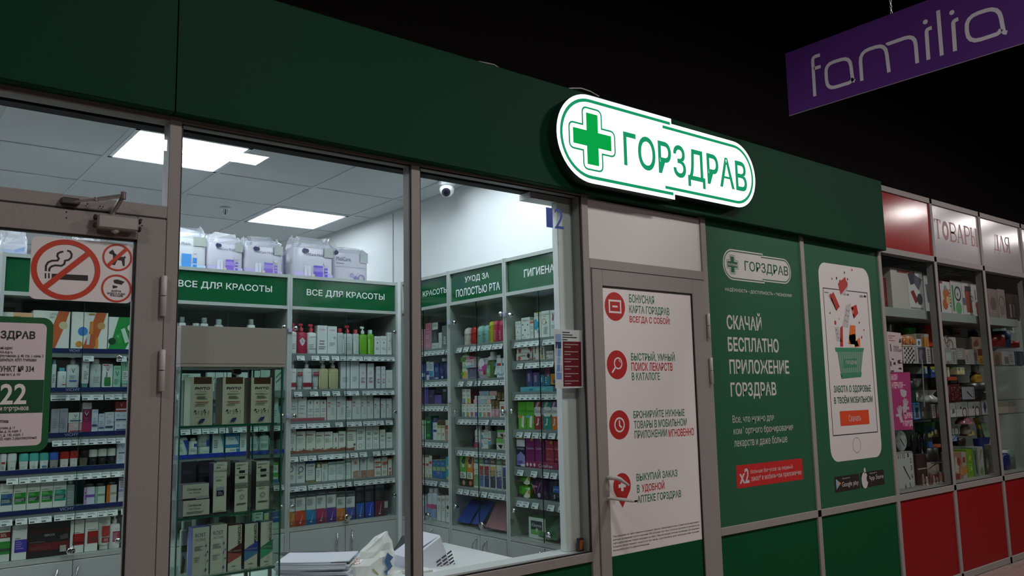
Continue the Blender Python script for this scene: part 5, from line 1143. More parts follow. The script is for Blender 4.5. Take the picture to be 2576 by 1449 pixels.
# ================================================================ glass display tower behind window 1
TV = .15; TU0, TU1 = at(FA, 454, 900, TV)[0], at(FA, 720, 880, TV)[0]
TZ0, TZ1 = at(FA, 600, 923.5, TV)[1], at(FA, 600, 823, TV)[1]; TD = .30
tw = empty('glass_display_tower', FA, ((TU0 + TU1) / 2, TV + TD / 2, 0), 'glass display tower with a grey top box behind the first window', 'display case')
TG = mat('a09a98', .5, noise=.03, scale=120)
mb = MB(); mb.box(TU0, TU1, TV, TV + TD, TZ0 + .012, TZ1, TG, .001); mb.box(TU0, TU1, TV, TV + TD, TZ0, TZ0 + .011, TG, .001)
mb.build('top_box', FA, tw)
MB().box(TU0, TU1, TV, TV + TD, 0, .30, TG, .002).build('plinth', FA, tw)
GE = mat('1c5a48', .15); GP = glass('f2faf6', .6)
def gshelf(z, u0, u1):
    s = MB().box(u0, u1, TV + .012, TV + TD - .012, z - .006, z, GP).build('glass_shelf', FA, tw)
    MB().box(u0, u1, TV + .010, TV + .012, z - .0065, z + .0005, GE).build('green_edge', FA, s)
TS = [at(FA, 575, 1068.5, TV)[1], at(FA, 575, 1293.5, TV)[1], at(FA, 575, 1443, TV)[1]]
te = at(FA, 705, 1200, TV)[0]
for z in TS: gshelf(z, TU0 + .006, te - .012)
gl = MB().box(TU0 + .008, te, TV + .0, TV + .004, .30, TZ0, GP).build('glass_front', FA, tw)
mb = MB(); mb.box(TU0 + .002, TU0 + .007, TV, TV + .006, .30, TZ0, GE); mb.box(te, te + .005, TV, TV + .006, .30, TZ0, GE); mb.box(te, te + .005, TV + TD - .006, TV + TD, .30, TZ0, GE)
mb.build('green_edge', FA, gl)
MB().box(TU0 + .002, TU0 + .006, TV + .006, TV + TD, .30, TZ0, GP).build('glass_side', FA, tw)
MB().box(te, te + .004, TV + .006, TV + TD, .30, TZ0, GP).build('glass_side', FA, tw)
DK = mat('4a4a48', .4)
for x in (684, 625): 
    u = at(FA, x, 1100, TV + TD - .03)[0]; MB().box(u - .006, u + .006, TV + TD - .036, TV + TD - .024, .30, TZ0, DK).build('upright', FA, tw)
u = at(FA, 596, 943, TV + .2)[0]; MB().box(u - .016, u + .016, TV + .19, TV + .22, TZ0 - .022, TZ0, mat('3a3e3c', .5), .004).build('spot_lamp', FA, tw)
CABG = 'glass display tower'
def r_g(z, nm, s, v, dep): row(FA, z, TV + v, '%s shelf, %s' % (nm, CABG), s, dep=dep)
ph = 'r .14 .92 .86 1 4a2818;t 6.3 .18 .3 .875 .89 9a7a68;t PHYTO .2 .84 .74 .795 2a2624 .02;t COLOR .32 .72 .69 .715 c07a70;l .2 .82 .63 .66 2 4a4442;l .28 .76 .54 .61 3 6a625e;r .22 .8 .48 .495 c88a84;r .26 .78 .45 .462 c88a84;l .2 .8 .40 .435 2 4a4442;c .22 .30 .045 2a2624;c .26 .25 .03 2a2624;c .36 .29 .025 5a5450;r .355 .37 .22 .28 5a5450;o .5 .29 .045 2a2624;r .49 .51 .21 .26 2a2624;c .62 .31 .04 2a2624;c .66 .27 .035 2a2624;r .64 .655 .21 .27 2a2624;c .8 .28 .02 4a4442;r .795 .81 .21 .31 4a4442;r .2 .8 .165 .168 6a625e;p .36 .06 .4 .11 .46 .135 .64 .145 .6 .09 .54 .06 1c2468;t phyto .42 .58 .085 .105 8088b8'
r_g(TS[0], 'upper', '''
480 537 948.5 B d8ccc2,cfc8ba | %s | beige hair colour box
560 615.5 949 B d8ccc2,8a7458 | %s | beige hair colour box
631.5 684.5 949.5 B d8ccc2,8a7458 | %s | beige hair colour box''' % (ph, ph, ph), .03, .075)
r_g(TS[0], 'upper', '''
462 478 957 B 8c8a88 | c .6 .5 .1 3a3a3c;c .4 .7 .1 3a3a3c;c .5 .1 .1 3a3a3c | grey box behind the beige hair colour boxes''', .13, .06)
SV = mat('d2cac6', .4)
st = 't 572₽ .22 .6 .87 .9 2a2624;%s'
r_g(TS[1], 'middle', '''
460 527.5 1257:1300 B d6cec8,5c4c64 | t Селенцин .18 .68 .6 .78 6a625e;t Hair_Therapy .24 .66 .42 .54 7a726e;l .15 .8 .2 .34 2 8a827e;r 0 1 .02 .08 2a1c34 | flat white hair therapy box at the bottom of a pair
459 526 1217:1256.3 B d6cec8,5c4c64 | t Селенцин .18 .7 .56 .74 6a625e;t Hair_Therapy .24 .66 .36 .5 7a726e;r 0 .5 .02 .1 3a2c40;r .5 1 .02 .2 b8b0ba | flat white hair therapy box on top of a pair
537 571.5 1164 B d6cec8,46385a | r .2 .98 .88 1.01 d8d4d6;l .25 .85 .94 .98 2 8a8688;t 572 .22 .5 .89 .92 2a2624 .03;t Селенцин .05 .95 .82 .86 6a625e;t Hair_Therapy .15 .8 .71 .735 7a726e;l .2 .75 .64 .68 2 8a827e;r .26 .78 .46 .53 a8a0c0;r .26 .78 .36 .455 2c1440;l .35 .7 .375 .44 3 b0a0c0;l .2 .9 .055 .07 1 6a625e;r 0 1 0 .04 2a1c34 | tall white hair therapy box with a violet block
591 624.5 1162 B d6cec8,221a30 | l .1 .8 .92 .96 2 8a8688;t 548 .12 .4 .86 .89 2a2624 .03;r .32 .75 .78 .83 241c2c;t СЕЛЕНЦИН .06 .95 .725 .76 7a726e;r .32 .75 .67 .71 241c2c;r 0 1 .48 .58 8a8688;t БАЛЬЗАМ .2 .8 .51 .535 6a6466;l .2 .8 .42 .45 2 6a625e;o .55 .3 .17 8a8486;r .15 .85 .155 .175 5a5254 | tall white hair therapy box with a grey band
644.5 678.5 1159.5 B d6cec8,4c4450 | l .1 .8 .92 .96 2 8a8688;t 572 .12 .4 .86 .89 2a2624 .03;r .32 .75 .785 .84 241c2c;t СЕЛЕНЦИН .06 .95 .735 .765 7a726e;r .32 .75 .68 .72 241c2c;r 0 1 .49 .59 8a8688;t ШАМПУНЬ .2 .8 .52 .545 6a6466;l .2 .8 .43 .46 2 6a625e;o .5 .31 .17 8a8486;r .15 .85 .165 .185 5a5254 | tall white hair therapy box with a grey band''', .03, .05)
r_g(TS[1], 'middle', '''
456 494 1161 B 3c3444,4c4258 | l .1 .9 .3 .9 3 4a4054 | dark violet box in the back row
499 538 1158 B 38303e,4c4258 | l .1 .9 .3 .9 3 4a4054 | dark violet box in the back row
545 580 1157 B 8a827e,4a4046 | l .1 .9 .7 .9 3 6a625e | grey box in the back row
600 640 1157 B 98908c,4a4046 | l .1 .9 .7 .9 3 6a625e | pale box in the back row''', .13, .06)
ps_ = 'd ПСОРИЛОМ .7 .92 .57 .98 1c1a1c .02;p 0 .45 1 .55 1 .62 1 .58 .9 .57 0 .47 d6cec8;p 0 .44 1 .60 1 .36 0 .40 %s;p 0 .41 1 .36 1 .33 0 .18 %s;t %s .08 .92 .42 .46 c8bcb8;l .3 .7 .1 .13 1 5a5250;l .4 .6 .03 .05 1 5a5250'
ra = 't ROST .16 .78 .80 .88 7a7490;t ACTIVE .16 .78 .72 .77 a09aaa;l .14 .66 .52 .62 4 8a849a;r .79 .8 0 .7 7a749a;r .9 .905 .2 .7 9a94aa;p .8 .58 .85 .61 .8 .65 .75 .61 5a4c94;p .9 .45 .94 .48 .9 .51 .86 .48 5a4c94;p .8 .39 .84 .42 .8 .46 .76 .42 6a5c9c;p .9 .27 .94 .30 .9 .33 .86 .30 5a4c94;p .8 .08 .86 .12 .8 .16 .74 .12 5a4c94;l .14 .6 .3 .42 3 b0a8ac'
TSB = at(FA, 520, 1464, TV + .03)[1]
r_g(TS[2], 'lower', '''
484.5 527.5 1326 B d6cecc,8478c4 | %s | white growth serum box with lilac flowers
530 571.5 1320 B d6cecc,b0a8a8 | %s | white growth serum box with lilac flowers
574 609 1320.5 B d6cec8,5a1c20 | %s | white scalp shampoo box with maroon flash
615.5 649 1316 B d6cec8,1c2850 | %s | white scalp shampoo box with blue flash
655.5 686.5 1312 B d6cec8,1c4a48 | %s | white scalp shampoo box with green flash''' % (ra, ra, ps_ % ('5a2024', 'b0504c', 'ДЕГТЯРНЫЙ'), ps_ % ('2444a0', '4a7cae', 'САЛИЦИЛОВЫЙ'), ps_ % ('1f7a60', '40a484', 'Zn-БАЛАНС')), .03, .05)
pb_ = 'd ПСОРИЛОМ .72 .94 .5 .98 1c1a1c .02'
r_g(TS[2], 'lower', '''
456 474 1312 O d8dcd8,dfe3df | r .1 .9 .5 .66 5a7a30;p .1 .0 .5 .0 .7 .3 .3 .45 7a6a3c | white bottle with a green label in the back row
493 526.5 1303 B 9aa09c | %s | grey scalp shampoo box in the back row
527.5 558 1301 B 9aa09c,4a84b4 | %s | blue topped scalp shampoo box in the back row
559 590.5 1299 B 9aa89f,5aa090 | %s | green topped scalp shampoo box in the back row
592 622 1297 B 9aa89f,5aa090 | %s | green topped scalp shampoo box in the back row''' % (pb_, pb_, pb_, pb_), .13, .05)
# ================================================================ packs on top of the back cabinets
WRAP = film('f2f4fa', .42, .12, .8)
def pack(x0, x1, yt, yb, v, body, foot, spec, label, crumple=.03, d=.16):
    u0, u1 = at(FA, x0, yb, v)[0], at(FA, x1, yb, v)[0]; z0 = 2.222; z1 = at(FA, (x0 + x1) / 2, yt, v)[1]; w = u1 - u0; cu, cv = (u0 + u1) / 2, v + d / 2; n = 16
    mb = MB(); R = []
    for z, q in ((z0, .96), (z0 + .01, 1), (z0 + (z1 - z0) * .6, 1.0), (z1 - .02, .97), (z1, .88)):
        R.append([(cu + w / 2 * q * math.copysign(abs(math.cos(a)) ** .22, math.cos(a)), cv + d / 2 * q * math.copysign(abs(math.sin(a)) ** .22, math.sin(a)), z) for a in [2 * math.pi * (k + .5) / n for k in range(n)]])
    mb.rings(R, mat(body, .3)); o = mb.build('diaper_pack', FA, origin=(cu, cv, z0), label=label, cat='pack', group='wrapped packs on top of the back cabinets')
    pr = decals(MB(), spec, u0 + .004, u1 - .004, z0, z1, v - .002)
    pr.build('printed_label', FA, o)
    wr_ = MB(); R = []; rnd = random.Random(int(x0)); m = 24
    for z, q, j in ((z1 - .03, 1.0, .0), (z1 - .005, .99, .010), (z1 + crumple * .45, .92, .022), (z1 + crumple, .9, .03)):
        R.append([(cu + (w / 2 * q + rnd.uniform(-j, j) * .4) * math.copysign(abs(math.cos(a)) ** .3, math.cos(a)), cv + (d / 2 * (q - (1 - q) * 5) + rnd.uniform(-j, j)) * math.copysign(abs(math.sin(a)) ** .3, math.sin(a)), z + rnd.uniform(-j, j) * .5) for a in [2 * math.pi * (k + .5) / m for k in range(m)]])
    wr_.rings(R, WRAP, False, False); wr_.build('plastic_wrap', FA, o)
def mc(c1, c2, c3, sub=True): return 'p 0 0 1 0 1 .12 0 .16 %s;p .5 0 .74 0 .74 .36 .5 .36 %s;p .5 .18 .74 .18 .74 .3 .5 .3 %s;r .78 .86 .02 .3 %s;r .78 .86 .12 .14 e8e8f4;r .78 .86 .21 .23 e8e8f4;t MoliCare_Mobile. .24 .82 .64 .71 3a3c60;c .26 .77 .06 2c2c58;c .32 .77 .05 2c2c58;c .8 .42 .045 d4c4cc;c .8 .42 .035 e0e0ea;c .3 .28 .05 e4e4f2;c .38 .29 .045 e4e4f2;r .25 .34 .04 .24 e6e6f4;r .35 .42 .04 .25 e6e6f4;r .44 .52 .02 .1 d8c8a8;p .76 .62 1 .62 1 .9 .76 .9 b0b8b4' % (c1, c2, c3, c2)
pack(432, 519, 585, 668, VB + .08, 'e4e9ee', '', 'p 0 0 1 0 1 .1 0 .14 b8d4f0;p .26 0 .55 0 .55 .4 .26 .4 4a90d8;r .6 .72 .02 .3 3c80cc;r .6 .72 .12 .14 e8eef4;t re_Mobile. .12 .55 .64 .72 3a3c60;c .66 .46 .05 d4c4cc;c .66 .46 .04 e6e8f0;p .6 .64 1 .64 1 .9 .6 .9 b4bcb4', 'wrapped diaper pack with blue print, beside the door post', .045)
pack(521, 611.5, 600, 676, VB + .08, 'dcdce8', '', mc('c8bce8', '7a5cc8', '9a84d8'), 'wrapped diaper pack with violet print, second from left on the cabinets', .03)
pack(615, 711.5, 609, 684, VB + .08, 'd4d4e0', '', mc('c0b4e4', '7a5cc8', '9a84d8'), 'wrapped diaper pack with violet print and a shadowed left side', .026)  # body a little darker than the other violet packs
pack(712, 737, 634, 684, VB + .2, 'd8d4f0', '', 't MC .3 .7 .6 .7 3a3c80;r .3 .8 .44 .56 6a58c0;l .3 .8 .1 .4 5 8a80d0', 'narrow lilac pack squeezed between two violet diaper packs', .02, .1)
pack(738, 838, 613, 693, VB + .07, 'dcdce8', '', mc('c4b8ec', '6a4cc8', '9a84d8'), 'wrapped diaper pack with violet print and a torn bright top', .045)
pack(839, 926, 627, 702, VB + .12, 'dcdae6', '', 't MoliCare. .06 .5 .62 .74 44507c;c .06 .86 .06 2c2c58;l .06 .4 .52 .56 1 6a58a0;r .02 .98 .44 .45 c4c0d4;c .52 .2 .06 b0a8d0;c .62 .12 .05 8a80b8;c .72 .2 .07 d0cce0;o .8 .12 .1 7a74a8;p .76 .6 1 .6 1 .92 .76 .92 c0c6ca', 'paler diaper pack without a torn top at the right end', .02)
pack(2, 70, 598, 634, VB + .07, 'e0e2ea', '', 'p 0 0 1 0 1 .2 0 .3 b8c4e4;p .5 .1 .9 .3 .9 .5 .5 .3 a0b4dc', 'crumpled white pack seen above the no smoking sheet', .05)
pack(100, 180, 604, 640, VB + .09, 'dfe3e6', '', 'r .0 .03 .0 1 4a5a80;r .6 .9 .1 .7 b8c8e0', 'pale pack hidden behind the no smoking sheet', .02)
pack(187, 256, 606, 642, VB + .09, 'd4dce2', '', 'r .0 .03 .0 1 4a5a80;r .6 .9 .1 .7 a8bcdc', 'pale pack above the dog and camera signs', .02)
# ================================================================ counter with folders, bag and heater
TBL = mat('e6e8e8', .35)
tb = empty('counter_table', FA, (1.9, .42, 0), 'white counter table behind the windows', 'table')
MB().box(1.40, 2.55, .19, .80, .67, .70, TBL, .003).build('table_top', FA, tb)
for a, b_ in ((1.42, 1.45), (2.50, 2.53)): MB().box(a, b_, .21, .78, 0, .67, TBL, .002).build('side_panel', FA, tb)
rndp = random.Random(3)
stk = empty('paper_stack', FA, (1.68, .5, .70), 'thick stack of papers under a dark grey folder on the counter', 'paper stack')
def sheet(z, th, rot, cx, cy, lx, ly, ma, name, par, curl=0.0):
    c, s_ = math.cos(rot), math.sin(rot); n = 6; mb = MB(); vs = []
    for t in (0, th):
        for i in range(n + 1):
            for j in range(2):
                x, y = lx * (i / n - .5), ly * (j - .5); zz = z + t + curl * ((i / n - .5) ** 2) * 4
                vs.append((cx + c * x - s_ * y, cy + s_ * x + c * y, zz))
    m_ = 2 * (n + 1); fs = []
    for i in range(n):
        a = 2 * i; fs += [(a, a + 1, a + 3, a + 2), (m_ + a, m_ + a + 2, m_ + a + 3, m_ + a + 1), (a, a + 2, m_ + a + 2, m_ + a), (a + 1, m_ + a + 1, m_ + a + 3, a + 3)]
    fs += [(0, m_, m_ + 1, 1), (2 * n, 2 * n + 1, m_ + 2 * n + 1, m_ + 2 * n)]
    mb.add(vs, fs, ma); return mb.build(name, FA, par)
PA = [mat(h, .5) for h in ('d4d4de', 'c8c8d4', 'dedee6', 'b8b8c8')]
z = .7005
for k in range(13):
    th = .0042 + .002 * rndp.random()
    sheet(z, th, -.72 + rndp.uniform(-.06, .06), 1.665 + rndp.uniform(-.012, .012), .47 + rndp.uniform(-.012, .012), .31, .225, PA[k % 4], 'paper_bundle', stk, .002)
    z += th + .0012
fd = [atz(687, 1390, .782), atz(818, 1387.5, .782), atz(845, 1389, .782), atz(890.6, 1402.7, .782), atz(881, 1415, .782), atz(788, 1415, .782)]
mb = MB(); b_ = len(fd); mb.add([(x, y, .780) for x, y in fd] + [(x, y, .7825) for x, y in fd], [tuple(range(b_ - 1, -1, -1)), tuple(range(b_, 2 * b_))] + [(i, (i + 1) % b_, b_ + (i + 1) % b_, b_ + i) for i in range(b_)], mat('3f4244', .45))
fo = mb.build('folder', FA, label='dark grey folder cover lying on the paper stack', cat='folder')
mb = MB()
for x, y in ((894, 1400), (862, 1398), (875, 1407), (833, 1391), (857, 1409)):
    a, c = atz(x - 6, y, .783); d, e_ = atz(x + 6, y, .783); mb.tube([(a, c, .7835), (d, e_, .7835)], .0012, CHROME, 5)
mb.build('metal_clip', FA, fo)
# plastic bag: crumpled, with a twisted peak
bagP = [(885, 1449), (878, 1420), (905, 1398), (940, 1362), (972, 1336), (985, 1372), (996, 1400), (985, 1449)]
bu, bv = at(FA, 935, 1440, .36)[0], .36
def ring(z, cu, cv, ru, rv, seed, j, n=22):
    r_ = random.Random(seed); return [(cu + (ru + r_.uniform(-j, j)) * math.cos(2 * math.pi * k / n), cv + (rv + r_.uniform(-j, j)) * math.sin(2 * math.pi * k / n), z + r_.uniform(-j, j) * .5) for k in range(n)]
def bx_(y, xa, xb, v=.36):
    a, z_ = at(FA, xa, y, v); c, _ = at(FA, xb, y, v); return z_, (a + c) / 2, (c - a) / 2
R = []
for i, (y, xa, xb, rv) in enumerate(((1500, 880, 1010, .07), (1449, 874, 982, .07), (1425, 876, 990, .065), (1405, 897, 992, .055), (1388, 908, 986, .045), (1368, 930, 983, .035), (1352, 944, 976, .022), (1337, 969, 974, .006))):
    z_, c_, r_ = bx_(y, xa, xb); z_ = max(z_, .701); R.append(ring(z_, c_, .36, r_, rv, i, .006 if i < 7 else .002))
bag = MB().rings(R, film('eceaea', .93, .3, .5), False).build('plastic_bag', FA, label='crumpled white plastic bag standing on the counter', cat='bag')
mb = MB(); BL = mat('4a6a9c', .4)
def q(x, y, v=.285): a, z_ = at(FA, x, y, v); return (a, z_)
for P in (((975, 1390), (990, 1402), (982, 1412), (988, 1425), (978, 1437), (968, 1412)), ((978, 1430), (974, 1449), (966, 1438))): mb.poly([q(*p) for p in P], .287, BL)
mb.text('НАЗ', q(889, 1410)[0], q(906, 1410)[0], q(900, 1420)[1], q(900, 1404)[1], .286, mat('b0442c', .5), rot=True)
mb.poly([q(936, 1433), q(940, 1431), q(958, 1449), q(952, 1449)], .287, mat('9a9a5c', .5))
mb.build('printed_mark', FA, bag)
# fan heater tilted back: white casing with slots
he = empty('fan_heater', FA, (at(FA, 1090, 1440, .3)[0], .3, .70), 'tilted white plastic fan heater with dark slots on the counter', 'heater')
def hp(x, y, v): a, z_ = at(FA, x, y, v); return (a, v, z_)
HW = mat('d6d6e4', .35)
F4 = [hp(1030, 1405, .30), hp(1106, 1346, .30), hp(1146, 1452, .30), hp(1060, 1500, .30)]
mb = MB(); B4 = [(a, .46, z_) for a, _, z_ in F4]; C4 = [((a - sum(p[0] for p in F4) / 4) * .94 + sum(p[0] for p in F4) / 4, .29, (z_ - sum(p[2] for p in F4) / 4) * .94 + sum(p[2] for p in F4) / 4) for a, _, z_ in F4]
mb.add(C4 + F4 + B4, [(0, 1, 2, 3), (0, 4, 5, 1), (1, 5, 6, 2), (2, 6, 7, 3), (3, 7, 4, 0), (4, 8, 9, 5), (5, 9, 10, 6), (6, 10, 11, 7), (7, 11, 8, 4), (11, 10, 9, 8)], HW)
mb.build('casing', FA, he)
mb = MB(); SL = mat('3a3a44', .6)
for i in range(7):
    for j in range(3):
        xa = 1097 + i * 2.2 + j * 13.5; ya = 1413 + i * 8 - j * 10.5
        P = [at(FA, xa, ya, .2885), at(FA, xa + 11, ya - 8, .2885), at(FA, xa + 12.5, ya - 4, .2885), at(FA, xa + 1.5, ya + 4, .2885)]
        mb.poly(P, .2885, SL)
mb.build('slot', FA, he, kind='stuff')
mb = MB(); a = at(FA, 1035, 1392, .3); c = at(FA, 1100, 1347, .3); d = at(FA, 1060, 1374, .3)
mb.poly([at(FA, 1045, 1393, .2895), at(FA, 1104, 1348.5, .2895), at(FA, 1098, 1352, .2895), at(FA, 1050, 1383, .2895)], .2885, mat('8a8a98', .5)); mb.build('top_vent', FA, he)
MB().box(at(FA, 1020, 1440, .25)[0], at(FA, 1074, 1440, .25)[0], .2, .28, .70, at(FA, 1060, 1430, .25)[1], mat('e2e2de', .4), .002).build('paper_box', FA, label='low white paper box beside the fan heater', cat='box')
mb = MB(); mb.rings([ring(z_, c_, .52, r_, .04, 60 + i, .004, 12) for i, (z_, c_, r_) in enumerate((bx_(1405, 986, 1075, .52), bx_(1385, 988, 1072, .52), bx_(1368, 1003, 1070, .52), bx_(1352, 1012, 1050, .52)))], mat('35373a', .6), True); mb.v = [(p[0], p[1], max(p[2], .7012)) for p in mb.v]
mb.build('dark_bag', FA, label='dark grey cloth bag behind the window post on the counter', cat='bag')
# ================================================================ ceiling things of the pharmacy
cx, cy = atz(1124, 458, 2.795)
dc_ = empty('dome_camera', FA, (cx, cy, 2.79), 'white dome security camera under the ceiling', 'camera')
MB().lathe(cx, cy, [(.03, 2.765), (.052, 2.77), (.055, 2.795)], mat('dfe3e2', .35), 20).build('base_ring', FA, dc_)
mb = MB(); mb.rings([[(cx + r * math.cos(2 * math.pi * k / 18), cy + r * math.sin(2 * math.pi * k / 18), z_) for k in range(18)] for r, z_ in ((.006, 2.700), (.028, 2.708), (.043, 2.728), (.047, 2.752), (.04, 2.768))], mat('e6e9e8', .3)); mb.build('ball', FA, dc_)
mb = MB(); dv = Vector((-.55, -.62, -.45)).normalized(); p0 = Vector((cx, cy, 2.742)) + dv * .037
mb.tube([p0, p0 + dv * .012], .027, mat('24262e', .2), 16); mb.build('lens_window', FA, dc_)
mb = MB(); mb.tube([p0 + dv * .0125, p0 + dv * .016], .013, mat('0a0c18', .08), 12); mb.build('lens', FA, dc_)
for i, (x, y, lb) in enumerate(((567, 524, 'sprinkler head under the ceiling above the blue pack'), (790, 376, 'sprinkler head close to the top edge of the window'))):
    cx, cy = atz(x, y, 2.795); e = empty('sprinkler', FA, (cx, cy, 2.79), lb, 'sprinkler', 'ceiling sprinklers')
    MB().lathe(cx, cy, [(.012, 2.788), (.034, 2.791), (.036, 2.796)], mat('d8dce0', .3), 16).build('rose', FA, e)
    mb = MB(); mb.tube([(cx - .012, cy, 2.79), (cx - .014, cy, 2.765), (cx, cy, 2.748)], .003, CHROME, 6); mb.tube([(cx + .012, cy, 2.79), (cx + .014, cy, 2.765), (cx, cy, 2.748)], .003, CHROME, 6)
    mb.lathe(cx, cy, [(.001, 2.745), (.014, 2.746), (.014, 2.748), (.001, 2.749)], CHROME, 12); mb.build('frame_arm', FA, e)
    MB().tube([(cx, cy, 2.79), (cx, cy, 2.75)], .004, mat('5a3a30', .3), 6).build('bulb', FA, e)
# ================================================================ lettering helpers on the shop front
def T(mb, s, xl, yt, yb, xr, v, ma, bold=.01):
    """text whose left edge spans (xl, yt)-(xl, yb) in the photograph and ends at pixel xr"""
    ym = (yt + yb) / 2; u0, za = at(FA, xl, yt, v); _, zb_ = at(FA, xl, yb, v)
    u1 = at(FA, xr, ym + (xr - xl) * (-.00045 * (ym - 985)), v)[0]
    return mb.text(s, u0, u1, zb_, za, v, ma, bold=bold)
def q4(mb, P, v, ma, th=0.0):
    """axis-aligned rectangle through four photographed corners"""
    A = [at(FA, x, y, v) for x, y in P]
    u0, u1 = (A[0][0] + A[3][0]) / 2, (A[1][0] + A[2][0]) / 2; z1, z0 = (A[0][1] + A[1][1]) / 2, (A[2][1] + A[3][1]) / 2
    mb.poly([(u0, z0), (u1, z0), (u1, z1), (u0, z1)], v, ma, th); return u0, u1, z0, z1
def cross(mb, cu, cz, a, b, v, ma, w=None):
    P = [(-a, b), (a, b), (a, a), (b, a), (b, -a), (a, -a), (a, -b), (-a, -b), (-a, -a), (-b, -a), (-b, a), (-a, a)]
    P = [(cu + x, cz + y) for x, y in P]
    if w: mb.strip(P, w, v, ma, True)
    else:
        mb.poly([P[i] for i in (0, 1, 6, 7)], v, ma); mb.poly([P[i] for i in (10, 11, 8, 9)] if False else [(cu - b, cz - a), (cu - a, cz - a), (cu - a, cz + a), (cu - b, cz + a)], v, ma); mb.poly([(cu + a, cz - a), (cu + b, cz - a), (cu + b, cz + a), (cu + a, cz + a)], v, ma)
def rcross(mb, cu, cz, a, b, r, w, v, ma):
    P = []
    for k in range(4):
        t = math.radians(90 * k); c, s_ = math.cos(t), math.sin(t)
        Q = [(b, -a + r), (b, a - r)] if r == 0 else [(b - r + r * math.sin(math.radians(g)), -a + r - r * math.cos(math.radians(g))) for g in (0, 30, 60, 90)] + [(b - r + r * math.cos(math.radians(g)), a - r + r * math.sin(math.radians(g))) for g in (0, 30, 60, 90)]
        Q += [(a, a)]
        P += [(cu + c * x - s_ * y, cz + s_ * x + c * y) for x, y in Q]
    mb.strip(P, w, v, ma, True)
def capsule(L, Rt, z0, z1, d, us, ov):
    """outline of the two overlapping lozenges: left one full height to us, right one lower by d"""
    zm, h = (z0 + z1) / 2, (z1 - z0) / 2; h2 = h - d
    P = [(us, z1)] + arc(L + h, zm, h, h, 90, 270, 24) + [(us + ov, z0), (us + ov, z0 + d)] + arc(Rt - h2, zm, h2, h2, -90, 90, 24) + [(us, z1 - d)]
    return P
# ---------------------------------------------------------------- lit box sign
SV_ = -.115
p = lambda x, y: at(FA, 1380 + x / 4.528, 220 + y / 4.528, SV_)
sL = p(90, 470)[0]; sR = p(2355, 1070)[0]; sZ1 = (p(1395, 360)[1] + p(420, 74)[1]) / 2; sZ0 = (p(1440, 1277)[1] + p(490, 1093)[1]) / 2
sU = p(1396, 390)[0]; sO = p(1440, 1250)[0] - sU; sD = (p(1395, 360)[1] - p(1398, 418)[1])
lb = empty('lit_box_sign', FA, ((sL + sR) / 2, SV_ + .04, sZ0), 'lit white pill-shaped pharmacy box sign with green cross on the fascia', 'sign')
OUT = capsule(sL, sR, sZ0, sZ1, sD, sU, sO)
FACE = emit('ffffff', 1.35)
MB().poly(OUT, SV_, FACE).build('lit_face', FA, lb)
mb = MB(); n = len(OUT); mb.add([(u, v, z) for v in (SV_ + .0005, -.052) for u, z in OUT], [(k, (k + 1) % n, n + (k + 1) % n, n + k) for k in range(n)] + [tuple(range(2 * n - 1, n - 1, -1))], mat('0c2c22', .5)); mb.build('case', FA, lb)
GL = emit('1a9463', 1.0); GC = emit('0aa046', 1.0)
mb = MB(); t = p(1370, 400)[1] - p(1370, 430)[1]; i1 = .030; h = (sZ1 - sZ0) / 2; zm = (sZ0 + sZ1) / 2
lw_ = .0165
mb.strip([(sU - .012, sZ1 - i1)] + arc(sL + h, zm, h - i1, h - i1, 90, 270, 24) + [(sU + sO - .012, sZ0 + i1)], lw_, SV_ - .0008, GL)
h2 = h - sD; us2 = p(1296, 440)[0]; us3 = p(1330, 1140)[0]
mb.strip([(us2, sZ1 - sD - i1)] + arc(sR - h2, zm, h2 - i1, h2 - i1, 90, -90, 24) + [(us3, sZ0 + sD + i1)], lw_, SV_ - .0008, GL)
mb.build('green_line', FA, lb)
mb = MB(); cu, cz = p(500, 592); ca = (p(558, 600)[0] - p(428, 590)[0]) / 2; cb = (p(716, 640)[0] - p(282, 540)[0]) / 2
cross(mb, cu, cz, ca, cb, SV_ - .0008, GC); rcross(mb, cu, cz, ca + .026, cb + .026, .026, .009, SV_ - .0008, GL); mb.build('green_cross', FA, lb)
mb = MB(); tu0, tz1 = p(846, 494); tu1 = p(2258, 1090)[0]; tz0 = (p(1771, 1155)[1] + p(1605, 1125)[1]) / 2
mb.text('ГОРЗДРАВ', tu0, tu1, tz0, tz1, SV_ - .0008, GL, bold=.014); mb.build('green_lettering', FA, lb)
mb = MB(); cp = [at(FA, x, y, -.03) for x, y in ((1418, 228), (1440, 226), (1462, 226), (1485, 234), (1506, 246))]
mb.tube([(u, -.03, z + .008) for u, z in cp], .004, mat('a8a4a0', .5), 6); mb.build('white_cable', FA, label='thin white cable lying on the fascia above the lit sign', cat='cable')
mb = MB(); cp = [at(FA, x, y, -.02) for x, y in ((1200, 160), (1222, 164), (1240, 168), (1252, 176))]
mb.tube([(u, -.03, z + .006) for u, z in cp], .004, mat('8a8682', .5), 6); mb.build('white_cable', FA, label='short cable end lying on the fascia left of the lit sign', cat='cable')
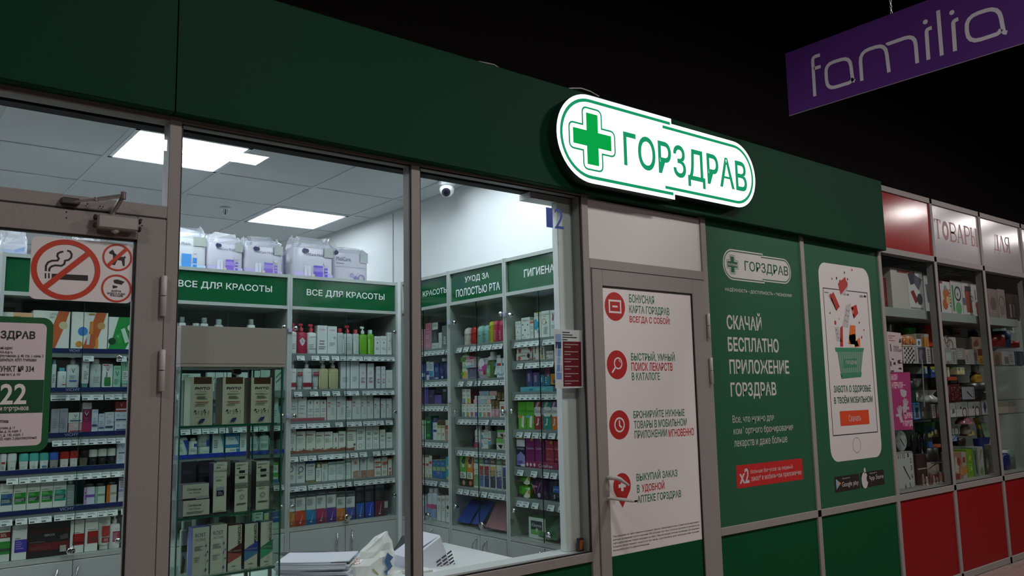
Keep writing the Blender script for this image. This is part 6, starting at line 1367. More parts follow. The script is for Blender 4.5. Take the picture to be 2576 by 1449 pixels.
# ---------------------------------------------------------------- poster door print
RD = mat('a82424', .45); GT = mat('2c6e4e', .45); VD = .0035; PW = mat('d4cecc', .45); INK = mat('3a3636', .5)
dp = empty('door_poster', FA, ((gx0 + gx1) / 2, VD, ps0), 'white poster with four red icons stuck on the door', 'poster')
MB().box(gx0 + .001, gx1 - .009, VD, VD + .0005, ps0 + .001, gz1 - .007, mat('d4cecc', .5, spec=.15)).build('poster_sheet', FA, dp)
mb = MB()
for s, xl, yt, yb, xr, c in (('БОНУСНАЯ', 1582, 739.6, 761, 1645.4, GT), ('КАРТА ГОРЗДРАВ', 1582.5, 767, 791, 1684, GT), ('ВСЕГДА С СОБОЙ!', 1583.5, 790, 814, 1685.5, RD),
      ('БЫСТРЫЙ, УМНЫЙ', 1587, 883, 910, 1697.5, GT), ('ПОИСК ЛЕКАРСТВ', 1588, 911.5, 933, 1692, RD), ('В КАТАЛОГЕ', 1589, 937, 957, 1660, GT),
      ('БРОНИРУЙТЕ НУЖНЫЕ', 1593, 1029, 1053, 1722, GT), ('ТОВАРЫ В МОБИЛЬНОМ', 1594.5, 1058.7, 1079, 1727.6, GT), ('ПРИЛОЖЕНИИ', 1596, 1083.5, 1104, 1678, GT), ('МГНОВЕННО', 1681.5, 1080, 1100, 1745.7, RD),
      ('ВЫКУПАЙ ЗАКАЗ', 1600.5, 1187, 1211, 1704, GT), ('В', 1602, 1220, 1240.5, 1609, GT), ('УДОБНОЙ', 1614, 1214, 1241, 1671.5, RD), ('АПТЕКЕ ГОРЗДРАВ', 1603, 1246.7, 1270, 1713.6, GT)):
    T(mb, s, xl, yt, yb, xr, VD - .0004, c, .018)
mb.build('poster_text', FA, dp)
mb = MB()
for i, s in enumerate(('Под «заказами» на сайте понимается должным образом, оформленный запрос Клиента на бронирование в', 'аптечных организациях группы компаний ПАО «Аптечная сеть 36,6», а также ее партнеров по указанному на', 'сайте адресу перечня Товаров, выбранных на сайте. Товар вам продает аптечная организация. Дистанционная',
        'продажа лекарственных средств (в том числе, с доставкой на дом) запрещена действующим', 'законодательством Российской Федерации.')):
    T(mb, s, 1542, 1347.3 + i * 8.8, 1353.5 + i * 8.8, 1759 if i < 4 else 1634, VD - .0004, INK, .01)
mb.build('fine_print', FA, dp)
mb = MB(); VI = VD - .0006; VJ = VD - .0012
def circ(x, y, rx, ry):
    u, z = at(FA, x, y, VI); r = (at(FA, x + rx, y, VI)[0] - at(FA, x - rx, y, VI)[0]) / 2; rz = (at(FA, x, y - ry, VI)[1] - at(FA, x, y + ry, VI)[1]) / 2; return u, z, r, rz
for k, (x, y) in enumerate(((1547, 771), (1552.4, 917.5), (1558.4, 1068.7))):
    u, z, r, rz = circ(x, y, 25.5, 36.5); mb.disc(u, z, r, r, VI, RD, 28); g = r
    if k == 0:
        mb.strip([(u - .55 * g, z - .4 * g), (u + .55 * g, z - .4 * g), (u + .55 * g, z + .4 * g), (u - .55 * g, z + .4 * g)], .13 * g, VJ, PW, True); mb.strip([(u - .26 * g, z), (u + .26 * g, z)], .13 * g, VJ, PW)
    elif k == 1:
        mb.disc(u + .1 * g, z + .1 * g, .42 * g, .42 * g, VJ, PW, 24, .76); mb.strip([(u - .2 * g, z - .2 * g), (u - .52 * g, z - .55 * g)], .13 * g, VJ, PW); mb.strip([(u + .16 * g, z + .34 * g), (u + .33 * g, z + .16 * g)], .06 * g, VJ, PW)
    else:
        mb.disc(u, z, .52 * g, .52 * g, VJ, PW, 24, .78); mb.strip([(u, z + .32 * g), (u, z - .04 * g), (u + .22 * g, z - .2 * g)], .12 * g, VJ, PW)
u, z, r, rz = circ(1565, 1222, 22, 30); tip = at(FA, 1566.4, 1277, VI)
mb.poly([(tip[0], tip[1])] + arc(u, z, r, r, -28, 208, 18), VI, RD); cross(mb, u, z, r * .14, r * .42, VJ, PW)
mb.build('red_icon', FA, dp)
# ---------------------------------------------------------------- green app posters
GP1 = mat('28543d', .5, spec=.12); VP = .0105; PL = mat('b6b2b0', .45)
gp1 = empty('green_poster', FA, (4.34, VP, .711), 'green poster with white headline and red bonus strip, left of the phone poster', 'poster')
gp2 = empty('green_poster', FA, (5.36, VP, .711), 'green poster showing a big white smartphone beside the red shop', 'poster')
MB().box(3.86, 4.834, .011, .014, .711, 2.47, GP1).build('poster_sheet', FA, gp1); MB().box(4.876, 5.845, .011, .014, .711, 2.47, GP1).build('poster_sheet', FA, gp2)
MB().box(3.86, 5.845, .014, .03, .711, 2.47, LOWGREEN).build('wall_panel', FA, label='backing board behind the green app posters', **S)
mb = MB()
def logo(mb, L, Rt, z0, z1, v, fill, line, apteki=False):
    h = (z1 - z0) / 2; d = h * .135; us_ = L + (Rt - L) * .575; O = capsule(L, Rt, z0, z1, d, us_, h * .04); zm = (z0 + z1) / 2
    mb.poly(O, v, fill); i1 = h * .12; w_ = h * .07
    mb.strip([(us_ - h * .05, z1 - i1)] + arc(L + h, zm, h - i1, h - i1, 90, 270, 20) + [(us_, z0 + i1)], w_, v - .0004, line)
    h2 = h - d; mb.strip([(us_ - h * .22, z1 - d - i1)] + arc(Rt - h2, zm, h2 - i1, h2 - i1, 90, -90, 20) + [(us_ - h * .18, z0 + d + i1)], w_, v - .0004, line)
    cu = L + h * .98; a = h * .16 if not apteki else h * .19; b = h * .52
    cross(mb, cu, zm, a, b, v - .0004, line); rcross(mb, cu, zm, a + h * .08, b + h * .08, h * .08, h * .03, v - .0004, line)
    if apteki: mb.text('Аптеки', cu - b * .92, cu + b * .92, zm - h * .1, zm + h * .1, v - .0008, fill, bold=.01)
    mb.text('ГОРЗДРАВ', L + (Rt - L) * .30, L + (Rt - L) * .955, zm - h * .42, zm + h * .36, v - .0004, line, bold=.012)
a = at(FA, 1819, 672, VP)[0]; b = at(FA, 1990, 690, VP)[0]; zt1 = at(FA, 1850, 628, VP)[1]; zb1 = at(FA, 1860, 706, VP)[1]
logo(mb, a, b, zb1, zt1, VP, PL, GP1, True)
for s, xl, yt, yb, xr, bd in (('НАДЁЖНОСТЬ • ДОСТУПНОСТЬ • ЭКОНОМИЯ', 1824, 721, 733, 1992, .01), ('СКАЧАЙ', 1826.5, 782, 828, 1915.5, .022), ('БЕСПЛАТНО', 1830, 847, 884, 1959, .022), ('ПРИЛОЖЕНИЕ', 1834, 903.7, 941, 1985, .022), ('ГОРЗДРАВ', 1837, 962, 1005, 1953, .022),
      ('Все, что нужно для', 1842.4, 1045.5, 1069, 1946.8, .0), ('комфортного бронирования', 1845, 1075, 1098, 1995, .0), ('лекарств и даже больше', 1846.5, 1104, 1130, 1980.5, .0)):
    T(mb, s, xl, yt, yb, xr, VP, PL, bd)
mb.build('poster_text', FA, gp1)
mb = MB(); RS = mat('b02422', .42); q4(mb, ((1851, 1172.5), (2018, 1151.6), (2020, 1204.4), (1854.7, 1230.8)), VP, RS)
T(mb, 'x2', 1859, 1180, 1218, 1884.5, VP - .0004, PL, .02); T(mb, 'больше бонусов за первый', 1888, 1181, 1194.5, 1994, VP - .0004, PL, .0); T(mb, 'заказ* в мобильном приложении', 1889, 1197, 1214, 2015.5, VP - .0004, PL, .0)
mb.build('red_strip', FA, gp1)
PHW = mat('c4bfbe', .4); BK = mat('1c1a1a', .4)
mb = MB(); f0, f1 = at(FA, 2061, 720, VP)[0], at(FA, 2188, 735, VP)[0]; fz1 = at(FA, 2110, 666, VP)[1]; fz0 = at(FA, 2130, 1159, VP)[1]
mb.poly(rrect(f0, f1, fz0, fz1, .085, 8), VP, PHW)
A = [at(FA, *c, VP) for c in ((2069.5, 724.5), (2181, 736.8), (2208, 1086), (2096.5, 1096.4))]; s0, s1 = (A[0][0] + A[3][0]) / 2, (A[1][0] + A[2][0]) / 2; t1, t0 = (A[0][1] + A[1][1]) / 2, (A[2][1] + A[3][1]) / 2
mb.strip([(s0, t0), (s1, t0), (s1, t1), (s0, t1)], .006, VP - .0004, BK, True)
hu, hz_ = at(FA, 2155.4, 1119.7, VP); mb.disc(hu, hz_, .052, .052, VP - .0004, mat('7a7674', .4), 28, .93)
mb.build('printed_phone', FA, gp2)
mb = MB(); V1 = VP - .0008
def P_(x, y): return at(FA, 1770 + x / 1.6294, 560 + y / 1.6294, V1)
BG = mat('3c7a5c', .4); RED2 = mat('a4302c', .4); ORG = mat('c86430', .4); LG = mat('a8a4a2', .4)
mb.poly([P_(538, 512), P_(658, 514), P_(654, 530), P_(542, 530)], V1, BG); mb.poly([P_(548, 530), P_(654, 530), P_(645, 620), P_(563, 622)], V1, mat('6a8a7a', .4))
for k in range(11): mb.strip([P_(552 + k * 9.2, 530), P_(566 + k * 7.6, 628)], .006, V1 - .0003, BG)
mb.poly([P_(560, 618), P_(648, 612), P_(646, 632), P_(566, 640)], V1 - .0004, BG); mb.poly([P_(572, 560), P_(628, 556), P_(628, 592), P_(574, 596)], V1 - .0006, BG)
g1, g2 = P_(576, 578), P_(626, 566); mb.text('ГОРЗДРАВ', g1[0] + .02, g2[0], g1[1] - .008, g1[1] + .022, V1 - .0009, LG, bold=.02)
for c, Q in ((RED2, ((550, 250), (580, 222), (590, 260), (562, 296))), (LG, ((566, 292), (592, 256), (588, 276), (574, 298))), (RED2, ((516, 302), (532, 284), (558, 344), (544, 362))), (LG, ((512, 300), (518, 292), (546, 360), (540, 356))),
             (RED2, ((604, 346), (626, 336), (634, 372), (616, 394))), (LG, ((606, 350), (612, 346), (618, 386), (614, 390))), (LG, ((584, 340), (604, 330), (592, 430), (570, 426))), (LG, ((538, 430), (552, 426), (566, 490), (546, 484))),
             (ORG, ((600, 420), (622, 422), (624, 500), (594, 498))), (mat('d8c4a0', .4), ((592, 462), (620, 456), (636, 506), (606, 510))), (RED2, ((560, 430), (570, 422), (572, 508), (560, 508))), (ORG, ((618, 492), (640, 470), (642, 508), (620, 512)))):
    mb.poly([P_(*w_) for w_ in Q], V1 - .0002, c)
for x, y, r, c in ((545, 228, .008, BK), (577, 205, .007, BK), (590, 232, .007, BK), (526, 230, .006, RED2), (608, 194, .007, RED2), (560, 244, .014, RED2), (586, 250, .014, RED2), (520, 300, .012, RED2), (518, 370, .006, BK), (638, 410, .006, BK), (657, 440, .006, RED2), (648, 470, .008, RED2), (540, 410, .012, RED2), (556, 395, .005, ORG), (612, 366, .012, ORG),
                 (586, 360, .004, BK), (594, 362, .004, BK), (584, 380, .004, BK), (592, 384, .004, BK), (580, 402, .004, BK), (588, 406, .004, BK), (544, 440, .004, BK), (548, 456, .004, BK), (552, 472, .004, BK), (566, 630, .006, BK)):
    u, z = P_(x, y); mb.disc(u, z, r, r * 1.3, V1 - .0005, c, 10)
T(mb, 'ЗАБОТА О ЗДОРОВЬЕ', 2097, 970, 991, 2191, V1, GP1, .02); T(mb, 'В ТВОЁМ МОБИЛЬНОМ', 2097.5, 995, 1016, 2195, V1, GP1, .02)
q4(mb, ((2112.5, 1035.6), (2185.5, 1029.5), (2186.7, 1065.7), (2115, 1072.5)), V1, mat('c44426', .4)); T(mb, 'Скачать', 2134.5, 1044, 1061, 2166, V1 - .0004, PL, .0)
T(mb, '9:41 AM', 2122, 737, 743, 2135, V1, INK, .01); T(mb, '100%', 2162, 742, 748, 2171, V1, INK, .01); T(mb, '•••••', 2074, 733.5, 736.5, 2084, V1, INK, .01); q4(mb, ((2173, 743), (2178.5, 743.5), (2178.5, 748.5), (2173, 748)), V1, BK)
mb.build('printed_picture', FA, gp2)
mb = MB(); BD = mat('26201f', .35)
for P4 in (((2099, 1201), (2161.5, 1190), (2163, 1227.7), (2101.4, 1240)), ((2164.6, 1190), (2223.5, 1180), (2224.8, 1218), (2166.5, 1227.7))): 
    A = [at(FA, *c, V1) for c in P4]; mb.poly(rrect((A[0][0] + A[3][0]) / 2, (A[1][0] + A[2][0]) / 2, (A[2][1] + A[3][1]) / 2, (A[0][1] + A[1][1]) / 2, .012, 4), V1, BD)
T(mb, 'Google play', 2118, 1213, 1229, 2160, V1 - .0004, PL, .0); T(mb, 'App Store', 2185, 1197, 1212, 2222.5, V1 - .0004, PL, .0); T(mb, 'Загрузите на', 2119, 1202, 1206.5, 2138, V1 - .0004, PL, .0); T(mb, 'Загрузите в', 2187, 1189, 1193, 2206, V1 - .0004, PL, .0)
mb.poly([at(FA, 2102.5, 1205, V1), at(FA, 2115.5, 1215.5, V1), at(FA, 2104.5, 1232, V1)], V1 - .0004, mat('7a98a8', .4)); mb.poly([at(FA, 2109, 1211, V1), at(FA, 2116, 1215.5, V1), at(FA, 2110, 1222, V1)], V1 - .0006, mat('c08040', .4))
u, z = at(FA, 2175.5, 1208, V1); mb.disc(u, z, .042, .055, V1 - .0004, PL, 20); mb.disc(u + .044, z + .008, .02, .024, V1 - .0007, BD, 14); mb.disc(u + .008, z + .064, .012, .02, V1 - .0004, PL, 10)
mb.build('store_badge', FA, gp2)
# ---------------------------------------------------------------- sheets on the entrance door
VG = .0065; WS = mat('d6d0cf', .35); RR = mat('b8371e', .4)
A = [at(FA, *c, VG) for c in ((79, 594), (336, 613), (331.6, 764), (73.6, 751))]
n0, n1, m1, m0 = (A[0][0] + A[3][0]) / 2, (A[1][0] + A[2][0]) / 2, (A[0][1] + A[1][1]) / 2, (A[2][1] + A[3][1]) / 2
ns = empty('no_smoking_sheet', FA, ((n0 + n1) / 2, VG, m0), 'white sheet with no smoking, no dogs and camera signs on the door glass', 'sign')
MB().poly(rrect(n0, n1, m0, m1, .02), VG, WS, .0012).build('sheet', FA, ns)
def D_(x, y): return at(FA, x / 2.337, 180 + y / 2.337, VG)
def ringd(mb, x, y, rx, ry, wd, v):
    u, z = D_(x, y); r = (D_(x + rx, y)[0] - D_(x - rx, y)[0]) / 2; rz = (D_(x, y - ry)[1] - D_(x, y + ry)[1]) / 2; mb.disc(u, z, r, rz, v, RR, 40, 1 - wd); return u, z, r, rz
mb = MB(); u, z, r, rz = ringd(mb, 390, 1165, 205, 178, .165, VG - .0010)
c45 = .70; mb.strip([(u + r * c45 * .98, z + rz * c45 * .95), (u - r * c45 * .9, z - rz * c45 * .95)], r * .17, VG - .0014, RR)
for (x, y, rx, ry) in ((690, 1093, 88, 80), (685, 1275, 90, 82)): ringd(mb, x, y, rx, ry, .13, VG - .0010)
u, z = D_(690, 1093); e1 = D_(745, 1042); e2 = D_(630, 1145); mb.strip([e1, e2], .012, VG - .0012, RR)
mb.build('red_ring', FA, ns)
mb = MB(); BKI = mat('24201f', .4); vv = VG - .0005
mb.poly([D_(304, 1188), D_(517, 1198), D_(517, 1231), D_(304, 1220)], vv, BKI)
for x in (268, 288): mb.poly([D_(x - 5, 1185), D_(x + 4, 1185), D_(x + 4, 1216), D_(x - 5, 1216)], vv, BKI)
sm = lambda pts, w_: mb.strip([D_(*q_) for q_ in pts], w_, vv, BKI)
sm(((269, 1173), (270, 1142), (282, 1122), (305, 1112), (338, 1111), (346, 1100), (337, 1085), (340, 1070), (354, 1062), (372, 1058)), .006)
sm(((289, 1175), (291, 1157), (303, 1145), (325, 1139), (362, 1142), (378, 1132), (382, 1112), (402, 1108), (418, 1095), (422, 1075), (412, 1058), (395, 1052)), .006)
mb.poly([D_(640, 1062), D_(662, 1046), D_(672, 1060), D_(675, 1076), D_(662, 1076), D_(644, 1070)], vv, BKI); mb.poly([D_(664, 1072), D_(680, 1070), D_(692, 1088), D_(725, 1090), D_(735, 1084), D_(740, 1094), D_(733, 1100), D_(733, 1143), D_(722, 1143), D_(716, 1112), D_(690, 1108), D_(676, 1138), D_(660, 1136), D_(664, 1100)], vv, BKI)
mb.poly([D_(666, 1226), D_(690, 1222), D_(733, 1236), D_(714, 1254), D_(672, 1244)], vv, BKI); mb.poly([D_(662, 1256), D_(672, 1258), D_(690, 1262), D_(690, 1270), D_(672, 1274), D_(662, 1274)], vv, BKI)
for s, x0_, x1_, y0_, y1_ in (('ВЕДЁТСЯ', 655, 711, 1282, 1296), ('ВИДЕО И АУДИО', 630, 736, 1297, 1311), ('ФИКСАЦИЯ', 647, 722, 1310, 1324)):
    a, b = D_(x0_, y1_), D_(x1_, y1_); c = D_(x0_, y0_); mb.text(s, a[0], b[0], a[1], c[1], vv, BKI, bold=.03)
mb.build('black_pictogram', FA, ns)
hs_ = empty('notice_sheet', FA, (at(FA, 20, 960, VG)[0], VG, at(FA, 20, 1137, VG)[1]), 'white opening hours notice with dark green border on the door glass', 'sign')
h0, h1 = at(FA, -100, 960, VG)[0], at(FA, 128, 960, VG)[0]; k1, k0 = at(FA, 100, 799, VG)[1], at(FA, 80, 1136, VG)[1]; bw = .019
mb = MB(); mb.poly(rrect(h0, h1, k0, k1, .03), VG, mat('1d5a34', .35), .0015); mb.build('green_border', FA, hs_)
mb = MB(); mb.poly(rrect(h0 + bw, h1 - bw, k0 + bw, k1 - bw, .016), VG - .0005, mat('cfc2c4', .35)); mb.build('sheet', FA, hs_)
mb = MB(); NI = mat('26302c', .4); va = VG - .0010
gb1 = at(FA, 111, 955.4, va); gb0 = at(FA, 108, 1037.6, va); mb.poly([(h0 + bw + .02, gb0[1]), (gb1[0], gb0[1]), (gb1[0], gb1[1]), (h0 + bw + .02, gb1[1])], va, mat('174a2c', .4)); va -= .0005
WT = mat('d8d2d2', .4)
for s, x0_, x1_, y0_, y1_, c, bd in (('ЗДРАВ', 1, 89, 831, 855, NI, .025), ('ий адрес:', 1, 33, 870.5, 880, NI, .01), ('КА-А.в.е»', 1, 32, 882, 889, NI, .015), ('рпуховская, д. 48, стр. 1, комн. 3', 0, 109, 891, 900, NI, .01), ('05947629, КПП 774950001', 0, 92, 901.4, 910, NI, .01),
      ('УНКТ № 334', 0, 86, 920, 935, NI, .015), ('кий пр-т, д. 101', 0, 51, 938, 946.5, NI, .01), ('22', -1, 67, 965.6, 1017.8, WT, .02), ('и перерывов', -1, 71.6, 1024, 1037, WT, .015), ('птеки:', 0, 22, 1057, 1064, NI, .01), ('учева, д. 11', 0, 37, 1073.6, 1081.5, NI, .01), ('ва, д. 16, корп. 2', 0, 53, 1082.5, 1090.5, NI, .01), ('т, д. 130, корп. 1', 0, 57.7, 1091.6, 1100, NI, .01), ('32, корп. 2 (круглосуточно)', 0, 92, 1100.5, 1109.5, NI, .01)):
    ym = (y0_ + y1_) / 2; a = at(FA, x0_, y1_, va); b = at(FA, x1_, ym, va); c_ = at(FA, x0_, y0_, va); mb.text(s, a[0], b[0], a[1], c_[1], va, c, bold=bd)
mb.build('printed_text', FA, hs_)
# ---------------------------------------------------------------- leaflet on the pillar
lf = empty('leaflet', FA, (at(FA, 1430, 900, .024)[0], .024, at(FA, 1430, 976, .024)[1]), 'curved white and dark red glove leaflet taped over the white pillar', 'leaflet')
l0, l1 = at(FA, 1395, 900, .024)[0], at(FA, 1466, 900, .024)[0]; r1, r0 = at(FA, 1430, 829.5, .024)[1], at(FA, 1430, 976.5, .024)[1]
def LC(a, b): # share of width and height -> bent sheet
    return (l0 + (l1 - l0) * a, .024 + .010 * math.sin(math.pi * a) * (1 - .4 * b) + .006 * (1 - b) * a, r0 + (r1 - r0) * b)
def lpatch(a0, a1, b0, b1, ma, off, name, par):
    mb = MB(); n = 6; vs = []; 
    for i in range(n + 1):
        for b in (b0, b1): x, y, z = LC(a0 + (a1 - a0) * i / n, b); vs.append((x, y - off, z))
    mb.add(vs, [(2 * i, 2 * i + 2, 2 * i + 3, 2 * i + 1) for i in range(n)], ma); return mb
lpatch(0, 1, 0, 1, mat('d8d4d8', .35), 0, '', None).build('sheet', FA, lf)
mb = lpatch(.33, .96, .03, .80, mat('6e1a26', .4), .0006, '', None); mb.build('red_block', FA, lf)
mb = MB()
for i, c in enumerate(('8aa4d0', '34406e', '7a98d0', '8ca8d8', '6a90d0', '7a98d0')):
    k = lpatch(.05, .27, .80 - i * .13, .92 - i * .13, mat(c, .4), .0006, '', None); mb.add(k.v, k.f, mat(c, .4))
for i in range(6):
    for j in range(2): k = lpatch(.38, .86 - .25 * j, .74 - i * .125 - j * .045, .755 - i * .125 - j * .045, mat('b89aa0', .4), .0012, '', None); mb.add(k.v, k.f, mat('b89aa0', .4))
for i, w_ in enumerate((.58, .68, .82, .5)): k = lpatch(.32, w_, .945 - i * .042, .962 - i * .042, INK, .0010, '', None); mb.add(k.v, k.f, INK)
mb.build('printed_picture', FA, lf)
u, z = at(FA, 1459, 1386, .06); MB().box(u - .018, u + .018, .05, .065, .7115, .775, mat('1c1614', .4), .002).build('small_card', FA, label='small black and orange card at the foot of the white pillar', cat='card')
c0 = bpy.data.objects['small_card']; MB().poly([(u - .012, .722), (u + .006, .722), (u + .014, .764), (u - .01, .766)], .0494, mat('b8541c', .4)).build('orange_print', FA, c0)
# ---------------------------------------------------------------- hanging purple sign
FX = 4.2
fs_ = empty('hanging_sign', SI, (1.2, FX, 3.05), 'purple sign board with white lettering hanging from chains', 'sign')
y0s, z1s = at(SI, 1975, 135, FX); _, z0s = at(SI, 1984, 291, FX)
PUR = mat('5a2f7c', .4, spec=.25); FW = mat('d6d0d8', .45)
MB().box(y0s, y0s + 1.62, FX, FX + .006, z0s, z1s, PUR).build('board', SI, fs_)
MB().box(y0s, y0s + 1.62, FX + .0005, FX + .0055, z0s - .0025, z0s, mat('9a92a0', .4)).build('bottom_edge', SI, fs_)
def f_(x, y): return at(SI, 1900 + x / 3.8107, y / 3.8107, FX - .001)
def rnd(P, r):
    """round the inner corners of a path"""
    out = [P[0]]
    for i in range(1, len(P) - 1):
        a, b, c = Vector(P[i - 1]), Vector(P[i]), Vector(P[i + 1]); d1, d2 = (a - b), (c - b); k = min(r, d1.length * .49, d2.length * .49); p1, p2 = b + d1.normalized() * k, b + d2.normalized() * k
        out += [tuple((1 - t) ** 2 * p1 + 2 * t * (1 - t) * b + t * t * p2) for t in (0, .25, .5, .75, 1)]
    return out + [P[-1]]
mb = MB(); FWD = .0195; vq = FX - .001
def st(P, r=.045, w_=FWD): mb.strip(rnd([f_(*q_) for q_ in P], r), w_, vq, FW)
st(((571, 922), (548, 548), (620, 527))); st(((562, 657), (627, 637)))
st(((955, 775), (935, 772), (905, 545), (672, 618), (690, 858), (912, 790), (938, 750)), .05)
st(((1022, 775), (1002, 500), (1248, 420), (1282, 693)), .055); st(((1258, 430), (1262, 425), (1530, 330), (1553, 605)), .055)
st(((1660, 572), (1640, 285), (1692, 265)), .04); st(((1752, 100), (1788, 532)), .0); st(((1915, 490), (1896, 205), (1946, 180)), .04)
st(((2414, 312), (2382, 312), (2335, 58), (2016, 165), (2040, 418), (2330, 322), (2355, 280)), .06)
for x, y in ((1630, 210), (1884, 120)): u, z = f_(x, y); mb.disc(u, z, .0125, .0125, vq, FW, 20)
mb.build('white_lettering', SI, fs_)
def link(u, z, flip, par): 
    mb = MB(); a, b = .0045, .0105
    P = [(a * math.cos(t), b * math.sin(t)) for t in [2 * math.pi * k / 12 for k in range(12)]]
    mb.tube([((u + x) if not flip else u, FX + .003 + (x if flip else 0), z + y) for x, y in P], .0016, mat('c8c4c0', .3, .7), 5, True); mb.build('chain_link', SI, par)
for cx in (at(SI, 2242, 36, FX)[0], y0s + 1.4):
    ch = empty('chain', SI, (cx, FX + .003, z1s), parent=fs_)
    for k in range(34): link(cx, z1s + .006 + k * .0165, k % 2, ch)
# ================================================================ household shop (red front)
RW = mat('c9cbca', .5)
MB().box(5.845, 9.6, 3.2, 3.3, 0, 2.75, RW).build('wall_back', FA, label='pale back wall of the household shop', **S)
MB().box(9.5, 9.6, .1, 3.2, 0, 2.75, RW).build('wall_right', FA, label='right-hand wall of the household shop', **S)
MB().box(5.845, 5.86, .1, 3.2, 0, 2.75, RW).build('wall_left', FA, label='left-hand wall of the household shop', **S)
MB().box(5.845, 9.6, .1, 3.3, 2.66, 2.75, mat('b9bcbc', .6, noise=.04, scale=20)).build('ceiling', FA, label='pale ceiling of the household shop', **S)
MB().box(5.845, 9.6, .1, 3.3, -.03, 0, mat('8a8886', .5)).build('floor', FA, label='floor inside the household shop', **S)
MB().box(5.86, 9.5, .1, .14, 2.47, 3.0, mat('1a1a1a', .8)).build('wall_front', FA, label='dark backing of the red shop fascia', **S)
T2 = emit('f2f6ff', LAMP_L2)
for i, (x, y, lb_) in enumerate(((2226, 660, 'shop lamp at the top left of the first red shop window'), (2226, 692, 'shop lamp beside the big vacuum cleaner box'), (2312, 684, 'shop lamp above the vacuum cleaner box'), (2372, 681, 'shop lamp at the left of the second red shop window'), (2500, 690, 'shop lamp in the third red shop window'))):
    a, b = atz(x, y, 2.655); ceiling_lamp(min(a - .3, 8.8), min(a + .3, 9.4), min(b - .25, 2.6), min(b + .25, 3.1), 2.652, T2, lb_, 'lamps of the household shop')
# display shelving behind the glass
SB = mat('8f9290', .5)
ds = empty('display_shelving', FA, (7.3, .3, 0), 'open display shelving behind the red shop windows', 'shelving')
zr = [fz(2300, 779, .1), fz(2300, 915, .12), fz(2320, 1015, .12), fz(2330, 1054, .12)]
for i, z in enumerate(zr):
    for a, b in ((5.892, 6.730), (6.785, 7.636), (7.690, 8.545)):
        MB().box(a, b, .09, .46, z - (.07 if i == 0 else .008), z, SB if i == 0 else glass('dfe8e4', .8), .001).build('shelf_board', FA, ds)
for a, b in ((6.62, 6.73), (7.52, 7.636), (8.43, 8.545)): MB().box(a, b, .47, .5, .711, 2.45, mat('6c6866', .6), .002).build('upright', FA, ds)
MB().box(5.892, 8.545, .08, .5, .69, .711, mat('8a8684', .5)).build('window_sill', FA, ds)
WR = 'first red shop window'
def r_r(z, v, where, s, dep=.12): row(FA, z, v, where, s, group='household goods, ' + where, dep=dep)
r_r(zr[0], .16, 'top shelf, first red shop window', '''
2222 2253 700 B 7a2026,a8a29c | r 0 1 .25 .35 9a3036;r .3 .9 .05 .13 b0888a;t TTT .2 .6 .88 .94 a05a5e | dark red carton with barcode
2254 2287 700 B c2c4c2 | r 0 1 .8 1 d4cec4;t VITEK .1 .55 .86 .92 a0705a;c .55 .75 .14 5a6880;l .05 .4 .35 .65 5 9a9e9e;r .68 .76 .3 .6 4a3a40 | pale carton with a blue iron picture''')
goods('B', FA, fu(2243, 730, .12), fu(2322, 730, .12), zr[0] + .004, fz(2290, 680, .12), .12, 'b8b0ae,a49a94', 'r .2 .5 .9 .97 7a2428;p .52 0 1 0 1 1 .5 .98 c8c2c4;p .52 .9 .75 .98 .8 .7 .6 .62 4a4654;p .75 .9 .98 .8 .85 .5 .7 .7 5a5664;p .58 .45 .68 .5 .8 .25 .72 .15 8a3034;c .86 .28 .09 3a3644;r .55 .95 .02 .06 8a8688;r .5 .62 .92 .98 a04038', 'large vacuum cleaner carton, top shelf, first red shop window', 'household goods, top shelf, first red shop window', dep=.24, cat='box')
r_r(zr[0], .13, 'top shelf, first red shop window', '''
2323 2357.5 694 B c8c4c6 | r 0 1 .78 1 c4bec0;t VITEK .1 .5 .9 .95 7a5a60;p .1 .75 .75 .75 .7 .25 .2 .25 5a5a6a;c .6 .76 .14 2a2630;p .8 .75 .95 .6 .85 .3 .78 .3 2a2630;c .52 .14 .2 2a5a3c;r .8 .95 .03 .06 9a3038 | white carton with a grey blender picture''')
r_r(zr[0], .14, 'top shelf, second red shop window', '''
2364 2389.5 708 B c4bcc0,7a2028 | r 0 .25 .92 1 8a2028;c .55 .6 .3 b86030;c .4 .3 .25 b05a28;c .7 .42 .2 c8a878;c .5 .8 .12 8a8690;l .85 .95 .2 .8 6 5a4a4c | white carton with orange fruit picture
2390 2418 706 B c4bcc0,8a2830 | r .1 .25 .1 .85 4a8a50;o .6 .62 .3 4a4044;c .6 .2 .25 6aa070;r .55 .6 .55 .65 2a2428 | white carton with a round dial picture
2418.5 2447 707 B c4bcc0,8a2830 | p .2 .72 .7 .72 .8 .1 .3 .1 9a3820;p .25 .85 .75 .85 .75 .7 .25 .7 2a2024;o .8 .5 .12 3a3034;r 0 .3 .3 .5 6a6c74;r .1 .9 0 .04 8a3034 | white carton with a red kettle picture
2447.5 2481 716 B c0b8bc,8a2830 | c .45 .32 .2 8a2428;c .3 .16 .18 7a2428;c .2 .34 .12 8a3034;r .1 .14 .5 .8 5a1c20;r .3 .34 .5 .8 5a1c20;r .5 .54 .5 .8 5a1c20;l .8 .9 .05 .5 5 4a3a3c | white carton with red saucepan picture''')
r_r(zr[0], .14, 'top shelf, third red shop window', '''
2484 2508 727 B 8a7472,7a2824 | c .5 .5 .3 6a5450;l .1 .9 .1 .3 3 9a8a88 | dusty carton with faded picture
2508.5 2527 728 B 9a8a88,6a3a34 | o .5 .55 .4 6a6462;c .5 .3 .3 807472 | faded carton with a pot picture
2528 2560 740 B 4a2a26,2a2024 | r .3 .4 .1 .6 8a8488;r .55 .65 .1 .6 8a8488 | dark brown carton''')
z2 = fz(2300, 872, .3)
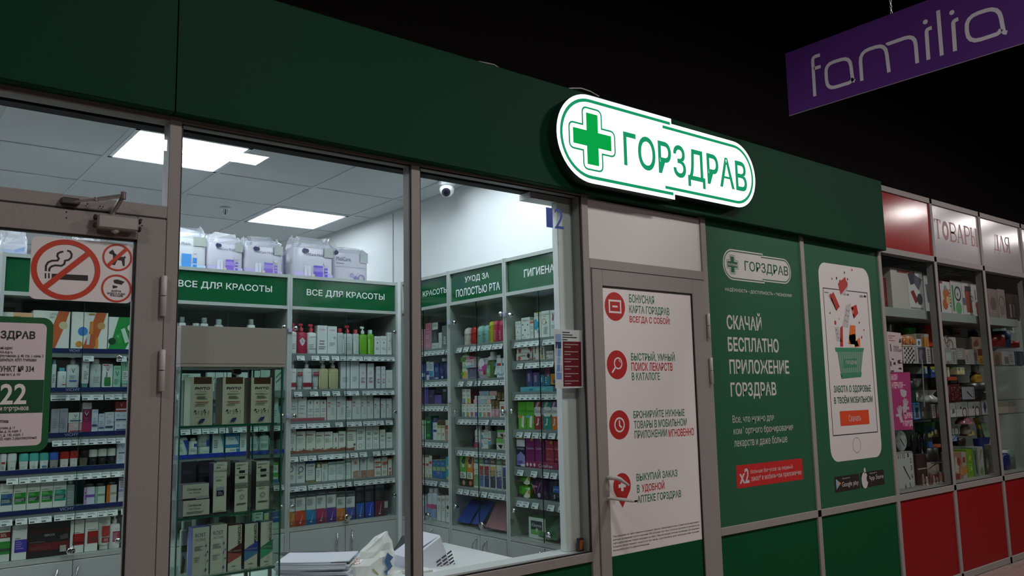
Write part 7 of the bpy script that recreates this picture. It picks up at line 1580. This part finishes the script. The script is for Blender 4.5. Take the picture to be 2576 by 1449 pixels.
r_r(fz(2300, 838.5, .42), .40, 'upper row, first red shop window', '''
2232 2244 816 B b0b4b0 | r .4 .6 0 1 5a5e5c | grey toaster rack hidden by the paper
2245 2268.5 814 B b8bc28 | c .5 .1 .38 6a6e2a;r .2 .8 .85 .95 5a6a20 | lime yellow hanging pack
2270 2290 814 B 8a5038 | p .1 0 .6 0 .5 .9 .2 .9 6a6a5c | brown hanging pack
2291 2313.5 812:825 B 34383c | p .1 .5 .5 .6 .5 .3 .1 .2 c8b040;r .55 .9 .3 .55 c06850 | black pack with a yellow tool
2318 2341 811:820 B d4dad8 | r .2 .85 .2 .8 3a4aa0 | white card with blue print''')
r_r(fz(2303, 839, .3), .28, 'upper row, first red shop window', '''
2293 2312.5 824 J 38b030,40c038 |  | bright green plastic tub
2317 2328 821 O 2a2a2c,8a8e8c |  | black bottle with a steel collar
2328 2346 818:872 B b82c1c | p 0 0 .3 0 .3 1 0 .9 a02418 | tall red plastic box''', .1)
bag_ = 'c .3 .5 .18 c86a28;c .7 .45 .2 c87430;c .35 .55 .06 e8dcd0;p 0 0 1 0 1 .1 0 .08 c8c0bc'
r_r(fz(2303, 872, .15), .14, 'middle row, first red shop window', '''
2268 2285.5 842 G b8866c | %s | clear bag of orange toys
2286 2303 842 G b8866c | %s | clear bag of orange toys
2303.5 2317.5 840 B a49a94 | r .1 .9 .55 .98 5a504a;r .1 .9 .05 .6 c8ccd8;c .5 .3 .2 4a5068 | pale box with a blue and white picture
2318 2336 840 B c88848,a49a94 | r 0 1 .75 1 a8a09c;r .2 .3 .05 .6 b06a28;r .6 .7 .05 .6 b06a28 | box of orange cutlery''' % (bag_, bag_), .08)
dots = ';'.join('c %.2f %.2f .045 2a2024' % (.12 + .25 * i + .12 * (j % 2), .08 + .14 * j) for i in range(3) for j in range(7))
r_r(zr[1] + .001, .14, 'lower row, first red shop window', '''
2272 2304.5 873 B c4b8b8 | %s;r .84 .86 0 1 8a8082;l .88 .96 .1 .9 6 5a5054 | white dotted gift box
2305.5 2341 873 B b4aaac | r .1 .65 .03 .97 4c4450;c .35 .5 .2 7a6a80;c .5 .4 .15 5a5060;r .3 .6 .1 .2 3a3640;l .75 .92 .1 .9 6 6a6064 | gift box with a dark window
2344 2366 875 B 8a8482 | l .1 .7 .3 .7 4 b0b4b0;r .88 1 0 1 a49c9a | grey gift box beside the frame post''' % dots, .1)
r_r(zr[1] + .001, .14, 'lower row, second red shop window', '''
2376 2393 874 B 8a8686 | r .1 .9 .2 .7 a0a8a4;c .4 .1 .12 8a5a58 | glassware box with pale picture
2394 2404.5 880 B a49c9e | l .2 .9 .1 .9 7 5a5456 | glassware box seen from its narrow side
2405 2427 876 B 8c8688 | r .05 .95 0 .3 2a2628;l .2 .8 .4 .8 3 b0aaac | glassware box with a black foot
2428 2437.5 880 B a49c9e | l .2 .9 .1 .9 7 5a5456;c .4 .8 .2 c8a060 | glassware box with a golden spot
2438 2460 879 B 8c8688 | p .5 .8 .9 .8 .9 .3 .6 .3 7a5a4c | glassware box with a brown mark
2462 2475 895 B a8762c,8a5a3c | c .5 .4 .25 7a541c | ochre tin box
2473 2480 878 B a05c3c |  | rust coloured box at the post''', .1)
r_r(fz(2420, 880, .2), .2, 'middle row, second red shop window', '''
2374 2405 848 B b0a29c | o .3 .6 .2 6a5e5a;o .5 .3 .25 6a5e5a;o .2 .8 .15 5a4e4a | pale box with round lids
2406 2444 850 B 3a322e | l .1 .9 .2 .8 4 4a403a | large dark brown box
2445 2472 848 B 8a6e60 | p .1 .5 .5 .9 .6 .4 .2 .2 6a3c28;l .2 .8 .1 .3 2 b0a090 | box with brown dishes''')
r_r(fz(2420, 846, .4), .38, 'upper row, second red shop window', '''
2370 2381 818 J b03020,c83c24 |  | red plastic pot
2378 2390.5 827 O d8d8e0,e0e4e0 |  | white bottle with a yellow foot
2391 2403 828 O 3a8a80,2c6a78 |  | teal bottle
2398 2421 816:835 B d8d8d8 | l .1 .8 .5 .9 2 5a5c60;r .1 .95 .1 .22 c88850 | tilted white card with print
2421 2432 819:833 B d4d4d4 | r .3 .8 .2 .5 8a8e90 | small white card
2408 2421 831:842 J d83430,d83430 |  | round red lid
2433 2446 813:830 J 8aa8a0,9ab4ac |  | pale green jar
2446 2462 814:831 J 8aa8a0,9ab4ac |  | pale green jar
2454 2463 831 O 2c48a8,6a80b0 |  | small blue bottle''')
r_r(zr[2] + .001, .16, 'third shelf, first red shop window', '''
2292 2314 958 J 2a3432,1c2422 | r .4 .6 .2 .8 b0a890 | dark kettle with glass jar
2345 2370 981 V b4aeac |  | white waisted vase
2322 2333 922:940 B b4b8b0 | r .2 .5 0 .9 3a4a80;r 0 1 .9 1 c8b840 | hanging pack with blue pens
2341 2352 922:950 B 3c50a0 | r 0 1 .75 1 c8b840;r .3 .9 .5 .7 d0d4dc | hanging blue pack with a yellow top''')
kt = goods('V', FA, fu(2312, 985, .25), fu(2336, 985, .25), zr[2] + .001, fz(2324, 952, .25), .25, '^b8b8b8', '', 'steel carafe behind the dark kettle, third shelf, first red shop window', 'household goods, third shelf, first red shop window', name='carafe', cat='carafe')
MB().tube([(fu(2318 + i * .8, 905 + i * 17, .09), .085, fz(2318 + i * .8, 905 + i * 17, .09)) for i in range(8)], .006, mat('d0d0d0', .2, .7), 6).build('bead_string', FA, label='string of white beads hanging behind the first red shop window', cat='beads')
r_r(zr[3] + .001, .14, 'fourth shelf, first red shop window', '''
2297 2314 1014 B 3c74b0 | r .1 .9 .03 .9 7a98b8;c .5 .55 .25 2a2c34;p .2 .1 .8 .1 .7 .4 .3 .4 4a4a50;o .5 .7 .3 1c3c60 | blue carton with a decanter picture
2315 2344 1016 B 4a423e | r .1 .25 .15 .5 6a7078;c .7 .8 .05 8a4a40 | brown carton
2345 2353 1017 B a49c9e | l .1 .9 .1 .9 6 5a4a4c | narrow pale carton
2354 2375 1018 B 6a3a34 | c .4 .6 .3 8a7a78;c .5 .2 .25 7a6a64 | dark red carton with a pale picture''', .08)
r_r(zr[3] - .002, .14, 'fourth shelf, second red shop window', '''
2389 2404 1013 B b4b0b0,8a3438 | p .3 .2 .8 .3 .7 .6 .4 .5 5a5656 | white carton with a small grey picture
2404.5 2434 1011 B b0a6a6,7a2c34 | o .7 .25 .2 3a3436;r .5 .9 .7 .9 a09a9c;c .4 .6 .05 2a2628 | white carton with a horseshoe picture
2435 2466.5 1010 B b0a6a6,7a2c34 | o .7 .25 .2 3a3436;r .5 .9 .7 .9 a09a9c;c .4 .6 .05 2a2628 | white carton with a horseshoe picture
2467.5 2486 1007 B a8a0a4,7a2c34 | p .3 .5 .5 .95 .7 .5 .5 .1 2c3470 | white carton with a blue diamond picture
2487 2503 1008 B a0948e |  | plain beige carton at the post''', .08)
r_r(zr[3] - .004, .14, 'fourth shelf, third red shop window', '''
2509 2537 1010 B 9a8c86 | l .1 .6 .3 .6 2 a8988e | plain beige carton
2538 2556 1009 B 8e827e |  | dull beige carton''', .08)
r_r(zr[2] - .003, .13, 'third shelf, second red shop window', '''
2385 2388.5 924:948 B c8c8b0 |  | pale strip tag
2408 2427 924:942 B c4b890 | r .2 .6 .5 .95 d4d8d0;c .3 .7 .1 7a6a50;l .2 .8 .1 .2 1 6a5a40 | cream tag card
2386 2408 948:957 B a0402c |  | red cardboard strip''', .06)
# handbag, frame clock, dark pot
mb = MB(); u0, u1 = fu(2387, 985, .16), fu(2422, 985, .16); z0, z1 = zr[2] + .001, fz(2405, 966, .16)
mb.rings([[(((u0 + u1) / 2) + (u1 - u0) / 2 * q_ * math.copysign(abs(math.cos(a)) ** .4, math.cos(a)), .2 + .05 * q_ * math.copysign(abs(math.sin(a)) ** .5, math.sin(a)), z) for a in [2 * math.pi * (k + .5) / 14 for k in range(14)]] for z, q_ in ((z0, .95), (z0 + .01, 1), ((z0 + z1) / 2, .98), (z1, .82))], mat('4a1418', .35)); bgo = mb.build('handbag', FA, label='dark red dotted handbag, third shelf, second red shop window', cat='bag')
mb = MB(); mb.tube([(u0 + .04 + (u1 - u0 - .08) * k / 8, .17, z1 + .07 * math.sin(math.pi * k / 8)) for k in range(9)], .007, mat('2a2224', .35), 6); mb.build('handle', FA, bgo)
mb = MB(); rr_ = random.Random(5)
for k in range(60): mb.disc(u0 + (u1 - u0) * rr_.uniform(.1, .9), z0 + (z1 - z0) * rr_.uniform(.08, .85), .0035, .0035, .1485, mat('a88a88', .4), 6)
mb.build('white_dot', FA, bgo, kind='stuff')
def clock(u0, u1, z0, z1, v, rim, face, label, marks, round_=False):
    e = empty('wall_clock', FA, ((u0 + u1) / 2, v, z0), label, 'clock'); cu, cz = (u0 + u1) / 2, (z0 + z1) / 2; a, b = (u1 - u0) / 2, (z1 - z0) / 2; mb = MB()
    O = arc(cu, cz, a, b, 0, 345, 23) if round_ else rrect(u0, u1, z0, z1, min(a, b) * .2, 5)
    mb.poly(O, v, rim, .03); mb.build('rim', FA, e)
    I = arc(cu, cz, a * .92, b * .92, 0, 345, 23) if round_ else rrect(u0 + a * .1, u1 - a * .1, z0 + a * .1, z1 - a * .1, min(a, b) * .15, 5)
    MB().poly(I, v - .001, face).build('face', FA, e); mb = MB()
    for s, x, y, h in marks: mb.text(s, cu + x * a - h * a * .5 * len(s) * .6, cu + x * a + h * a * .5 * len(s) * .6, cz + y * b - h * a * .5, cz + y * b + h * a * .5, v - .002, mat('2a2628', .4))
    mb.build('numeral', FA, e); mb = MB(); mb.strip([(cu, cz), (cu + a * .45, cz - b * .5)], a * .06, v - .003, mat('201c1c', .4)); mb.strip([(cu, cz), (cu - a * .2, cz + b * .25)], a * .07, v - .0034, mat('201c1c', .4)); mb.build('clock_hand', FA, e)
clock(fu(2418, 990, .15), fu(2453, 990, .15), zr[2] + .001, fz(2435, 969, .15), .15, mat('1c1c1e', .3), mat('8c8894', .3), 'black framed clock, third shelf, second red shop window', (('2', .7, .5, .2), ('3', .75, 0, .2), ('4', .7, -.5, .2)))
clock(fu(2255, 1185, .11), fu(2300, 1185, .11), .7125, fz(2277, 1136, .11), .11, mat('8a8682', .35), mat('a8a8aa', .35), 'pale rectangular clock at the bottom of the first red shop window', (('11', -.6, .78, .22), ('12', -.1, .78, .22), ('1', .4, .8, .22), ('2', .66, .5, .26), ('3', .68, .12, .26), ('4', .68, -.34, .26), ('5', .4, -.8, .26), ('6', -.1, -.8, .26)))
clock(fu(2253, 1107, .18), fu(2281, 1107, .18), fz(2267, 1136, .18), fz(2267, 1083, .18), .18, mat('8e9492', .3), mat('9aa09e', .3), 'round pale clock above the rectangular one', (('12', 0, .7, .2), ('3', .7, 0, .2), ('9', -.7, 0, .2)), True)
goods('J', FA, fu(2454, 985, .2), fu(2490, 985, .2), zr[2] + .001, fz(2472, 962, .2), .18, '2a2826,343230', 'r .3 .6 .7 .8 9a9690', 'black cooking pot, third shelf, second red shop window', None, name='cooking_pot', cat='pot')
goods('O', FA, fu(2458, 950, .2), fu(2474, 950, .2), fz(2466, 962, .2), fz(2466, 936, .2), .2, 'c08a34,8a4a24', '', 'amber glass ornament standing above the black pot', None, name='glass_ornament', cat='ornament')
# bottom display: knives in a block, jar, figurines, picture packs
kb = empty('knife_block', FA, (fu(2312, 1180, .2), .2, .7115), 'dark knife block with black handled knives, first red shop window', 'knife block')
a, b = fu(2300, 1170, .2), fu(2326, 1170, .2); zk = fz(2312, 1142, .2)
MB().box(a, b, .18, .28, .7115, zk, mat('3a2224', .4), .004).build('block', FA, kb); MB().box(a + .01, b - .01, .178, .18, .7115 + (zk - .7115) * .5, .7115 + (zk - .7115) * .54, mat('9a9694', .3)).build('metal_band', FA, kb)
for i, x in enumerate((2297, 2313, 2327)):
    uu = fu(x, 1120, .22); MB().lathe(uu, .22, [(.012, zk - .01), (.02, zk + .03), (.026, zk + .10), (.016, zk + .15), (.004, zk + .155)], mat('18161a', .35), 10, 1, .6).build('knife_handle', FA, kb)
jr = goods('J', FA, fu(2334, 1160, .2), fu(2370, 1160, .2), .7115, fz(2352, 1126, .2), .18, 'a8988c,2a2022', 'r -.5 1.5 0 .38 6a1c1c;r -.5 1.5 .9 .97 5a4a46;c .5 .45 .1 5a4a44', 'beige bread jar with a dark lid, first red shop window', None, name='bread_jar', cat='jar')
GF = 'small glass figurines in the first red shop window'
for i, (x, h) in enumerate(((2322, 30), (2331, 24), (2340, 34), (2349, 26), (2357, 22), (2366, 36), (2376, 28), (2384, 24))):
    uu = fu(x, 1205, .13); zz = fz(x, 1222 - h, .13); r = .016
    mb = MB(); mb.lathe(uu, .13, [(r, .7115), (r * .9, .72), (r * .4, .73), (r * .8, .7115 + (zz - .7115) * .5), (r * .5, .7115 + (zz - .7115) * .72), (r * .6, .7115 + (zz - .7115) * .86), (r * .2, zz)], mat(('8a7468', 'a08c80', '6a4440', '94847a')[i % 4], .15), 10)
    mb.build('figurine', FA, label='small glass figurine standing on the sill of the first red shop window', cat='figurine', group=GF)
r_r(.7115, .14, 'bottom display, second red shop window', '''
2399 2418 1137 B 8c6a5c | p 0 .3 .5 .2 .6 .6 .2 .9 a8a09a;c .6 .65 .25 8a3028;r .1 .6 0 .2 7a2a22;p .6 .2 1 .1 .9 .6 c87430 | picture pack with a red and white pattern
2419 2430.5 1137 B 9a9088 | r .2 .7 .6 .8 8a3028;p 0 .1 1 .2 .8 .5 .2 .4 b87030 | pale picture pack
2431 2446 1131 B 6a8c1c | c .5 .7 .2 8aa83c;l .1 .9 .2 .5 4 88a83a;c .6 .3 .15 a0b060 | lime green picture pack
2447 2458 1126 B 6a7a68 | p .2 .9 .4 .9 .8 .1 .5 .1 2a4a30;p .6 .9 .8 .9 .5 .2 .4 .3 2a4a30 | pale pack with dark green stems
2459 2473 1124 B 9a928e | p .6 .9 .75 .9 .3 .5 .25 .55 4a5a44;c .5 .15 .3 5a7a4a | pale pack with a leaf
2474 2488 1130 B 3a4038 | c .5 .5 .3 5a6458;c .5 .3 .25 8a8078;l .2 .8 .1 .3 3 7a4a40 | grey green glitter pack
2494 2516 1118 B 9c8c82 | r 0 1 0 .4 94847c;c .4 .45 .15 b8a090 | tall beige box at the post''', .1)
leafp = [(fu(2462, 1104, .2), .2, fz(2462, 1104, .2)), (fu(2491, 1100, .2), .2, fz(2491, 1100, .2)), (fu(2482, 1140, .2), .19, fz(2482, 1145, .19)), (fu(2476, 1190, .2), .19, .7125), (fu(2472, 1190, .2), .19, .7125)]
mb = MB(); mb.add(leafp + [(x, y + .05, z) for x, y, z in leafp], [(0, 4, 3, 2, 1), (5, 6, 7, 8, 9)] + [(i, (i + 1) % 5, 5 + (i + 1) % 5, 5 + i) for i in range(5)], mat('1c2460', .4)); mb.build('scrubbing_brush', FA, label='dark blue brush standing head up, second red shop window', cat='brush')
r_r(fz(2420, 1104, .2), .2, 'hanging row, second red shop window', '''
2397 2416 1078:1092 B a8a8a4 | o .5 .5 .32 4a4a48 | white card with a dark ring
2432 2455 1084:1096 B a89868 | c .5 .6 .06 3a3428 | cream box with a tiny mark
2396 2408 1096:1110 B 8890b8 | p .1 .1 .9 .9 .7 .9 0 .3 4a5490 | blue and white bow pack
2422 2436 1102:1122 J 2a1c20,34242a |  | dark brown mug''', .06)
pk_ = MB(); pu, pz = fu(2437, 1056, .15), fz(2437, 1066, .15); pk_.lathe(pu, .19, [(.11, pz), (.10, pz + .02), (.06, pz + .055), (.02, pz + .07)], mat('b0687c', .15), 14, 1, .6); pk_.build('pink_lampshade', FA, label='shiny pink shade under the white cartons, second red shop window', cat='lampshade')
goods('O', FA, fu(2432, 1080, .17), fu(2444, 1080, .17), fz(2437, 1092, .17), fz(2437, 1067, .17), .17, '8a8078,9a9088', '', 'pale lamp foot below the pink shade, second red shop window', None, name='lamp_foot', cat='lamp')
mb = MB(); a_ = [at(FA, *c, .22) for c in ((2452, 1052), (2460, 1050), (2472, 1076), (2466, 1080))]; mb.poly(a_, .22, mat('b89a20', .4), .02); mb.build('yellow_cloth', FA, label='yellow folded cloth hanging at a slant, second red shop window', cat='cloth')
mb = MB(); a_ = [at(FA, *c, .21) for c in ((2466, 1062), (2480, 1064), (2490, 1098), (2478, 1100))]; mb.poly(a_, .21, mat('7c9478', .4), .02); mb.build('green_cloth', FA, label='pale green folded cloth hanging at a slant, second red shop window', cat='cloth')
r_r(fz(2310, 1090, .25), .24, 'hanging row, first red shop window', '''
2325 2352 1062 B 1f6a50 | r 0 1 0 .45 1c4a70;r 0 1 .75 1 3c8a3c | green and blue folded towel
2333 2361 1083:1100 B 4a3c28 | c .15 .4 .1 c8b878;c .45 .6 .1 c8b878;c .75 .8 .1 c8b878;c .3 .3 .08 c8b878 | brown tray of cream beads
2338 2347 1112:1126 B 3c64a0 |  | small blue carton above the bread jar
2347 2368 1118:1126 B a05434 |  | flat orange carton above the bread jar''', .08)
r_r(.7115, .16, 'bottom display, third red shop window', '''
2527 2544 1132 O 1c2060,a8a8b0 |  | dark blue bottle
2545 2560 1130 J 5a6a64,6a7a74 |  | green glass jar
2510 2526 1192 J 5a3430,6a4440 |  | low brown dish''', .1)
r_r(fz(2520, 872, .2), .2, 'middle row, third red shop window', '''
2498 2516 848 J 6a1c1c,7a2420 |  | dark red pot
2517 2537 842 J 7a2020,8a2824 |  | dark red kettle pot
2530 2552 832 J 24304a,2c4a80 |  | dark blue round lid pot
2553 2576 858 J 6a1818,7a2020 |  | low dark red pot''', .1)
r_r(zr[1] + .001, .15, 'lower row, third red shop window', '''
2498 2518 888 B 7a5a40 | c .5 .4 .3 5a4638 | brown box
2520 2552 884 B 9a9098 | r .2 .5 .1 .6 6a5a5c;l .6 .9 .2 .8 4 7a7478 | grey lilac box
2554 2576 884 B 3c4450 | c .5 .4 .3 4a5460 | slate blue box''', .1)
goods('B', FA, fu(2497, 830, .45), fu(2520, 830, .45), fz(2508, 846, .45), fz(2508, 810, .45), .45, '5a6a60', '', 'grey green folding board, upper row, third red shop window', None, name='folding_board', cat='board', dep=.03)
goods('B', FA, fu(2528, 830, .45), fu(2550, 830, .45), fz(2540, 836, .45), fz(2540, 805, .45), .45, 'd8dce0', 'p .1 .15 .9 .15 .8 .5 .2 .5 4a5a58;r .88 1 0 1 f0f0f0', 'white tray with a dark arch, upper row, third red shop window', None, name='plastic_tray', cat='tray', dep=.05)
# paper notices stuck on the first red shop window
def sheet4(P, v, ma, name, label, cat):
    A = [at(FA, *c, v) for c in P]; o = MB().poly(A, v, ma, .0008).build(name, FA, label=label, cat=cat); return o, A
NV = .0125
o, A = sheet4(((2240, 936), (2272, 936), (2266, 838), (2231, 834)), NV, mat('a89a9c', .5), 'paper_notice', 'white paper notice above the pink poster', 'notice')
mb = MB(); IK = mat('2a2426', .5); RK = mat('8a3a3c', .5)
T(mb, 'ТВОИ', 2247, 870, 877, 2261, NV - .0005, IK, .02); T(mb, 'СОСЕДИ!', 2247.5, 878, 885.5, 2268.5, NV - .0005, IK, .02)
for x, y, w_ in ((2234, 844, 18), (2235, 849.5, 10), (2236, 855.5, 15)): T(mb, '———', x, y, y + 1.6, x + w_, NV - .0005, RK, .0)
for P in (((2243, 901), (2249, 903), (2248, 906), (2244, 905)), ((2248, 912), (2252, 910), (2254, 918), (2247, 917)), ((2258, 907), (2266, 904), (2264, 911), (2270, 913), (2262, 916), (2258, 913)), ((2239, 908), (2242, 909), (2243, 921), (2240, 921)), ((2270, 906), (2272, 908), (2272, 918), (2270, 917)), ((2260, 926), (2267, 924), (2269, 930), (2261, 929)), ((2241, 932), (2249, 931.5), (2249, 935), (2242, 935.5)), ((2263, 852), (2265, 852), (2267, 862), (2261, 862)), ((2239, 865), (2241, 865), (2243, 884), (2240.5, 884))):
    mb.poly([at(FA, *c, NV - .0005) for c in P], NV - .0005, IK)
mb.build('printed_text', FA, o)
o, A = sheet4(((2249, 1083), (2297, 1080.5), (2289, 936), (2238.5, 937.5)), NV - .001, mat('8a2c5c', .45), 'pink_poster', 'pink mask and glove poster on the red shop glass', 'poster')
mb = MB(); PK = mat('c09aa8', .45); MV = NV - .0016
for s, xl, yt, yb, xr in (('МАСКИ', 2241, 941, 957, 2257.5), ('И ПЕРЧАТКИ', 2243, 961, 977.5, 2271.5), ('—', 2273, 967.5, 969.5, 2278.5), ('ЗДОРОВЬЕ', 2272.5, 1038, 1056, 2295.5), ('В ПОРЯДКЕ', 2271, 1058, 1076, 2296.5)): T(mb, s, xl, yt, yb, xr, MV, PK, .05)
GV = mat('9a9296', .45)
mb.poly([at(FA, *c, MV) for c in ((2264, 979), (2274, 980), (2281, 984), (2280, 996), (2275, 1000), (2268, 997), (2265, 988))], MV, GV)
for ox, oy, fl in ((2277, 1022, 1), (2264, 1040, -1)):
    Q = lambda x, y: at(FA, ox + x * fl, oy + y, MV)
    mb.poly([Q(-5, 20), Q(-6, 2), Q(-4, -4), Q(4, -4), Q(5, 3), Q(3, 20)] if fl == 1 else [Q(-8, 22), Q(-4, 2), Q(-4, -4), Q(4, -4), Q(4, 3), Q(-2, 24)], MV, GV)
    for k, (dx, dy) in enumerate(((-5, -17), (-1, -20), (3, -19), (7, -14))): mb.strip([Q(-3 + 2.4 * k, -3), Q(dx, dy)], .016, MV - .0002, GV)
    mb.strip([Q(3, 4), Q(10, 5)], .02, MV - .0003, GV)
mb.build('printed_picture', FA, o)
# ================================================================ corridor: floor, dark wall and roof
flc = empty('floor', FA, (4, -3, 0), 'pinkish stone tile floor of the corridor', **S)
FT = mat('8e7a74', .35, noise=.18, scale=40)
MB().box(-6, 18, -9, 0, -.05, -.012, mat('4a403c', .6)).build('floor_bed', FA, flc)
ft = None
for i in range(-2, 20):
    for j in range(0, 6):
        pos = (i * .6 + .3, -.3 - j * .6, -.012)
        if ft is None: ft = MB().box(pos[0] - .298, pos[0] + .298, pos[1] - .298, pos[1] + .298, -.012, 0, FT, .001).build('floor_tile', FA, flc)
        else: copy_of(ft, FA, pos, flc)
DB = mat('1c1615', .9, spec=.1, noise=.1, scale=3)
MB().box(-6, 18, .30, .5, 3.0, 4.1, mat('100d0d', .95, spec=.05)).build('wall_above', FA, label='dark band of wall above the shop fronts', **S)
MB().box(-8, 20, -12, 12, 7.4, 7.6, mat('060607', .95, spec=.05)).build('ceiling', FA, label='black roof of the market hall', **S)
def girder(p0, dirv, L, h, z, label):
    d = Vector(dirv).normalized(); n = Vector((-d.y, d.x, 0)); e = empty('roof_girder', FA, (p0[0], p0[1], z), label, 'girder', 'dark roof girders of the hall')
    def bar(a, b, w_, z0, z1, nm, ma):
        mb = MB(); A, B = Vector((*p0, 0)) + d * a, Vector((*p0, 0)) + d * b
        c = [A - n * w_, B - n * w_, B + n * w_, A + n * w_]; mb.add([(q_.x, q_.y, zz) for zz in (z0, z1) for q_ in c], [(0, 1, 5, 4), (1, 2, 6, 5), (2, 3, 7, 6), (3, 0, 4, 7), (4, 5, 6, 7), (3, 2, 1, 0)], ma); mb.build(nm, FA, e)
    bar(-L, L, .04, z, z + h, 'web', DB); bar(-L, L, .16, z - .06, z, 'flange', DB); bar(-L, L, .16, z + h, z + h + .06, 'flange', DB)
    mb = MB(); s = -1 if (Vector((*p0, 0)) - CAMV).dot(n) > 0 else 1
    for k in range(-5, 6):
        c = Vector((*p0, z + h * .5)) + d * (k * .82) + n * s * .043; mb.rings([[tuple(c + n * s * w_ + (d * math.cos(t) + Vector((0, 0, 1)) * math.sin(t)) * .1) for t in [2 * math.pi * q_ / 14 for q_ in range(14)]] for w_ in (0, .003)], mat('060606', .9), False)
    mb.build('round_hole', FA, e, kind='stuff')  # near-black discs on the web stand in for the shade inside holes
ga = atz(2328, 246, 5.2); girder(ga, (-.6, .8, 0), 6, 1.0, 4.7, 'dark roof girder behind the hanging purple sign')
gb_ = (ga[0] - 3.2, ga[1] - 2.0); girder((ga[0] + 4.5, ga[1] + 3.0), (-.6, .8, 0), 6, 1.0, 5.0, 'dark roof girder farther back over the red shop')
